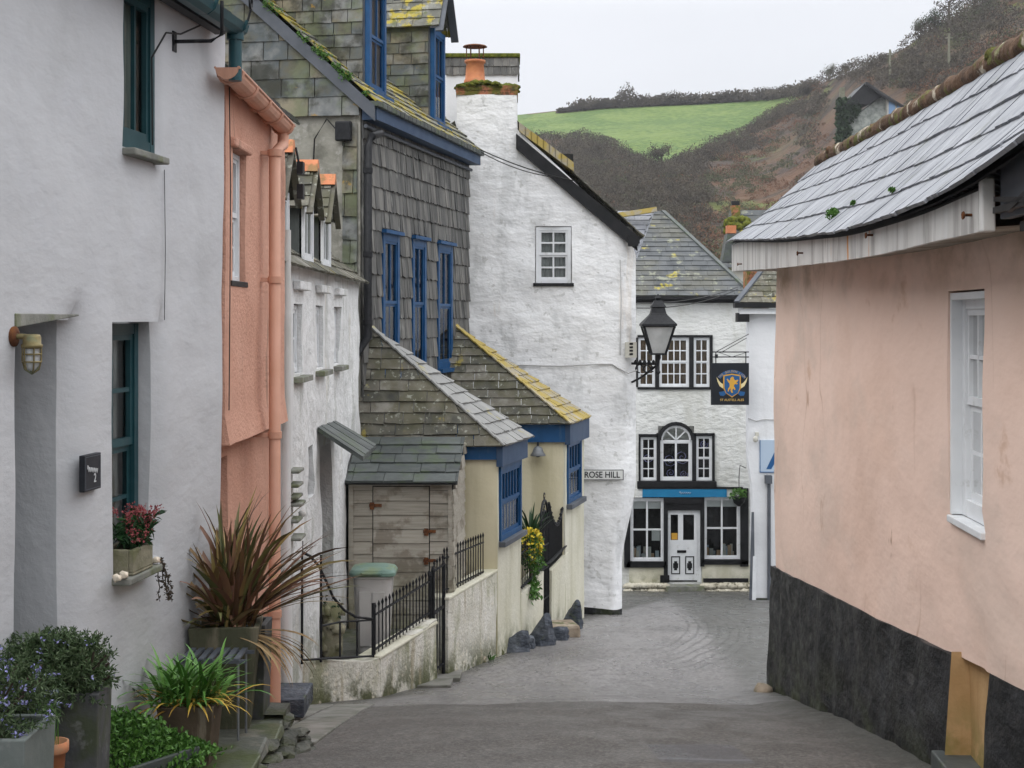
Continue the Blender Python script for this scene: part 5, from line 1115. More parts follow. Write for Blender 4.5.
    for (a_, b_, y) in ((632,661,559),(706,737,557)):
        for k in range(15): x = rr.uniform(a_, b_); m.box(tuple(SH(X(x), -rr.uniform(.1,.4), Z(y))), (rr.uniform(.06,.16), .06, rr.uniform(.08,.34)))
    m.build('goods', M['clock_pale'], T)
    m = MB(); m.fbox(SH, X(652), X(660), -.08, -.075, Z(541), Z(529)); m.build('poster', M['sign_white'], T)
    # door
    m = MB(); D = lambda x0, x1, y0, y1, w0, w1: m.fbox(SH, X(x0), X(x1), w0, w1, Z(y1), Z(y0))
    D(667.5,697,510,514.5,-.02,.03); D(667.5,697,540,580,-.02,.03); D(667.5,670.5,514.5,540,-.02,.03); D(694,697,514.5,540,-.02,.03); D(678,683,514.5,540,-.02,.03); D(697,701,510,582,-.02,.02)
    m2 = m.build('door', M['white_paint'], T)
    m = MB()
    for x0 in (671,685):
        for a0, a1, b0, b1 in ((x0,x0+9,556,557),(x0,x0+9,573,574),(x0,x0+1,557,573),(x0+8,x0+9,557,573)): D(a0,a1,b0,b1,.03,.04)
        D(x0+3,x0+6,561,570,.03,.04); D(x0+2,x0+7,563,568,.03,.038)
    D(677,686,550,552.5,.03,.05); m.build('door_panels', M['black_wood'], m2)
    m = MB(); m.quad(SH(X(670),-.0,Z(540)),SH(X(694),-.0,Z(540)),SH(X(694),-.0,Z(514)),SH(X(670),-.0,Z(514))); m.build('door_glass', M['glass'], m2)
    m = MB(); m.fbox(SH, X(664), X(703), -.6, -.5, Z(585), Z(497)); m.build('interior', M['room'], T)
    m = MB(); m.fbox(SH, X(671.5), X(677.5), .0, .006, Z(539.5), Z(533)); m.build('door_notice', M['sign_gold'], m2)
    m = MB(); wall(m, FR(0,40.96,1,0), X(629), X(664), -7.3, Z(567), (), .2, .15, .03, 2, seed=66); m.build('stall_riser', M['cream_white'], T); m = MB(); wall(m, FR(0,40.96,1,0), X(702), X(752), -7.3, Z(564.5), (), .2, .15, .02, 2, seed=67); m.build('stall_riser', M['cream_white'], T)
    rr = random.Random(13)
    for (a_, b_, n) in ((627,667,16),(704,750,22)):
        m = MB()
        for k in range(n*2): x = lerp(a_, b_, (k % n)/n)+rr.uniform(-1,1); blob(m, SH(X(x), .12+rr.uniform(0,.1), Z(590-(k//n)*5)), (.14,.1,.095), 1, .3)
        m.build('rubble_footing', M['cream_rubble'], T)
    m = MB(); m.fbox(SH, X(665), X(703), .0, .35, Z(594), Z(584)); m.build('doorstep', M['stone'], T, bevel=.01)
    # roof: hipped, with a lower wing
    ez = Z(296); e0, e1 = SH(X(590),.3,ez), SH(X(752),.3,ez); ap = P(663, 211, 44.2); apl = V((X(560), 44.2, ap.z-.15))
    r = MB(); U = (e1-e0); LU = U.length; Un = U.normalized(); Vv = ap-e0; ta = Vv.dot(Un); Vv = Vv-Un*ta; vl = Vv.length
    lf = SH(X(622),.3,ez); tb = (P(655,211,44.2)-e0).dot(Un); tl = (lf-e0).dot(Un)
    slates(r, plane_pos(e0,Un,Vv), vl, .24, .34, lambda v: (lerp(tl-.0,tb,v/vl), lerp(LU,ta,v/vl)), rr=random.Random(70)); r.build('roof', M['slate_pub'], T)
    r = MB(); hp = P(655,211,44.2); Ul = V((0,1,0)); O = V((lf.x,lf.y,ez)); Vl = hp-O; ty = Vl.dot(Ul); Vl = Vl-Ul*ty; slates(r, plane_pos(O,Ul,Vl), Vl.length, .24, .34, lambda v: (ty*v/Vl.length, 8), rr=random.Random(71)); 
    O = V((e1.x,e1.y,ez)); Vr = ap-O; ty2 = Vr.dot(Ul); Vr = Vr-Ul*ty2; slates(r, plane_pos(O,Ul,Vr), Vr.length, .3, .4, lambda v: (ty2*v/Vr.length, 6), rr=random.Random(72)); r.build('side_roof', M['slate_wet_lit'], T)  # paler slate than the front: brighter light on these slopes put into colour
    w = MB(); a_, b_ = P(560,222,44.9), P(660,209,44.5); slates(w, plane_pos(V((a_.x,42.5,ez+.6)), V((1,0,0)), V((0,2.2,a_.z-ez-.5))), 3.2, .24, .34, lambda v: (0, (b_-a_).x), rr=random.Random(73)); w.build('wing_roof', M['slate_wet_lit'], T)  # wing looks more brightly lit, so its light is painted as paler slate
    w = MB(); w.beam(P(560,224,44.6), P(657,209.5,44.3), .3, .14); w.build('ridge', M['hip_yellow'], T)
    w = MB(); w.beam(ap, e1+V((0,0,.03)), .14, .06); w.build('hip', M['slate_dark'], T)
    m = MB(); m.fbox(SH, X(590), X(752), .0, .3, Z(299.5), ez-.01); m.fbox(SH, X(590), X(752), .0, .12, Z(303), Z(299.5)); m.build('eaves', M['black_wood'], T)
shop_building()
# hanging basket on shop
def basket():
    d = 40.7; p = P(739, 497, d); T = thing('hanging_basket', 'black hanging basket of trailing greenery by the shopfront corner', 'basket', tuple(p))
    m = MB(); m.lathe(p+V((0,0,0)), [(.04,-.25),(.14,-.16),(.19,0)], 12); m.build('basket', M['iron'], T)
    m = bush(p+V((0,0,.05)), (.22,.2,.14), 60, .07, .035, 5, .05); m.build('foliage', M['leaf_green'], T)
    m = MB(); a = P(746, 468, 40.95); m.tube([a, a+V((-.2,-.25,.1)), p+V((0,0,.55)), p+V((0,0,.1))], .012, 5); m.build('bracket', M['iron'], T)
basket()

# ---- white corner building right of the shop, carries the pub sign
WR = FR(0, 33, 1, 0)
def white_right():
    d = 33.; s = d/F; Z = lambda y: (320-y)*s; X = lambda x: (x-512)*s
    T = thing('white_corner_building', 'white building beyond the pink house with a slate hip roof and black gutter', 'house', (X(775),34,Z(605)))
    def warp(u, w, z):
        if u < X(748)+.5: u += .1*(1-sstep(-3.8, -3.0, z))*(1-(u-X(748))/.5)
        return u, w, z
    mb = MB(); wall(mb, WR, X(748), X(900), -6.6, Z(309), (), .3, .3, .02, 1.2, warp=warp, seed=81)
    a, b = X(748), X(900); mb.quad(WR(a+.1,-.3,-6.8),WR(a+1.15,-5,-6.8),WR(a+1.15,-5,Z(309)),WR(a+.1,-.3,Z(309))); mb.quad(WR(b,-.3,-6.8),WR(b,-5,-6.8),WR(b,-5,Z(309)),WR(b,-.3,Z(309))); mb.quad(WR(a+1.15,-5,-6.8),WR(b,-5,-6.8),WR(b,-5,Z(309)),WR(a+1.15,-5,Z(309)))
    mb.build('wall', M['white_plain'], T)
    m = MB(); m.fbox(WR, X(733), X(900), .0, .3, Z(308), Z(303)); m.fbox(WR, X(736), X(748), -.1, .2, Z(322), Z(313)); m.build('gutter', M['black_wood'], T)
    m = MB(); m.fbox(WR, X(738), X(900), .0, .22, Z(314), Z(308.4)); m.build('soffit', M['white_paint'], T)
    r = MB(); e0 = WR(X(735),.25,Z(303)); slates(r, plane_pos(e0, (1,0,0), (0,2.2,1.9)), 2.7, .2, .28, lambda v: (v*.62, 6-v*.5), rr=random.Random(82)); r.build('roof', M['slate_roof'], T)
    m = MB(); A = e0+V((0,0,.02)); B_ = e0+V((2.7*.62,2.7*.757,2.7*.654)); m.beam(A, B_, .12, .05); m.build('hip', M['bargeboard'], T)
    r = MB(); O = e0+V((.0,0,-.02)); r.hexa([O, O+V((1.5,5,0)), B_+V((1.2,3,0)), B_, O-V((0,0,.05)), O+V((1.5,5,-.05)), B_+V((1.2,3,-.05)), B_-V((0,0,.05))]); r.build('side_roof', M['slate_dark'], T)
    c = MB(); c.box(tuple(WR(X(772),-2.2,Z(262))-V((0,0,1.2))), (.5,.6,1.1)); c.build('chimney', M['mossy_brick'], T)
    m = MB(); wall(m, FR(0,32.97,1,0), X(752), X(900), -6.6, Z(598), (), .2, .3, .01, seed=84); m.build('plinth', M['plinth'], T)
    m = MB(); m.tube([WR(X(768.5),.07,Z(480)),WR(X(768.5),.07,Z(604))], .04, 8); m.fbox(WR, X(764.5), X(771), .0, .16, Z(483), Z(475)); m.build('downpipe', M['bargeboard'], T)
    m = MB(); m.tube([WR(X(x),.03,Z(y)) for x, y in ((748,418),(756,421),(764,419),(778,420))], .012, 5); m.build('cable', M['cable_white'], T)
    m = MB(); m.fbox(WR, X(755), X(758), .0, .12, Z(436), Z(432)); m.lathe(WR(X(754.5),.14,Z(439)), [(.02,-.06),(.05,-.04),(.055,.04),(.03,.07)], 12); m.build('camera_dome', M['plastic_white'], T)
    m = MB(); m.fbox(WR, X(759.5), X(790), .0, .03, Z(472), Z(440)); sg = m.build('notice_board', M['sign_pale'], T)
    m = MB(); m.poly([WR(X(766),.033,Z(469)),WR(X(771),.033,Z(469)),WR(X(786),.033,Z(442)),WR(X(779),.033,Z(442))]); m.fbox(WR, X(759.5), X(790), .03, .034, Z(472.4), Z(471.6)); m.fbox(WR, X(759.5), X(760.2), .03, .034, Z(471.6), Z(440)); m.build('blue_band', M['sign_blue'], sg)
white_right()
def leaning_board():
    d = 32.8; T = thing('leaning_board', 'grey boards leaning against the white corner building', 'board', tuple(P(752,606,d)))
    m = MB(); m.hexa([P(749,604,d-.1),P(755,603,d-.1),P(755,603,d+.0),P(749,604,d+.0),P(751.5,512,d),P(754,512,d),P(754,512,d+.1),P(751.5,512,d+.1)]); m.build('board', M['bargeboard'], T)
    m = MB(); m.hexa([P(752,600,d-.1),P(756,600,d-.1),P(756,600,d+.1),P(752,600,d+.1),P(753,556,d-.05),P(756,556,d-.05),P(756,556,d+.1),P(753,556,d+.1)]); m.build('rail', M['white_paint'], T)
leaning_board()
def pub_sign():
    d = 32.6; s = d/F; Z = lambda y: (320-y)*s; X = lambda x: (x-512)*s; fr = FR(0, d, 1, 0)
    T = thing('pub_sign', 'black hanging pub sign with gold lion on blue shield', 'sign', (X(730),d,Z(405)))
    m = MB(); m.fbox(fr, X(711), X(749), -.04, .0, Z(405), Z(363)); m.build('board', M['sign_black'], T)
    cx = X(732); 
    def shp(pts, w, mat, name, th=.006):
        q = MB(); q.prism([fr(cx+a*s, w, Z(y)) for a, y in pts], fr.W*th); return q.build(name, mat, T)
    sh = lambda k: [(-8.8*k,375+.0),(0,373.6),(8.8*k,375),(8.8*k,388),(6.5*k,393),(0,397.5 if k == 1 else 396.3),(-6.5*k,393),(-8.8*k,388)]
    shp(sh(1), .0, M['sign_gold'], 'shield_border'); b = [(a, y if y > 380 else y+1.2) for a, y in sh(.86)]; shp(b, .006, M['sign_blue'], 'shield')
    # a rearing lion: body, mane, legs, tail
    lion = [(-1.5,378),(.2,376.6),(1.6,377.4),(2,379.2),(3.2,380.4),(5.8,379.6),(6.2,380.8),(4.2,382.4),(5.6,383.2),(5.2,384.4),(2.6,384),(1.6,386),(2.8,387.6),(3.4,389.6),(2.4,390),(1,388.2),(.2,390.4),(1,392.4),(-.4,393),(-1.6,390.6),(-1.2,388),(-3,389.8),(-3.4,391.6),(-4.4,391.2),(-4,388.6),(-2.4,386.2),(-2.6,383.6),(-4.2,381.6),(-5.4,379.4),(-4.6,378.6),(-3.2,380.4),(-2.2,380.6)]
    shp(lion, .012, M['sign_gold'], 'lion')
    q = MB()
    for sg in (-1,1): q.prism([fr(cx+sg*a*s, .001, Z(y)) for a, y in ((9,388.5),(12.5,386),(14.5,381.5),(15.5,377),(13.2,380.5),(11,383),(9,384))], fr.W*.005)
    q.build('horns', M['sign_horn'], T)
    for sg in (-1,1): q = MB(); q.prism([fr(cx+sg*a*s, .001, Z(y)) for a, y in ((7,391),(10,391.5),(13,392),(12,395.5),(8.5,396),(6,394))], fr.W*.005); q.build('ribbon', M['sign_blue'], T)
    q = MB()
    for k in range(10):
        a0, a1 = math.radians(145-k*11), math.radians(145-(k+1)*11); q.prism([fr(cx+r*math.cos(t)*s, .001, Z(386.5-r*.95*math.sin(t))) for r, t in ((17.5,a0),(17.5,a1),(14.2,a1),(14.2,a0))], fr.W*.005)
    q.build('banner', M['sign_blue'], T)
    tx = 'THE GOLDEN LION'
    for k, ch in enumerate(tx):
        if ch == ' ': continue
        a = math.radians(142-k*104/(len(tx)-1)); r = 15.9
        c = (cx+(r)*math.cos(a)*s, Z(386.5-r*.95*math.sin(a))); rot = a-math.pi/2
        f2 = lambda u, w, z, c=c, rot=rot: fr(c[0]+u*math.cos(rot)-z*math.sin(rot), w, c[1]+u*math.sin(rot)+z*math.cos(rot))
        text(ch, M['letter_gold'], T, f2, 0, .007, 0, .062, 'letter', ext=.002)
    text('ST AUSTELL ALES', M['letter_gold'], T, fr, cx, .003, Z(400), .068, ext=.003, bold=.001)
    m = MB(); m.tube([fr(X(712),-.02,Z(352)),fr(X(749),-.02,Z(352))], .014, 6); m.tube([fr(X(712),-.02,Z(357)),fr(X(749),-.02,Z(357))], .014, 6)
    for x in (716,746): m.tube([fr(X(x),-.02,Z(352)),fr(X(x),-.02,Z(363))], .012, 6)
    m.tube([fr(X(716),-.02,Z(352)),fr(X(749),-.02,Z(334))], .008, 5); m.tube([fr(X(722),-.02,Z(352)),fr(X(749),-.3,Z(338))], .008, 5); m.tube([fr(X(718),-.02,Z(352)),fr(X(732),-.02,Z(357)),fr(X(748),-.02,Z(352))], .006, 5)
    m.box(tuple(fr(X(716.5),-.02,Z(358))), (.06,.06,.08)); m.build('bracket', M['iron'], T)
pub_sign()
# ---- houses glimpsed behind
def back_house():
    d = 58.; s = d/F; T = thing('brick_chimney_house', 'slate roof with brick chimneys showing above the pink house eaves', 'house', tuple(P(760,330,d)))
    m = MB(); fr = FR(0,d,1,0); X = lambda x: (x-512)*s; Z = lambda y: (320-y)*s
    m.fbox(fr, X(724), X(900), -6, 0, -9.2, Z(270)); m.build('wall', M['render_far'], T)
    r = MB(); slates(r, plane_pos(fr(X(720),.2,Z(268)), (1,0,0), (0,1.6,2.2)), 2.9, .3, .4, lambda v: (v*.2,6.5), rr=random.Random(91)); r.build('roof', M['slate_pub'], T)
    m = MB(); m.prism([fr(X(727),.1,Z(234)),fr(X(737),.1,Z(234)),fr(X(739),.1,Z(262)),fr(X(722),.1,Z(262))], (0,.8,0)); m.build('party_wall', M['slate_dark'], T)
    c = MB(); c.box(tuple(fr(X(732),-.3,Z(233))), (.36,.4,.3)); c.build('chimney', M['terracotta'], T)
    c = MB(); c.box(tuple(fr(X(741),-1.5,Z(226))), (.34,.4,.9)); ch = c.build('chimney', M['mossy_brick'], T)
    c = MB(); c.box(tuple(fr(X(741),-1.5,Z(206))), (.3,.32,.3)); c.build('pot', M['iron'], ch)
    c = MB(); rr = random.Random(2)
    for k in range(60): blob(c, fr(X(rr.uniform(733,758)), -1-rr.random(), Z(rr.uniform(218,232))), (.25,.25,.2), 1, .4)
    c.build('moss', M['moss'], T)
back_house()

# ---- pink house on the right
PK = FR(2.0, 0, .052, 1, -1)
PE = []; PT = []
for x_, yt_, yb_ in ((732,241,271),(775,241,268.5),(840,234,261),(884,221,254),(927,206,243),(970,182,234),(988,170,230),(1024,143,227)):
    d_ = 1.65/((x_-512)/1500-.052); dt_ = 1.58/((x_-512)/1500-.052); PE.append((d_, 0, (320-yb_)/1500*d_)); PT.append((dt_, (320-yt_)/1500*dt_))
PE += [(4.8, 0, PE[-1][2]+.03), (2, 0, PE[-1][2]+.03)]; PT += [(4.8, PT[-1][1]+.06), (2, PT[-1][1]+.1)]; PT.sort()
def pink_house():
    T = thing('pink_house', 'pale pink house with black plinth and low sagging slate roof', 'house', (2.9,10,G(10)))
    u = PK.ux; n_ = math.hypot(1,.052); far = 16.42*n_; ptop = lambda q: -2.67+.104*(16.2-q/n_)+.008*NZ.noise(V((q*1.5,0,0)))
    w0, w1 = u(982), u(948)
    def warp(q, w, z):
        if w > -.1:
            k = sstep(far-.25, far, q); w -= .04*k*k
            if w0-.01 <= q <= w1+.02 and z < -1.05: w -= .02
        return q, w, z
    mb = MB(); wall(mb, PK, 1.5, far, -2.6, .62, [(w0, w1, -1.09, .16, .3)], .4, .12, .022, .7, bot=lambda q: ptop(q), warp=warp, seed=91)
    mb.quad(PK(far,-.38,-4.4),PK(far,-3,-4.4),PK(far,-3,.6),PK(far,-.38,.6)); mb.poly([PK(far,-.1,.55),PK(far,-3,.55),PK(far,-1.35,1.72)]); mb.quad(PK(1.5,-3,-4.4),PK(far,-3,-4.4),PK(far,-3,.6),PK(1.5,-3,.6)); mb.poly([PK(1.5,-.1,-2.6),PK(1.5,-3,-2.6),PK(1.5,-3,.6),PK(1.5,-1.35,1.6),PK(1.5,-.1,.6)])
    mb.build('wall', M['pink'], T)
    # black plinth, with the ochre niche
    n0, n1 = u(991), u(957)
    p = MB(); wp = lambda q, w, z: (q, (w+.035*sstep(ptop(q), G(q)+.0, z)+.04*NZ.noise(V((q*2,z*1.5,0))) if w > -.1 else w), z)
    wall(p, PK, n1, far+.03, -4.35, -1.7, (), .35, .12, .012, 2.2, top=lambda q: ptop(q), bot=lambda q: G(q)-.3, warp=lambda q, w, z: wp(q, w+.02, z), seed=92)
    wall(p, PK, 1.5, n0, -4.35, -1.6, (), .35, .12, .012, 2.2, top=lambda q: ptop(q), bot=lambda q: G(q)-.3, warp=lambda q, w, z: wp(q, w+.02, z), seed=93)
    p.build('plinth', M['plinth'], T)
    q = MB(); wall(q, PK, n0-.02, n1+.02, -4., -1.6, (), .15, .1, .01, 2, top=lambda a: ptop(a)+.05, bot=lambda a: G(a)-.2, warp=lambda a, w, z: (a, w-.07 if w > -.05 else -.4, z), seed=94); jz = [(G(n1)-.2), ptop(n1)+.03]; q.quad(PK(n1-.004,.085,jz[0]),PK(n1-.004,-.12,jz[0]),PK(n1-.004,-.12,jz[1]),PK(n1-.004,.03,jz[1])); q.build('niche', M['ochre'], T)
    s = MB(); s.fbox(PK, u(990)-.25, u(955)+.05, -.15, .12, -2.55, -2.37); s.build('step', M['slate_dark'], T, bevel=.01)
    # window
    f = win(T, PK, w0-.25, w1-.01, -1.08, .15, -.07, 4, (2,2), M['white_paint'], fw=.09, bar=.022, back='curtain', split=.5, dep=.08, backd=.5)
    s = MB(); s.fbox(PK, w0-.0, w1+.0, -.16, .008, -1.125, -1.085); s.build('sill', M['white_paint'], f, bevel=.006)
    s = MB(); s.fbox(PK, w1-.035, w1-.003, -.09, -.01, -1.08, .15); s.fbox(PK, w0+.0, w1-.035, -.09, -.012, .11, .15); s.build('architrave', M['white_paint'], f, bevel=.004)
    # fascia board, following the sag
    W = .35
    fa = MB(); m = 44; pts = []
    for k in range(m+1):
        d = lerp(17.4, 6.36, k/m); pts.append((d, interp(PT, d), interp(sorted([(a,c) for a,b,c in PE]), d)))
    sm = lambda arr, j, i: sum(arr[min(max(j+o, 0), len(arr)-1)][i] for o in (-2,-1,0,1,2))/5
    pts = [(pts[j][0], sm(pts,j,1)-.012, sm(pts,j,2)+.004*NZ.noise(V((pts[j][0]*3,0,0)))) for j in range(len(pts))]
    for A, B_ in zip(pts, pts[1:]): fa.hexa([PK(A[0]*n_,W-.03,A[2]),PK(B_[0]*n_,W-.03,B_[2]),PK(B_[0]*n_,W,B_[2]),PK(A[0]*n_,W,A[2]),PK(A[0]*n_,W-.03,A[1]),PK(B_[0]*n_,W-.03,B_[1]),PK(B_[0]*n_,W,B_[1]),PK(A[0]*n_,W,A[1])])
    A = pts[0]; fa.hexa([PK(A[0]*n_,-.2,A[2]),PK(A[0]*n_+.03,-.2,A[2]),PK(A[0]*n_+.03,W,A[2]),PK(A[0]*n_,W,A[2]),PK(A[0]*n_,-.2,A[1]+.5),PK(A[0]*n_+.03,-.2,A[1]+.5),PK(A[0]*n_+.03,W,A[1]),PK(A[0]*n_,W,A[1])])
    fo = fa.build('fascia', M['board'], T)
    for x, y in ((742,264),(803,253),(873,235),(972,215)):
        hk = MB(); uu, z = PK.uz(x, y, W); hk.tube([PK(uu,W,z),PK(uu,W+.03,z),PK(uu-.05,W+.05,z-.005)], .007, 5); hk.tube([PK(uu-.05,W+.05,z-.005)+V((0,.015*math.cos(t),.015*math.sin(t))) for t in range(7)], .005, 4)
        hk.build('hook', M['rust'], fo)
    eb = MB()
    for A, B_ in zip(pts, pts[1:]): eb.hexa([PK(A[0]*n_,W-.06,A[1]-.04),PK(B_[0]*n_,W-.06,B_[1]-.04),PK(B_[0]*n_,W-.032,B_[1]-.04),PK(A[0]*n_,W-.032,A[1]-.04),PK(A[0]*n_,W-.06,A[1]+.045),PK(B_[0]*n_,W-.06,B_[1]+.045),PK(B_[0]*n_,W-.032,B_[1]+.03),PK(A[0]*n_,W-.032,A[1]+.03)])
    eb.build('eaves_gap_strip', M['black_wood'], T)  # black strip added to close the gap where sky leaked under the slates
    so = MB(); 
    for A, B_ in zip(pts, pts[1:]): so.quad(PK(A[0]*n_,W-.03,A[2]+.02),PK(B_[0]*n_,W-.03,B_[2]+.02),PK(B_[0]*n_,-.05,B_[2]+.04),PK(A[0]*n_,-.05,A[2]+.04))
    so.build('soffit', M['old_wood'], T)
    # near end: upright post, dark slate-clad panel and beams under the raised eave
    po = MB(); po.hexa([PK(6.27,W-.05,.37),PK(6.345,W-.05,.37),PK(6.345,W+.006,.37),PK(6.27,W+.006,.37),PK(6.29,W-.05,.6),PK(6.34,W-.05,.6),PK(6.34,W+.006,.6),PK(6.29,W+.006,.6)]); po.build('post', M['board'], T, bevel=.008)
    pn = MB(); pn.fbox(PK, 2, 6.24, W-.1, W-.06, .42, .72); pn.build('dark_panel', M['bargeboard'], T)
    bm = MB(); bm.beam(PK(6.23,W-.04,.455), PK(2,W-.04,.45), .03, .025); bm.beam(PK(6.2,W-.03,.5), PK(5.2,W-.03,.42), .02, .02); bm.beam(PK(6.0,W-.03,.44), PK(5.4,W-.03,.56), .02, .02); bm.fbox(PK, 2, 6.1, -.1, W-.1, .36, .4); bm.build('beam', M['black_wood'], T)
    # roof: ruled surface from sagging eave up to sagging ridge
    ez = PT; rz = sorted([(17.1,1.80),(12.7,1.69),(9,1.64),(5.9,1.62),(2,1.66)])
    def EV(q): d = q/n_; z = sum(interp(ez, d+o) for o in (-.5,-.25,0,.25,.5))/5; return PK(q, W+.07, z+.01)
    def RG(q): d = q/n_; return PK(q, -(2.62-2.0)*0-1.5*0-.62-.87*0, interp(rz, d))
    def RG(q): d = q/n_; z = sum(interp(rz, d+o) for o in (-.8,0,.8))/3; return PK(q, -.0, z)+PK.W*-(3.51-2.0-.052*17.1-.0)/1.0*1.0
    def pos(q, v, h):
        A, B_ = EV(q), RG(q); t = v/VL; p_ = lerp(A, B_, t)+V((0,0,-.05*math.sin(math.pi*t)+.006*NZ.noise(V((q*2,v*3,5))))); nn = PK.U.cross(B_-A).normalized(); nn = nn if nn.z > 0 else -nn; return p_+nn*h
    VL = (RG(12)-EV(12)).length
    r = MB(); slates(r, pos, VL, .28, .2, lambda v: (1.6, 17.4*n_), th=.01, wvar=.4, gap=.004, lap=.02, jit=.006, rr=random.Random(95), ragged=.012); ro = r.build('roof', M['slate_wet_lit'], T)
    r = MB()
    for k in range(60):
        q0, q1 = lerp(1.6,17.36*n_,k/60), lerp(1.6,17.36*n_,(k+1)/60)
        for j in range(8): va, vb = lerp(.04,VL,j/8), lerp(.04,VL,(j+1)/8); a, b, c, d = pos(q0,va,-.03),pos(q1,va,-.03),pos(q1,vb,-.03),pos(q0,vb,-.03); dn = V((0,0,-.012)); r.hexa([a+dn,b+dn,c+dn,d+dn,a,b,c,d])
    r.build('roof_boards', M['black_wood'], T)
    r = MB(); RG2 = lambda q: RG(q)
    pos2 = lambda q, v, h: lerp(RG(q), PK(q,-3.1,.55), v/2.1)+V((0,0,h*.9)); slates(r, lambda q, v, h: pos2(q, 2.1-v, h), 2.1, .2, .25, lambda v: (1.6, 17.4*n_), rr=random.Random(96)); r.build('rear_roof', M['slate_wet_lit'], T)
    rd = MB(); path = []; rr = random.Random(97); k = 0; q = 1.6
    while q < 17.2*n_: path.append(RG(q)+V((rr.uniform(-.012,.012), 0, .005+rr.uniform(-.012,.018)))); q += .16
    rd.tube(path, [.08+.02*NZ.noise(V((i*.6,0,0))) for i in range(len(path))], 9)
    for i in range(0, len(path)): 
        if rr.random() < .45: blob(rd, path[i]+V((rr.uniform(-.05,.02),rr.uniform(-.08,.08),rr.uniform(0,.03))), (.05,rr.uniform(.06,.15),.045), 2, .4)
    rd.build('ridge', M['ridge_mortar'], T)
    ms = MB(); uu = 0
    c = None
    # moss tufts on the slates
    for x, y, sz in ((833,213,.05),(893,190,.014),(853,203,.012)):
        best = min(((abs(512+F*p_.x/p_.y-x)+abs(320-F*p_.z/p_.y-y), p_) for q in [7+.1*i for i in range(95)] for v in [.1*j for j in range(20)] for p_ in [pos(q, v, .03)]), key=lambda t_: t_[0])[1]
        ms = bush(best, (sz*.9,sz*1.3,sz*.8), int(150*sz/.05)+14, .014, .012, 4, .008, inner=.1); ms.build('moss_tuft', M['leaf_green'], T)
pink_house()
# ================================================================ FRONT GARDEN: walls, railings, shed, bin
GW = FR(-1.36, 15.5, .276, 1); GN = math.hypot(.276,1)
def garden_walls():
    T = thing('garden_wall', 'mossy white roughcast garden wall with a corner, nearest the camera in front of the bin', 'wall', (-1.4,16,G(16)))
    gu = GW.ux(437)
    mb = MB(); wall(mb, GW, 0, gu, -4.5, -3.48, (), .2, .12, .02, 1.6, top=lambda u: -3.5+.03*u, seed=101)
    fr = FR(-2.02,14.3,.66,1.2); mb2 = MB(); wall(mb2, fr, 0, 1.37, -4.5, -3.48, (), .2, .1, .02, 1.6, seed=102, top=lambda u: -3.27-.22*sstep(0,1.3,u)); mb.add(mb2.v, mb2.f, True)
    mb.build('wall', M['garden_wall'], T)
    cp = MB(); cp.fbox(GW, -.02, gu, -.24, .012, -3.505, -3.47); cp.build('coping', M['cream_white'], T, bevel=.012)
    T = thing('garden_wall', 'higher white roughcast garden wall between the iron gate and the near annexe', 'wall', (-.5,18.7,G(18.7)))
    mb = MB(); wall(mb, GW, GW.ux(448.5), GW.ux(497.5), -4.75, -3.3, (), .2, .12, .02, 1.6, seed=103); mb.build('wall', M['garden_wall'], T)
    cp = MB(); cp.fbox(GW, GW.ux(448.2), GW.ux(497), -.24, .015, -3.31, -3.27); cp.build('coping', M['cream_white'], T, bevel=.012)
    # low walls between the two annexes
    a, b, c, d = BL.ux(521), BL.ux(543.5), BL.ux(551.5), BL.ux(568)
    T = thing('low_wall', 'pale low wall with ferns on top, left of the arched iron gate', 'wall', tuple(BL(a,0,-4.8)))
    mb = MB(); wall(mb, BL, a, b, -5.0, -3.78, (), .2, .12, .015, 1.6, top=lambda u: lerp(-3.83,-3.74,(u-a)/(b-a)), seed=104); mb.build('wall', M['cream_white'], T)
    T = thing('low_wall', 'taller pale low wall between the arched iron gate and the farther annexe', 'wall', tuple(BL(c,0,-4.9)))
    mb = MB(); wall(mb, BL, c, d, -5.2, -3.6, (), .2, .12, .015, 1.6, top=lambda u: lerp(-3.82,-3.72,(u-c)/(d-c)), seed=105); mb.build('wall', M['cream_white'], T)
    # raised garden floors
    mb = MB(); mb.prism([V((-3.2,15.3,-3.7)),V((-1.42,15.6,-3.7)),V((-.45,19.6,-3.7)),V((-2.2,19.8,-3.7)),V((-3.2,19.8,-3.7))], (0,0,-1.2)); tag(mb.build('garden_paving', M['flag'], loc=(-1.6,17,-3.7)), kind='structure')
    mb = MB(); mb.prism([V((-1.6,21.0,-4.1)),V((.0,21.0,-4.1)),V((.7,23.9,-4.1)),V((-1.2,23.9,-4.1))], (0,0,-1.2)); tag(mb.build('courtyard_paving', M['flag'], loc=(0,22,-4.1)), kind='structure')
garden_walls()
def picket_run(m, fr, u0, u1, zb0, zb1, h, sp=.105, w=-.08, skiptop=False):
    n = int((u1-u0)/sp)
    for k in range(n+1):
        t = k/n; u = lerp(u0, u1, t); z = lerp(zb0, zb1, t); m.tube([fr(u,w,z), fr(u,w,z+h)], [.0075,.0075], 5); m.tube([fr(u,w,z+h-.03), fr(u,w,z+h), fr(u,w,z+h+.04)], [.008,.016,.002], 5, False)
    m.beam(fr(u0,w,zb0+.05), fr(u1,w,zb1+.05), .03, .012); m.beam(fr(u0,w,zb0+h-.09), fr(u1,w,zb1+h-.09), .03, .012)
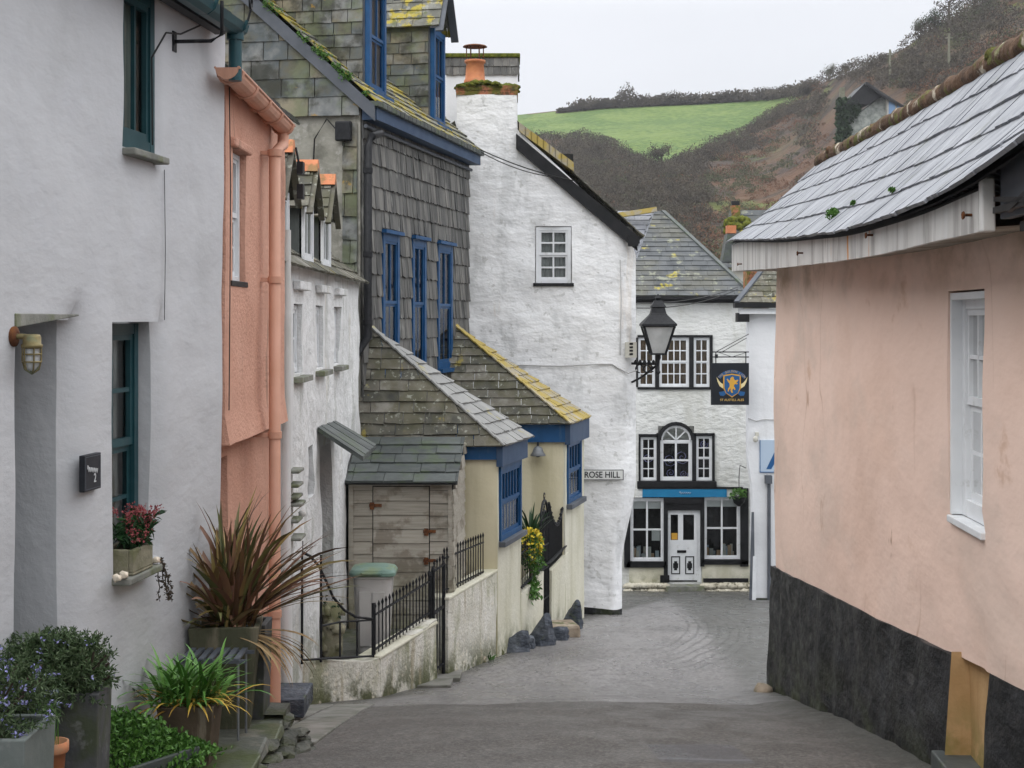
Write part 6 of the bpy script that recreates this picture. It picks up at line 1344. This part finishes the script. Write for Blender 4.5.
def railings():
    gu0, gu1 = GW.ux(437.5), GW.ux(448)
    T = thing('iron_railing', 'black iron picket railing along the lower garden wall in front of the bin', 'railing', tuple(GW(1,0,-3.5)))
    m = MB(); picket_run(m, GW, .06, gu0-.08, -3.47, -3.42, .5); m.build('pickets', M['iron'], T)
    m = MB()
    for u in (.03, gu0-.03): m.tube([GW(u,-.08,-3.5), GW(u,-.08,-2.95)], .016, 6)
    m.lathe(GW(gu0-.03,-.08,-2.97), [(.01,0),(.02,.02),(.02,.04),(.004,.07)], 8)
    m.build('post', M['iron'], T)
    T = thing('iron_railing', 'black iron picket railing climbing along the higher garden wall beside the shed', 'railing', tuple(GW(3,0,-3.3)))
    m = MB(); picket_run(m, GW, gu1+.1, GW.ux(489), -3.26, -3.3, .52); m.build('pickets', M['iron'], T)
    T = thing('iron_gate', 'narrow black iron picket gate between the two roughcast walls', 'gate', tuple(GW(gu0,0,-4.2)))
    m = MB(); 
    for u in (gu0+.02, gu1+.02): m.tube([GW(u,-.06,-4.2), GW(u,-.06,-2.9)], .022, 8); m.lathe(GW(u,-.06,-2.93), [(.016,0),(.028,.02),(.028,.04),(.004,.09)], 8)
    m.build('post', M['iron'], T)
    m = MB(); picket_run(m, GW, gu0+.06, gu1-.02, -4.12, -4.1, 1.3, .08, -.06); m.beam(GW(gu0,-.06,-3.4), GW(gu1,-.06,-3.38), .03, .03); m.build('leaf', M['iron'], T)
    # open swept handrail from the cottage to the wall corner
    T = thing('iron_handrail', 'curving thin iron handrail sweeping down from the cottage beside the spiky plant', 'railing', tuple(P(302,664,14.9)))
    m = MB(); d = lambda x: lerp(14.25, 15.5, (x-302)/73); q = lambda x, y: P(x, y, d(x))
    for x, y0, y1 in ((302,541,664),(321,555,662),(340,622,658),(357,622,658)): m.tube([q(x,y1), q(x,y0)], .011 if x > 330 else .014, 6)
    m.tube([q(302,552),q(310,556),q(319,566),q(327,583),(q(333,597)),q(344,610),q(356,617),q(373,619)], .014, 6); m.tube([q(302,660),q(373,656)], .012, 6); m.tube([q(321,626),q(340,622),q(373,620)], .01, 6); m.tube([q(373,603),q(373,657)], .018, 6)
    m.build('rails', M['iron'], T)
    # arched gate and railing between the annexes
    a, b = BL.ux(543.5), BL.ux(551.5); T = thing('arched_gate', 'tall arched black wrought iron gate between the two annexes', 'gate', tuple(BL(a,0,-4.75)))
    m = MB(); w = -.05; um = (a+b)/2; r = (b-a)/2
    Z = lambda y, u: (320-y)/F*BL(u,0,0).y
    zt = Z(530, um); arch = [BL(um+r*math.cos(t*math.pi/8)*1.0, w, zt+.45*math.sin(t*math.pi/8)) for t in range(9)]
    m.tube([BL(b,w,-4.65)]+arch+[BL(a,w,-4.65)], .02, 6); inner = [BL(um+r*.72*math.cos(t*math.pi/8), w, zt+.3*math.sin(t*math.pi/8)) for t in range(9)]; m.tube(inner, .014, 5)
    for k in range(1, 6): uu = lerp(a, b, k/6); m.tube([BL(uu,w,-4.62), BL(uu,w,zt+.3*math.sin(math.acos(max(-1,min(1,(uu-um)/r)))))], .011, 5)
    for z in (-4.6,-4.2,-3.75,-3.4,-3.0): m.beam(BL(a,w,z), BL(b,w,z), .025, .02)
    for k in range(7): c = BL(um,w,-2.95+.0+k*.1-.3); m.tube([c+BL.U*.05*math.cos(t)+V((0,0,.05*math.sin(t))) for t in range(7)], .007, 4)
    for k in range(0): t = k/17; pnt = BL(um+(r+.03)*math.cos(math.pi*t), w, zt+.48*math.sin(math.pi*t)); blob(m, pnt, (.03,.03,.03), 1, .2)
    m.build('leaf', M['iron'], T)
    T = thing('iron_railing', 'black scrolled railing dipping between the arched gate and the farther annexe', 'railing', tuple(BL(b,0,-3.8)))
    m = MB(); c, d = BL.ux(552), BL.ux(567); n = 14; pts = []
    for k in range(n+1): t = k/n; uu = lerp(c, d, t); zt_ = lerp(-3.14,-3.2,t)+.35*(2*t-1)**2-.2*t*(1-t); pts.append(BL(uu,w,zt_)); m.tube([BL(uu,w,-3.8+.05*t), BL(uu,w,zt_)], .01, 5)
    m.tube(pts, .022, 6); m.beam(BL(c,w,-3.72), BL(d,w,-3.66), .03, .02); 
    for k in range(12): blob(m, pts[k+1]+V((0,0,.03)), (.03,.03,.025), 1, .2)
    m.build('rails', M['iron'], T)
    T = thing('iron_railing', 'short black railing along the ferny low wall behind the yellow flowers', 'railing', tuple(BL(BL.ux(522),0,-3.8)))
    m = MB(); picket_run(m, BL, BL.ux(522), BL.ux(543), -3.84, -3.74, .62, .11, -.05); m.beam(BL(BL.ux(521),.0,-3.74), BL(BL.ux(566),.0,-3.6), .03, .02); m.build('pickets', M['iron'], T)
railings()
def shed():
    T = thing('wooden_shed', 'small silvered timber shed with rusty hinges and slate lean-to roof', 'shed', (-1.35,18.4,-3.7))
    y0 = 18.0; s = y0/F; Z = lambda y: (320-y)*s; X = lambda x: (x-512)*s; fr = FR(0,y0,1,0)
    xl, xr = X(349), X(452); xd0, xd1 = X(372.5), X(430); zt, zb = Z(481), -3.72; bk = 19.45
    rr = random.Random(110)
    core = MB(); core.hexa([V((xl+.02,y0+.03,zb)),V((xr-.02,y0+.03,zb)),V((xr+.05,bk,zb)),V((xl+.02,bk,zb)),V((xl+.02,y0+.03,zt)),V((xr-.02,y0+.03,zt)),V((xr+.05,bk,zt+.25)),V((xl+.02,bk,zt+.25))]); core.build('frame', M['black_wood'], T)
    for a, b in ((xl+.05,xd0),(xd1,xr-.04)):
        m = MB(); z = zb
        while z < zt-.01:
            z1 = min(z+.152, zt); j = rr.uniform(-.003,.003); m.hexa([fr(a,.0,z+.006),fr(b,.0,z+.006),fr(b,.03+j,z+.006),fr(a,.03+j,z+.006),fr(a,.0,z1),fr(b,.0,z1),fr(b,.014+j,z1),fr(a,.014+j,z1)]); z = z1
        m.build('wall_boards', M['old_wood'], T)
    m = MB(); z = zb+.02; zt2 = Z(486)
    while z < zt2-.01:
        z1 = min(z+.17, zt2); m.hexa([fr(xd0+.012,.0,z+.005),fr(xd1-.012,.0,z+.005),fr(xd1-.012,.034,z+.005),fr(xd0+.012,.034,z+.005),fr(xd0+.012,.0,z1),fr(xd1-.012,.0,z1),fr(xd1-.012,.02,z1),fr(xd0+.012,.02,z1)]); z = z1
    dr = m.build('door', M['old_wood'], T)
    for x, y in ((372,505),(426,531),(426,560),(370,565)): m = MB(); m.fbox(fr, X(x)-.03, X(x+10), .035, .045, Z(y+1.5), Z(y-1.5)); m.fbox(fr, X(x)-.02, X(x)+.03, .036, .055, Z(y+4), Z(y-3)); m.build('hinge', M['rust'], dr)
    m = MB()
    for a, b in ((xl,xl+.055),(xr-.045,xr)): m.fbox(fr, a, b, .0, .045, zb, zt)
    m.fbox(fr, xl, xr, .0, .05, zt-.05, zt+.0); m.build('corner_posts', M['old_wood'], T)
    m = MB(); z = zb; ss = FR(xr-.0,y0,.09,1.45)
    while z < zt+.2:
        z1 = z+.152; L = 1.45*(1 if z1 < zt else (1-(z1-zt)/.27)); o = 1.45-L if z1 > zt else 0
        m.hexa([ss(o,.0,z+.006),ss(1.45,.0,z+.006),ss(1.45,.03,z+.006),ss(o,.03,z+.006),ss(o,.0,z1),ss(1.45,.0,z1),ss(1.45,.012,z1),ss(o,.012,z1)]); z = z1
    m.build('side_boards', M['old_wood'], T)
    m = MB(); O = V((xl-.03,y0-.14,zt-.01)); slates(m, plane_pos(O, (1,0,0), (0,1.0,.3)), 1.5, .3, .4, lambda v: (0,(xr-xl)+.1+v*.03), th=.014, wvar=.35, rr=rr, lap=.03); m.build('roof', M['slate_dark'], T)
    m = MB(); A = O+V((0,0,-.02)); m.hexa([A, A+V((xr-xl+.1,0,0)), A+V((xr-xl+.13,1.4,.42)), A+V((0,1.4,.42)), A+V((0,0,.012)), A+V((xr-xl+.1,0,.012)), A+V((xr-xl+.13,1.4,.432)), A+V((0,1.4,.432))]); m.build('roof_deck', M['black_wood'], T)
shed()
def bin_():
    c = V((-1.545, 16.75, -3.7)); T = thing('garden_bin', 'grey plastic dustbin with green lid in front of the shed', 'bin', tuple(c))
    def rr(hx, hy, z, r=.09):
        o = []
        for cx, cy, a0 in ((hx-r,hy-r,0),(-hx+r,hy-r,90),(-hx+r,-hy+r,180),(hx-r,-hy+r,270)):
            for k in range(4): a = R_(a0+k*30); o.append(c+V((cx+r*math.cos(a), cy+r*math.sin(a), z)))
        return o
    m = MB()
    def loft(m, lv):
        rg = [rr(*l) for l in lv]; n = len(rg[0])
        for A, B_ in zip(rg, rg[1:]): m.add(A+B_, [(i,(i+1)%n,n+(i+1)%n,n+i) for i in range(n)], True)
        m.poly(rg[0]); m.poly(rg[-1])
    loft(m, [(.17,.17,0),(.175,.175,.03),(.215,.215,.84),(.235,.235,.85),(.235,.235,.88)])
    for sx in (-.13, 0.02): m.hexa([c+V((sx,-.195+.0,.1)),c+V((sx+.11,-.195,.1)),c+V((sx+.12,-.235,.7)),c+V((sx-.01,-.235,.7)),c+V((sx,-.15,.1)),c+V((sx+.11,-.15,.1)),c+V((sx+.12,-.19,.7)),c+V((sx-.01,-.19,.7))])
    m.build('body', M['bin_grey'], T)
    m = MB(); loft(m, [(.25,.25,.87),(.258,.258,.88),(.256,.256,.91),(.235,.235,.94),(.16,.16,.965,.08),(.06,.06,.97,.04)]); m.hexa([c+V((x,y,z)) for z in (.9,.92) for x, y in ((-.1,-.3),(.1,-.3),(.12,-.25),(-.12,-.25))]); m.build('lid', M['bin_green'], T)
bin_()
def stump():
    c = P(331, 645, 15.9); T = thing('mossy_stone_post', 'mossy stone post behind the curving handrail', 'post', tuple(c)); m = MB(); m.lathe(c+V((0,0,-.1)), [(.12,0),(.13,.15),(.1,.35),(.12,.5),(.05,.56)], 9)
    rr = random.Random(3)
    for k in range(25): a = rr.random()*6.28; blob(m, c+V((.11*math.cos(a), .11*math.sin(a), rr.uniform(-.05,.42))), (.05,.05,.06), 1, .4)
    m.build('post', M['trough'], T)
    m = MB(); rr = random.Random(4); L = MB()
    for k in range(120): p = c+V((rr.uniform(-.15,.1), rr.uniform(-.1,.1), rr.uniform(0,.5))); leaf(L, p, rvec(), .05, .03)
    L.build('leaves', M['ivy'], T)
stump()
def barn_lamp():
    p = P(538, 452, 23.7); T = thing('wall_lamp', 'grey metal bell-shaped lamp on the cream annexe wall', 'lamp', tuple(p)); m = MB(); m.lathe(p, [(.12,-.06),(.125,-.05),(.09,.0),(.07,.06),(.05,.08),(.0,.1)], 16); m.build('shade', M['zinc'], T)
    m = MB(); m.tube([p+V((0,.16,.08)), p+V((0,.02,.14)), p+V((0,0,.08))], .018, 6); m.lathe(p+V((0,0,-.08)), [(.02,0),(.06,.02),(.06,.05)], 10); m.build('arm', M['iron'], T)
barn_lamp()
# rocks along the foot of the annexe wall
def rocks():
    rr = random.Random(120)
    for x, y, d, sz, mt, lab in ((517,656,20.3,(.2,.16,.17),'rock','jagged blue-black slate rock nearest the camera at the annexe foot'),(529,653,20.7,(.1,.12,.13),'rock','small slate rock squeezed between two larger blue-black rocks'),(541,645,21.1,(.24,.2,.27),'rock','tallest leaning blue-black slate rock under the ferny low wall'),(558,640,21.8,(.17,.15,.14),'rock','low blue-black rock just left of the pale sandy step stone'),
                             (573,628,23.3,(.17,.14,.27),'rock','upright pointed slate rock below the farther annexe corner'),(497,660,20.0,(.11,.1,.07),'pale_rock','small round brown stone at the corner of the near annexe'),(478,668,19.2,(.12,.12,.1),'pale_rock','mossy pale stone among weeds at the foot of the higher wall')):
        p = P(x, y, d); p.z = max(p.z, G(d)-.0); m = MB(); blob(m, (0,0,0), (1,1,1), 3, .5, 1.6)
        nrm = [V(v) for v in m.v]; ang = rr.uniform(-.5,.5); vs = []
        for v in nrm:
            for k in range(7): a = V((math.cos(k*2.4+x), math.sin(k*2.4+x), math.sin(k*1.7)*.6)).normalized(); e_ = v.dot(a); v = v-a*max(0, e_-.72)*.9
            if v.z > 0 and lab.startswith(('jag','tall','upright')): v = V((v.x*(1-.45*v.z)+.25*v.z, v.y, v.z*1.25))
            vs.append(tuple(p+V((v.x*sz[0]*1.25, v.y*sz[1]*1.2, v.z*sz[2]*1.25))))
        m.v = vs; m.sm = [False]*len(m.f); o = m.build('rock' if mt == 'rock' else 'stone', M[mt]); tag(o, lab, 'rock' if mt == 'rock' else 'stone')
    m = MB(); p = P(560, 641, 22.3); p.z = G(22.4); m.box(tuple(p), (.5,.5,.2), .2, 1.05); 
    tag(m.build('step_stone', M['pale_rock'], bevel=.04), 'pale sandy step stone with moss below the arched gate', 'stone')
    for (x, y, d, n, r_, lab) in ((487,664,19.4,26,.14,'weedy tuft at the foot of the higher garden wall'),(547,596,22.1,0,.1,''),(561,632,22.6,18,.1,'small green fern beside the pale step stone'),(533,585,21.6,24,.12,'green fern spilling over the pale low wall')):
        if not n: continue
        p = P(x, y, d); m = MB()
        for k in range(n*4): leaf(m, p+rvec()*r_*.5, (rvec()+V((0,0,1))).normalized(), r_*.9, r_*.16)
        T = m.build('fern', M['leaf_green']); tag(T, lab, 'plant')
    p = BL(BL.ux(532), -.0, -3.95); m = MB()
    for k in range(260): leaf(m, p+V((rnd.gauss(0,.035), rnd.gauss(0,.1), rnd.gauss(.06,.045))), rvec(), .09, .045)
    tag(m.build('trailing_plant', M['leaf_green']), 'green creeper hanging over the outer face of the pale low wall', 'plant')
rocks()
def yellow_shrub():
    p = P(531, 560, 21.75); T = thing('flowering_shrub', 'yellow-flowering shrub with bright green leaves beside the arched gate', 'shrub', tuple(p+V((0,0,-.6))))
    m = MB(); m.tube([p+V((0,0,-.6)), p+V((0,0,-.1))], [.03,.02], 6); m.build('stem', M['bark'], T)
    fl = MB(); m = bush(p+V((0,0,.1)), (.15,.22,.28), 150, .07, .032, 5, .07); m.build('foliage', M['leaf_green'], T)
    for k in range(240):
        d = rvec(.4); q = p+V((d.x*.16, d.y*.23, .2+d.z*.25))
        if q.z > p.z-.1: leaf(fl, q, rvec(), .05, .045)
    fl.build('blossoms', M['flower_yellow'], T)
    T = thing('cordyline', 'dark green strappy plant rising behind the yellow-flowering shrub', 'plant', tuple(p+V((.1,.5,-.4)))); m = MB()
    for k in range(26): blade(m, p+V((.0,.6,.1)), rnd.uniform(0,6.28), rnd.uniform(.5,.8), .05, rnd.uniform(.1,.6), rnd.uniform(.3,1.2))
    m.build('leaves', M['leaf_dark'], T)
yellow_shrub()

# ================================================================ TERRACE with planters, near left
def terrace():
    T = thing('stone_terrace', 'low mossy flagstone terrace along the foot of the grey cottage', 'terrace', (-1.8,8.5,G(8.5)))
    m = MB(); rr = random.Random(130); zt = lambda d: -2.36-.06*(d-7)
    ys = [6.2,6.9,7.5,8.0,8.45,8.9,9.35,9.8]
    for a, b in zip(ys, ys[1:]):
        for x0, x1 in ((-2.6,-2.0),(-1.99,-1.43+rr.uniform(-.05,.03))):
            z = zt((a+b)/2)+rr.uniform(-.008,.008)-(.02 if x1 > -1.9 else 0); m.hexa([V((x0,a+.012,z-.06)),V((x1,a+.012,z-.06)),V((x1+rr.uniform(-.02,.02),b,z-.06)),V((x0,b,z-.06)),V((x0,a+.012,z)),V((x1,a+.012,z)),V((x1+rr.uniform(-.02,.02),b,z+.003)),V((x0,b,z))])
    m.build('flagstones', M['flag'], T, bevel=.012)
    m = MB(); fr = FR(-1.46,6.2,0,1); wall(m, fr, 0, 3.6, -3.0, -2.4, (), .6, .06, .05, 4, top=lambda u: zt(6.2+u)-.05, seed=131); fe = FR(-2.6,9.8,1,0,-1); wall(m, fe, 0, 1.15, -3., -2.5, (), .3, .06, .04, 4, seed=132); 
    for k in range(46):
        d_ = rr.uniform(7.6,9.85); lv = rr.choice((0,0,1,2)); blob(m, (-1.47+rr.uniform(-.03,.05)+.05*(2-lv), d_, zt(d_)-.05-.09*(2-lv)+rr.uniform(-.02,.02)), (rr.uniform(.05,.09), rr.uniform(.08,.2), rr.uniform(.025,.045)), 2, .45, 1.8, 1)
    m.build('rubble_face', M['mossy_rock'], T)
    # thin slates round the bed, tilted
    m = MB(); z = zt(7.6)
    m.beam(V((-2.05,7.5,z+.05)), V((-1.66,7.95,z+.08)), .03, .12); m.hexa([V((-2.05,7.0,z+.0)),V((-1.62,7.0,z+.0)),V((-1.6,7.5,z+.01)),V((-2.05,7.5,z+.01)),V((-2.05,7.0,z+.04)),V((-1.62,7.0,z+.04)),V((-1.6,7.5,z+.045)),V((-2.05,7.5,z+.045))]); m.build('edging_slates', M['slate_dark'], T, bevel=.006)
terrace()
def slab_step():
    m = MB(); p = P(293, 706, 12.2); m.box((-1.8,12.1,p.z), (.32,.55,.15)); tag(m.build('slate_step', M['rock'], bevel=.012), 'dark wet slate block at the foot of the white downpipe', 'step')
slab_step()
def planter(lab, c, w0, w1, dp, h, mat, soil=True, rz=0, name='slate_planter', cat='planter'):
    T = thing(name, lab, cat, tuple(c)); c = V(c); m = MB(); q = Matrix.Rotation(rz, 3, 'Z')
    def ring(wx, dy, z): return [c+q @ V((i*wx/2, j*dy/2, z)) for i, j in ((-1,-1),(1,-1),(1,1),(-1,1))]
    A, B_ = ring(w0, dp*w0/w1, 0), ring(w1, dp, h); C, D = ring(w1-.07, dp-.07, h), ring(w1-.09, dp-.09, h-.06)
    m.add(A+B_+C+D, [(0,1,5,4),(1,2,6,5),(2,3,7,6),(3,0,4,7),(4,5,9,8),(5,6,10,9),(6,7,11,10),(7,4,8,11),(8,9,13,12),(9,10,14,13),(10,11,15,14),(11,8,12,15),(3,2,1,0)])
    m.build('pot', M[mat], T, bevel=.006); s = MB(); s.poly(D); s.build('soil', M['soil'], T); return T
def plants():
    # front left: pale slate trough with blue-flowering rosemary
    T = planter('pale grey-green slate planter, the lowest and palest of the slate planters', (-2.2,6.05,-2.25), .56, .6, .4, .61, 'planter_pale')
    S = thing('rosemary_bush', 'rosemary covered in lilac flowers in the pale grey-green planter', 'shrub', (-2.15,6.05,-1.64))
    fl = MB(); m = bush((-2.22,6.05,-1.56), (.34,.24,.17), 520, .03, .008, 16, .07, flowers=fl, nf=.3, up=.5, fsz=.011); m.build('foliage', M['leaf_rosemary'], S); fl.build('blossoms', M['flower_lilac'], S)
    m = MB(); rr = random.Random(5)
    for k in range(16): a = V((-2.15+rr.uniform(-.05,.05),6.05,-1.66)); m.tube([a, V((-2.16+rr.uniform(-.28,.28), 6.05+rr.uniform(-.15,.15), -1.5+rr.uniform(-.05,.1)))], .006, 4)
    m.build('stems', M['bark'], S)
    # tall slate planter with rosemary
    T = planter('tall dark slate planter under the larger rosemary bush', (-2.06,6.85,-2.37), .36, .4, .34, .7, 'planter_slate', rz=.08)
    S = thing('rosemary_bush', 'larger dark green rosemary bush in front of the doorway', 'shrub', (-1.98,6.85,-1.68))
    fl = MB(); m = bush((-2.08,6.82,-1.61), (.23,.22,.15), 1000, .03, .009, 16, .07, flowers=fl, nf=.04, up=.35, fsz=.009, inner=.1); bush((-2.24,6.7,-1.68), (.14,.15,.14), 300, .03, .009, 14, .06, mb=m); m.build('foliage', M['leaf_rosemary'], S); fl.build('blossoms', M['flower_lilac'], S)
    m = MB()
    for k in range(22): m.tube([V((-1.98+rr.uniform(-.06,.06),6.85,-1.7)), V((-2.03+rr.uniform(-.22,.22), 6.85+rr.uniform(-.15,.15), -1.56+rr.uniform(-.05,.08)))], .006, 4)
    m.build('stems', M['bark'], S)
    # terracotta pot with chives
    c = V((-1.94,6.32,-1.98)); T = thing('terracotta_pot', 'small terracotta pot between the two slate planters', 'pot', tuple(c)); m = MB(); m.lathe(c, [(.045,0),(.058,.16),(.068,.16),(.071,.165),(.071,.205),(.062,.205),(.058,.18),(.0,.18)], 24); m.build('pot', M['terracotta'], T)
    S = thing('chives', 'slim upright green shoots growing in the terracotta pot', 'plant', tuple(c+V((0,0,.22)))); m = MB()
    for k in range(70): blade(m, c+V((rnd.gauss(-.02,.02), rnd.gauss(0,.02), .18)), rnd.uniform(0,6.28), rnd.uniform(.12,.22), .006, rnd.uniform(0,.2), rnd.uniform(0,.3), n=3)
    m.build('shoots', M['leaf_strap'], S)
    # ground cover: countless small leaves
    m = MB(); rr = random.Random(140)
    for k in range(6000):
        t = rr.random(); a = rr.gauss(0,.35); ox, oy = rr.gauss(0,.05), rr.gauss(0,.13); p = V((lerp(-2.1,-1.68,t)+ox, lerp(7.9,8.0,t)+oy, 0)); hh = lerp(.36,.12,t)*math.exp(-(oy/.22)**2); p.z = -2.4+hh*rr.uniform(.55,1)
        leaf(m, p, (rvec(.8)).normalized(), .035, .02)
    tag(m.build('ground_cover', M['leaf_green']), 'bright green leafy ground cover spilling over the terrace bed', 'ground cover', kind='stuff')
    # strap-leaved clump in brown pot
    c = V((-1.79,8.35,-2.46)); T = planter('squat brown-stained planter holding the strap-leaved green plant', tuple(c), .25, .31, .3, .34, 'planter_brown')
    S = thing('agapanthus', 'strap-leaved green clump with yellowing lower leaves', 'plant', tuple(c+V((0,0,.3)))); m = MB(); y = MB()
    for k in range(190):
        a = rnd.uniform(0,6.28); b = c+V((rnd.gauss(-.02,.09), rnd.gauss(0,.06), .32)); blade(m, b, a, rnd.uniform(.24,.42), .026, rnd.uniform(.25,1.2), rnd.uniform(.7,1.6), n=7)
    for k in range(52): a = rnd.uniform(0,6.28); b = c+V((rnd.gauss(0,.07), rnd.gauss(0,.05), .31)); blade(y, b, a, rnd.uniform(.24,.36), .022, rnd.uniform(.9,1.4), rnd.uniform(1.3,2.0), n=7)
    m.build('leaves', M['leaf_strap'], S); y.build('yellow_leaves', M['leaf_yellow'], S)
    # slatted side table
    p = P(222, 655, 8.95); T = thing('slatted_table', 'small dark slatted table standing behind the green strap-leaved plant', 'table', (p.x,8.95,-2.5)); m = MB(); zt = p.z
    for k in range(7): x = p.x-.2+k*.052; m.box((x,8.95,zt), (.032,.3,.012), .0)
    m.box((p.x-.03,8.82,zt-.02), (.4,.02,.02)); m.box((p.x-.03,9.08,zt-.02), (.4,.02,.02)); m.build('top', M['bargeboard'], T)
    for sx in (-.19,.12):
        for y_ in (8.82,9.08): l = MB(); l.tube([V((p.x+sx,y_,zt)), V((p.x+sx,y_,-2.5))], .008, 5); l.build('leg', M['zinc'], T)
    # tall tapered planter with phormium
    c = V((-1.78,9.35,-2.52)); T = planter('tall algae-stained tapered stone planter under the spiky bronze plant', tuple(c), .3, .43, .4, .64, 'planter_moss', rz=.1)
    S = thing('phormium', 'large spiky bronze and green New Zealand flax', 'plant', tuple(c+V((0,0,.6)))); m = MB(); y = MB(); rr = random.Random(141)
    for k in range(150):
        a = rr.uniform(0,6.28); lean = abs(rr.gauss(.4,.5)); L = rr.uniform(.55,1.0)
        if math.sin(a) < -.3: L *= .8
        if math.cos(a) < -.2: L *= .85; 
        b = c+V((rr.gauss(.02,.05), rr.gauss(0,.05), .6)); blade(m, b, a, L*(1.0 if lean < .8 else .9), rr.uniform(.036,.058), lean, rr.uniform(.15,1.3), n=9, tw=rr.uniform(-.8,.8), fold=.35)
    for k in range(22):   # long ones arching right over the street side
        blade(m, c+V((.05,.0,.6)), rr.uniform(-.5,.6), rr.uniform(.65,.9), .034, rr.uniform(.7,1.2), rr.uniform(.2,.9), n=9, tw=rr.uniform(-.6,.6))
    for k in range(26): blade(y, c+V((.1,-.05+rr.gauss(0,.06),.58)), rr.uniform(-.9,.5), rr.uniform(.35,.6), .02, rr.uniform(1.5,1.9), rr.uniform(1.0,1.4), n=8, tw=rr.uniform(-1,1))
    m.build('leaves', M['phormium'], S); y.build('dead_leaves', M['dry_leaf'], S)
    # slim dark planter behind, half a pipe of slate
    planter('slim dark slate planter standing behind the tall tapered planter', (-1.66,9.62,-2.55), .17, .2, .3, .62, 'planter_slate')
    # window box
    u0, u1 = GR.ux(114.5), GR.ux(153,.1); cc = GR((u0+u1)/2, -.015, -1.372); ang = math.atan2(GR.U.y, GR.U.x)
    T = thing('window_trough', 'mossy stone trough on the grey cottage window sill', 'planter', tuple(cc)); m = MB(); m.fbox(GR, u0+.02, u1, -.1, .1, -1.372, -1.372+.016)
    for a in ((u0+.02,u1,.07,.1),(u0+.02,u1,-.1,-.07),(u0+.02,u0+.05,-.07,.07),(u1-.03,u1,-.07,.07)): m.fbox(GR, a[0], a[1], a[2], a[3], -1.356, -1.235)
    m.build('trough', M['trough'], T, bevel=.006); m = MB(); m.fbox(GR, u0+.051, u1-.031, -.069, .069, -1.35, -1.25); m.build('soil', M['soil'], T)
    S = thing('skimmia', 'crimson-budded evergreen growing in the window sill trough', 'plant', tuple(cc+V((0,0,.12)))); m = MB(); fl = MB(); rr = random.Random(142)
    for k in range(46):
        uu = rr.uniform(u0+.06,u1-.02); b = GR(uu, rr.uniform(-.05,.06), -1.25); tip = b+V((rr.uniform(-.03,.1), rr.uniform(-.08,.2), rr.uniform(.04,.19))); 
        for j in range(12): leaf(m, lerp(b, tip, rr.uniform(.3,1)), (rvec()+V((.3,0,.3))).normalized(), .062, .02)
        if rr.random() < .75:
            for j in range(34): leaf(fl, tip+V((rr.gauss(0,.013), rr.gauss(0,.013), rr.uniform(-.01,.04))), rvec(.6), .013, .012)
    m.build('leaves', M['leaf_dark'], S); fl.build('buds', M['flower_red'], S)
    for k, (x, y, lab) in enumerate(((117,560,'pale seashell at the near end of the cottage window sill'),(124,557,'second pale seashell on the cottage window sill, nearer the trough'),(156,548,'small pale shell at the far end of the cottage window sill'))):
        uu, z = GR.uz(x, y, .075); m = MB(); blob(m, GR(uu,.075,-1.355), (.024,.03,.022), 2, .6, 3); tag(m.build('seashell', M['shell']), lab, 'shell', 'shells on the window sill')
    uu = GR.ux(164,.1); m = MB(); rr = random.Random(143)
    for j in range(5):
        p = GR(uu-.02,.09,-1.36); pth = [p]
        for k in range(7): p = p+V((rr.uniform(-.012,.02), rr.uniform(-.01,.02), -.032)); pth.append(p)
        m.tube(pth, .003, 4)
        for q in pth: 
            for e_ in range(5): leaf(m, q, rvec(), .022, .012)
    tag(m.build('dried_flowers', M['bark']), 'dried dark sprig hanging from the far end of the window sill', 'sprig')
plants()
# cables across the street
def cables():
    m = MB()
    def sag(a, b, s, n=14): a, b = V(a), V(b); return [lerp(a,b,k/n)-V((0,0,s*4*(k/n)*(1-k/n))) for k in range(n+1)]
    m.tube(sag(P(479,149,25.4), P(576,181,26.12), .06), .01, 4); m.tube(sag(P(479,151,25.4), P(566,178,26.14), .1), .008, 4); m.tube(sag(P(637,308,26.6), P(738,289,33), .12), .009, 4); m.tube(sag(P(637,303,26.6), P(738,287,33), .1), .008, 4); tag(m.build('overhead_cable', M['cable']), 'thin black overhead cables slung from the slate house eave across the street', 'cable')
cables()
tag(None or bpy.data.objects['overhead_cable'], None)
# low stone at the far corner of the pink house
m = MB(); blob(m, (2.66,15.9,G(15.9)+.0), (.1,.16,.09), 2, .3); tag(m.build('corner_stone', M['pale_rock']), 'small brown stone at the far foot of the pink house', 'stone')

# the damp air: one closed box of even, thin haze round the whole place
def haze():
    mb = MB(); a, b, c, d, e_, f = -420, 420, -60, 620, -14, 140
    xs = [p for p in ()]
    mb.hexa([V((a,c,e_)),V((b,c,e_)),V((b,d,e_)),V((a,d,e_)),V((a,c,f)),V((b,c,f)),V((b,d,f)),V((a,d,f))])
    m = bpy.data.materials.new('haze'); m.use_nodes = True; t = m.node_tree; t.nodes.clear(); o = t.nodes.new('ShaderNodeOutputMaterial'); v = t.nodes.new('ShaderNodeVolumePrincipled')
    v.inputs['Color'].default_value = (.93,.95,1,1); v.inputs['Density'].default_value = .00028; v.inputs['Anisotropy'].default_value = .2; t.links.new(v.outputs[0], o.inputs['Volume'])
    tag(mb.build('haze', m, loc=(0,200,e_)), kind='stuff')
haze()
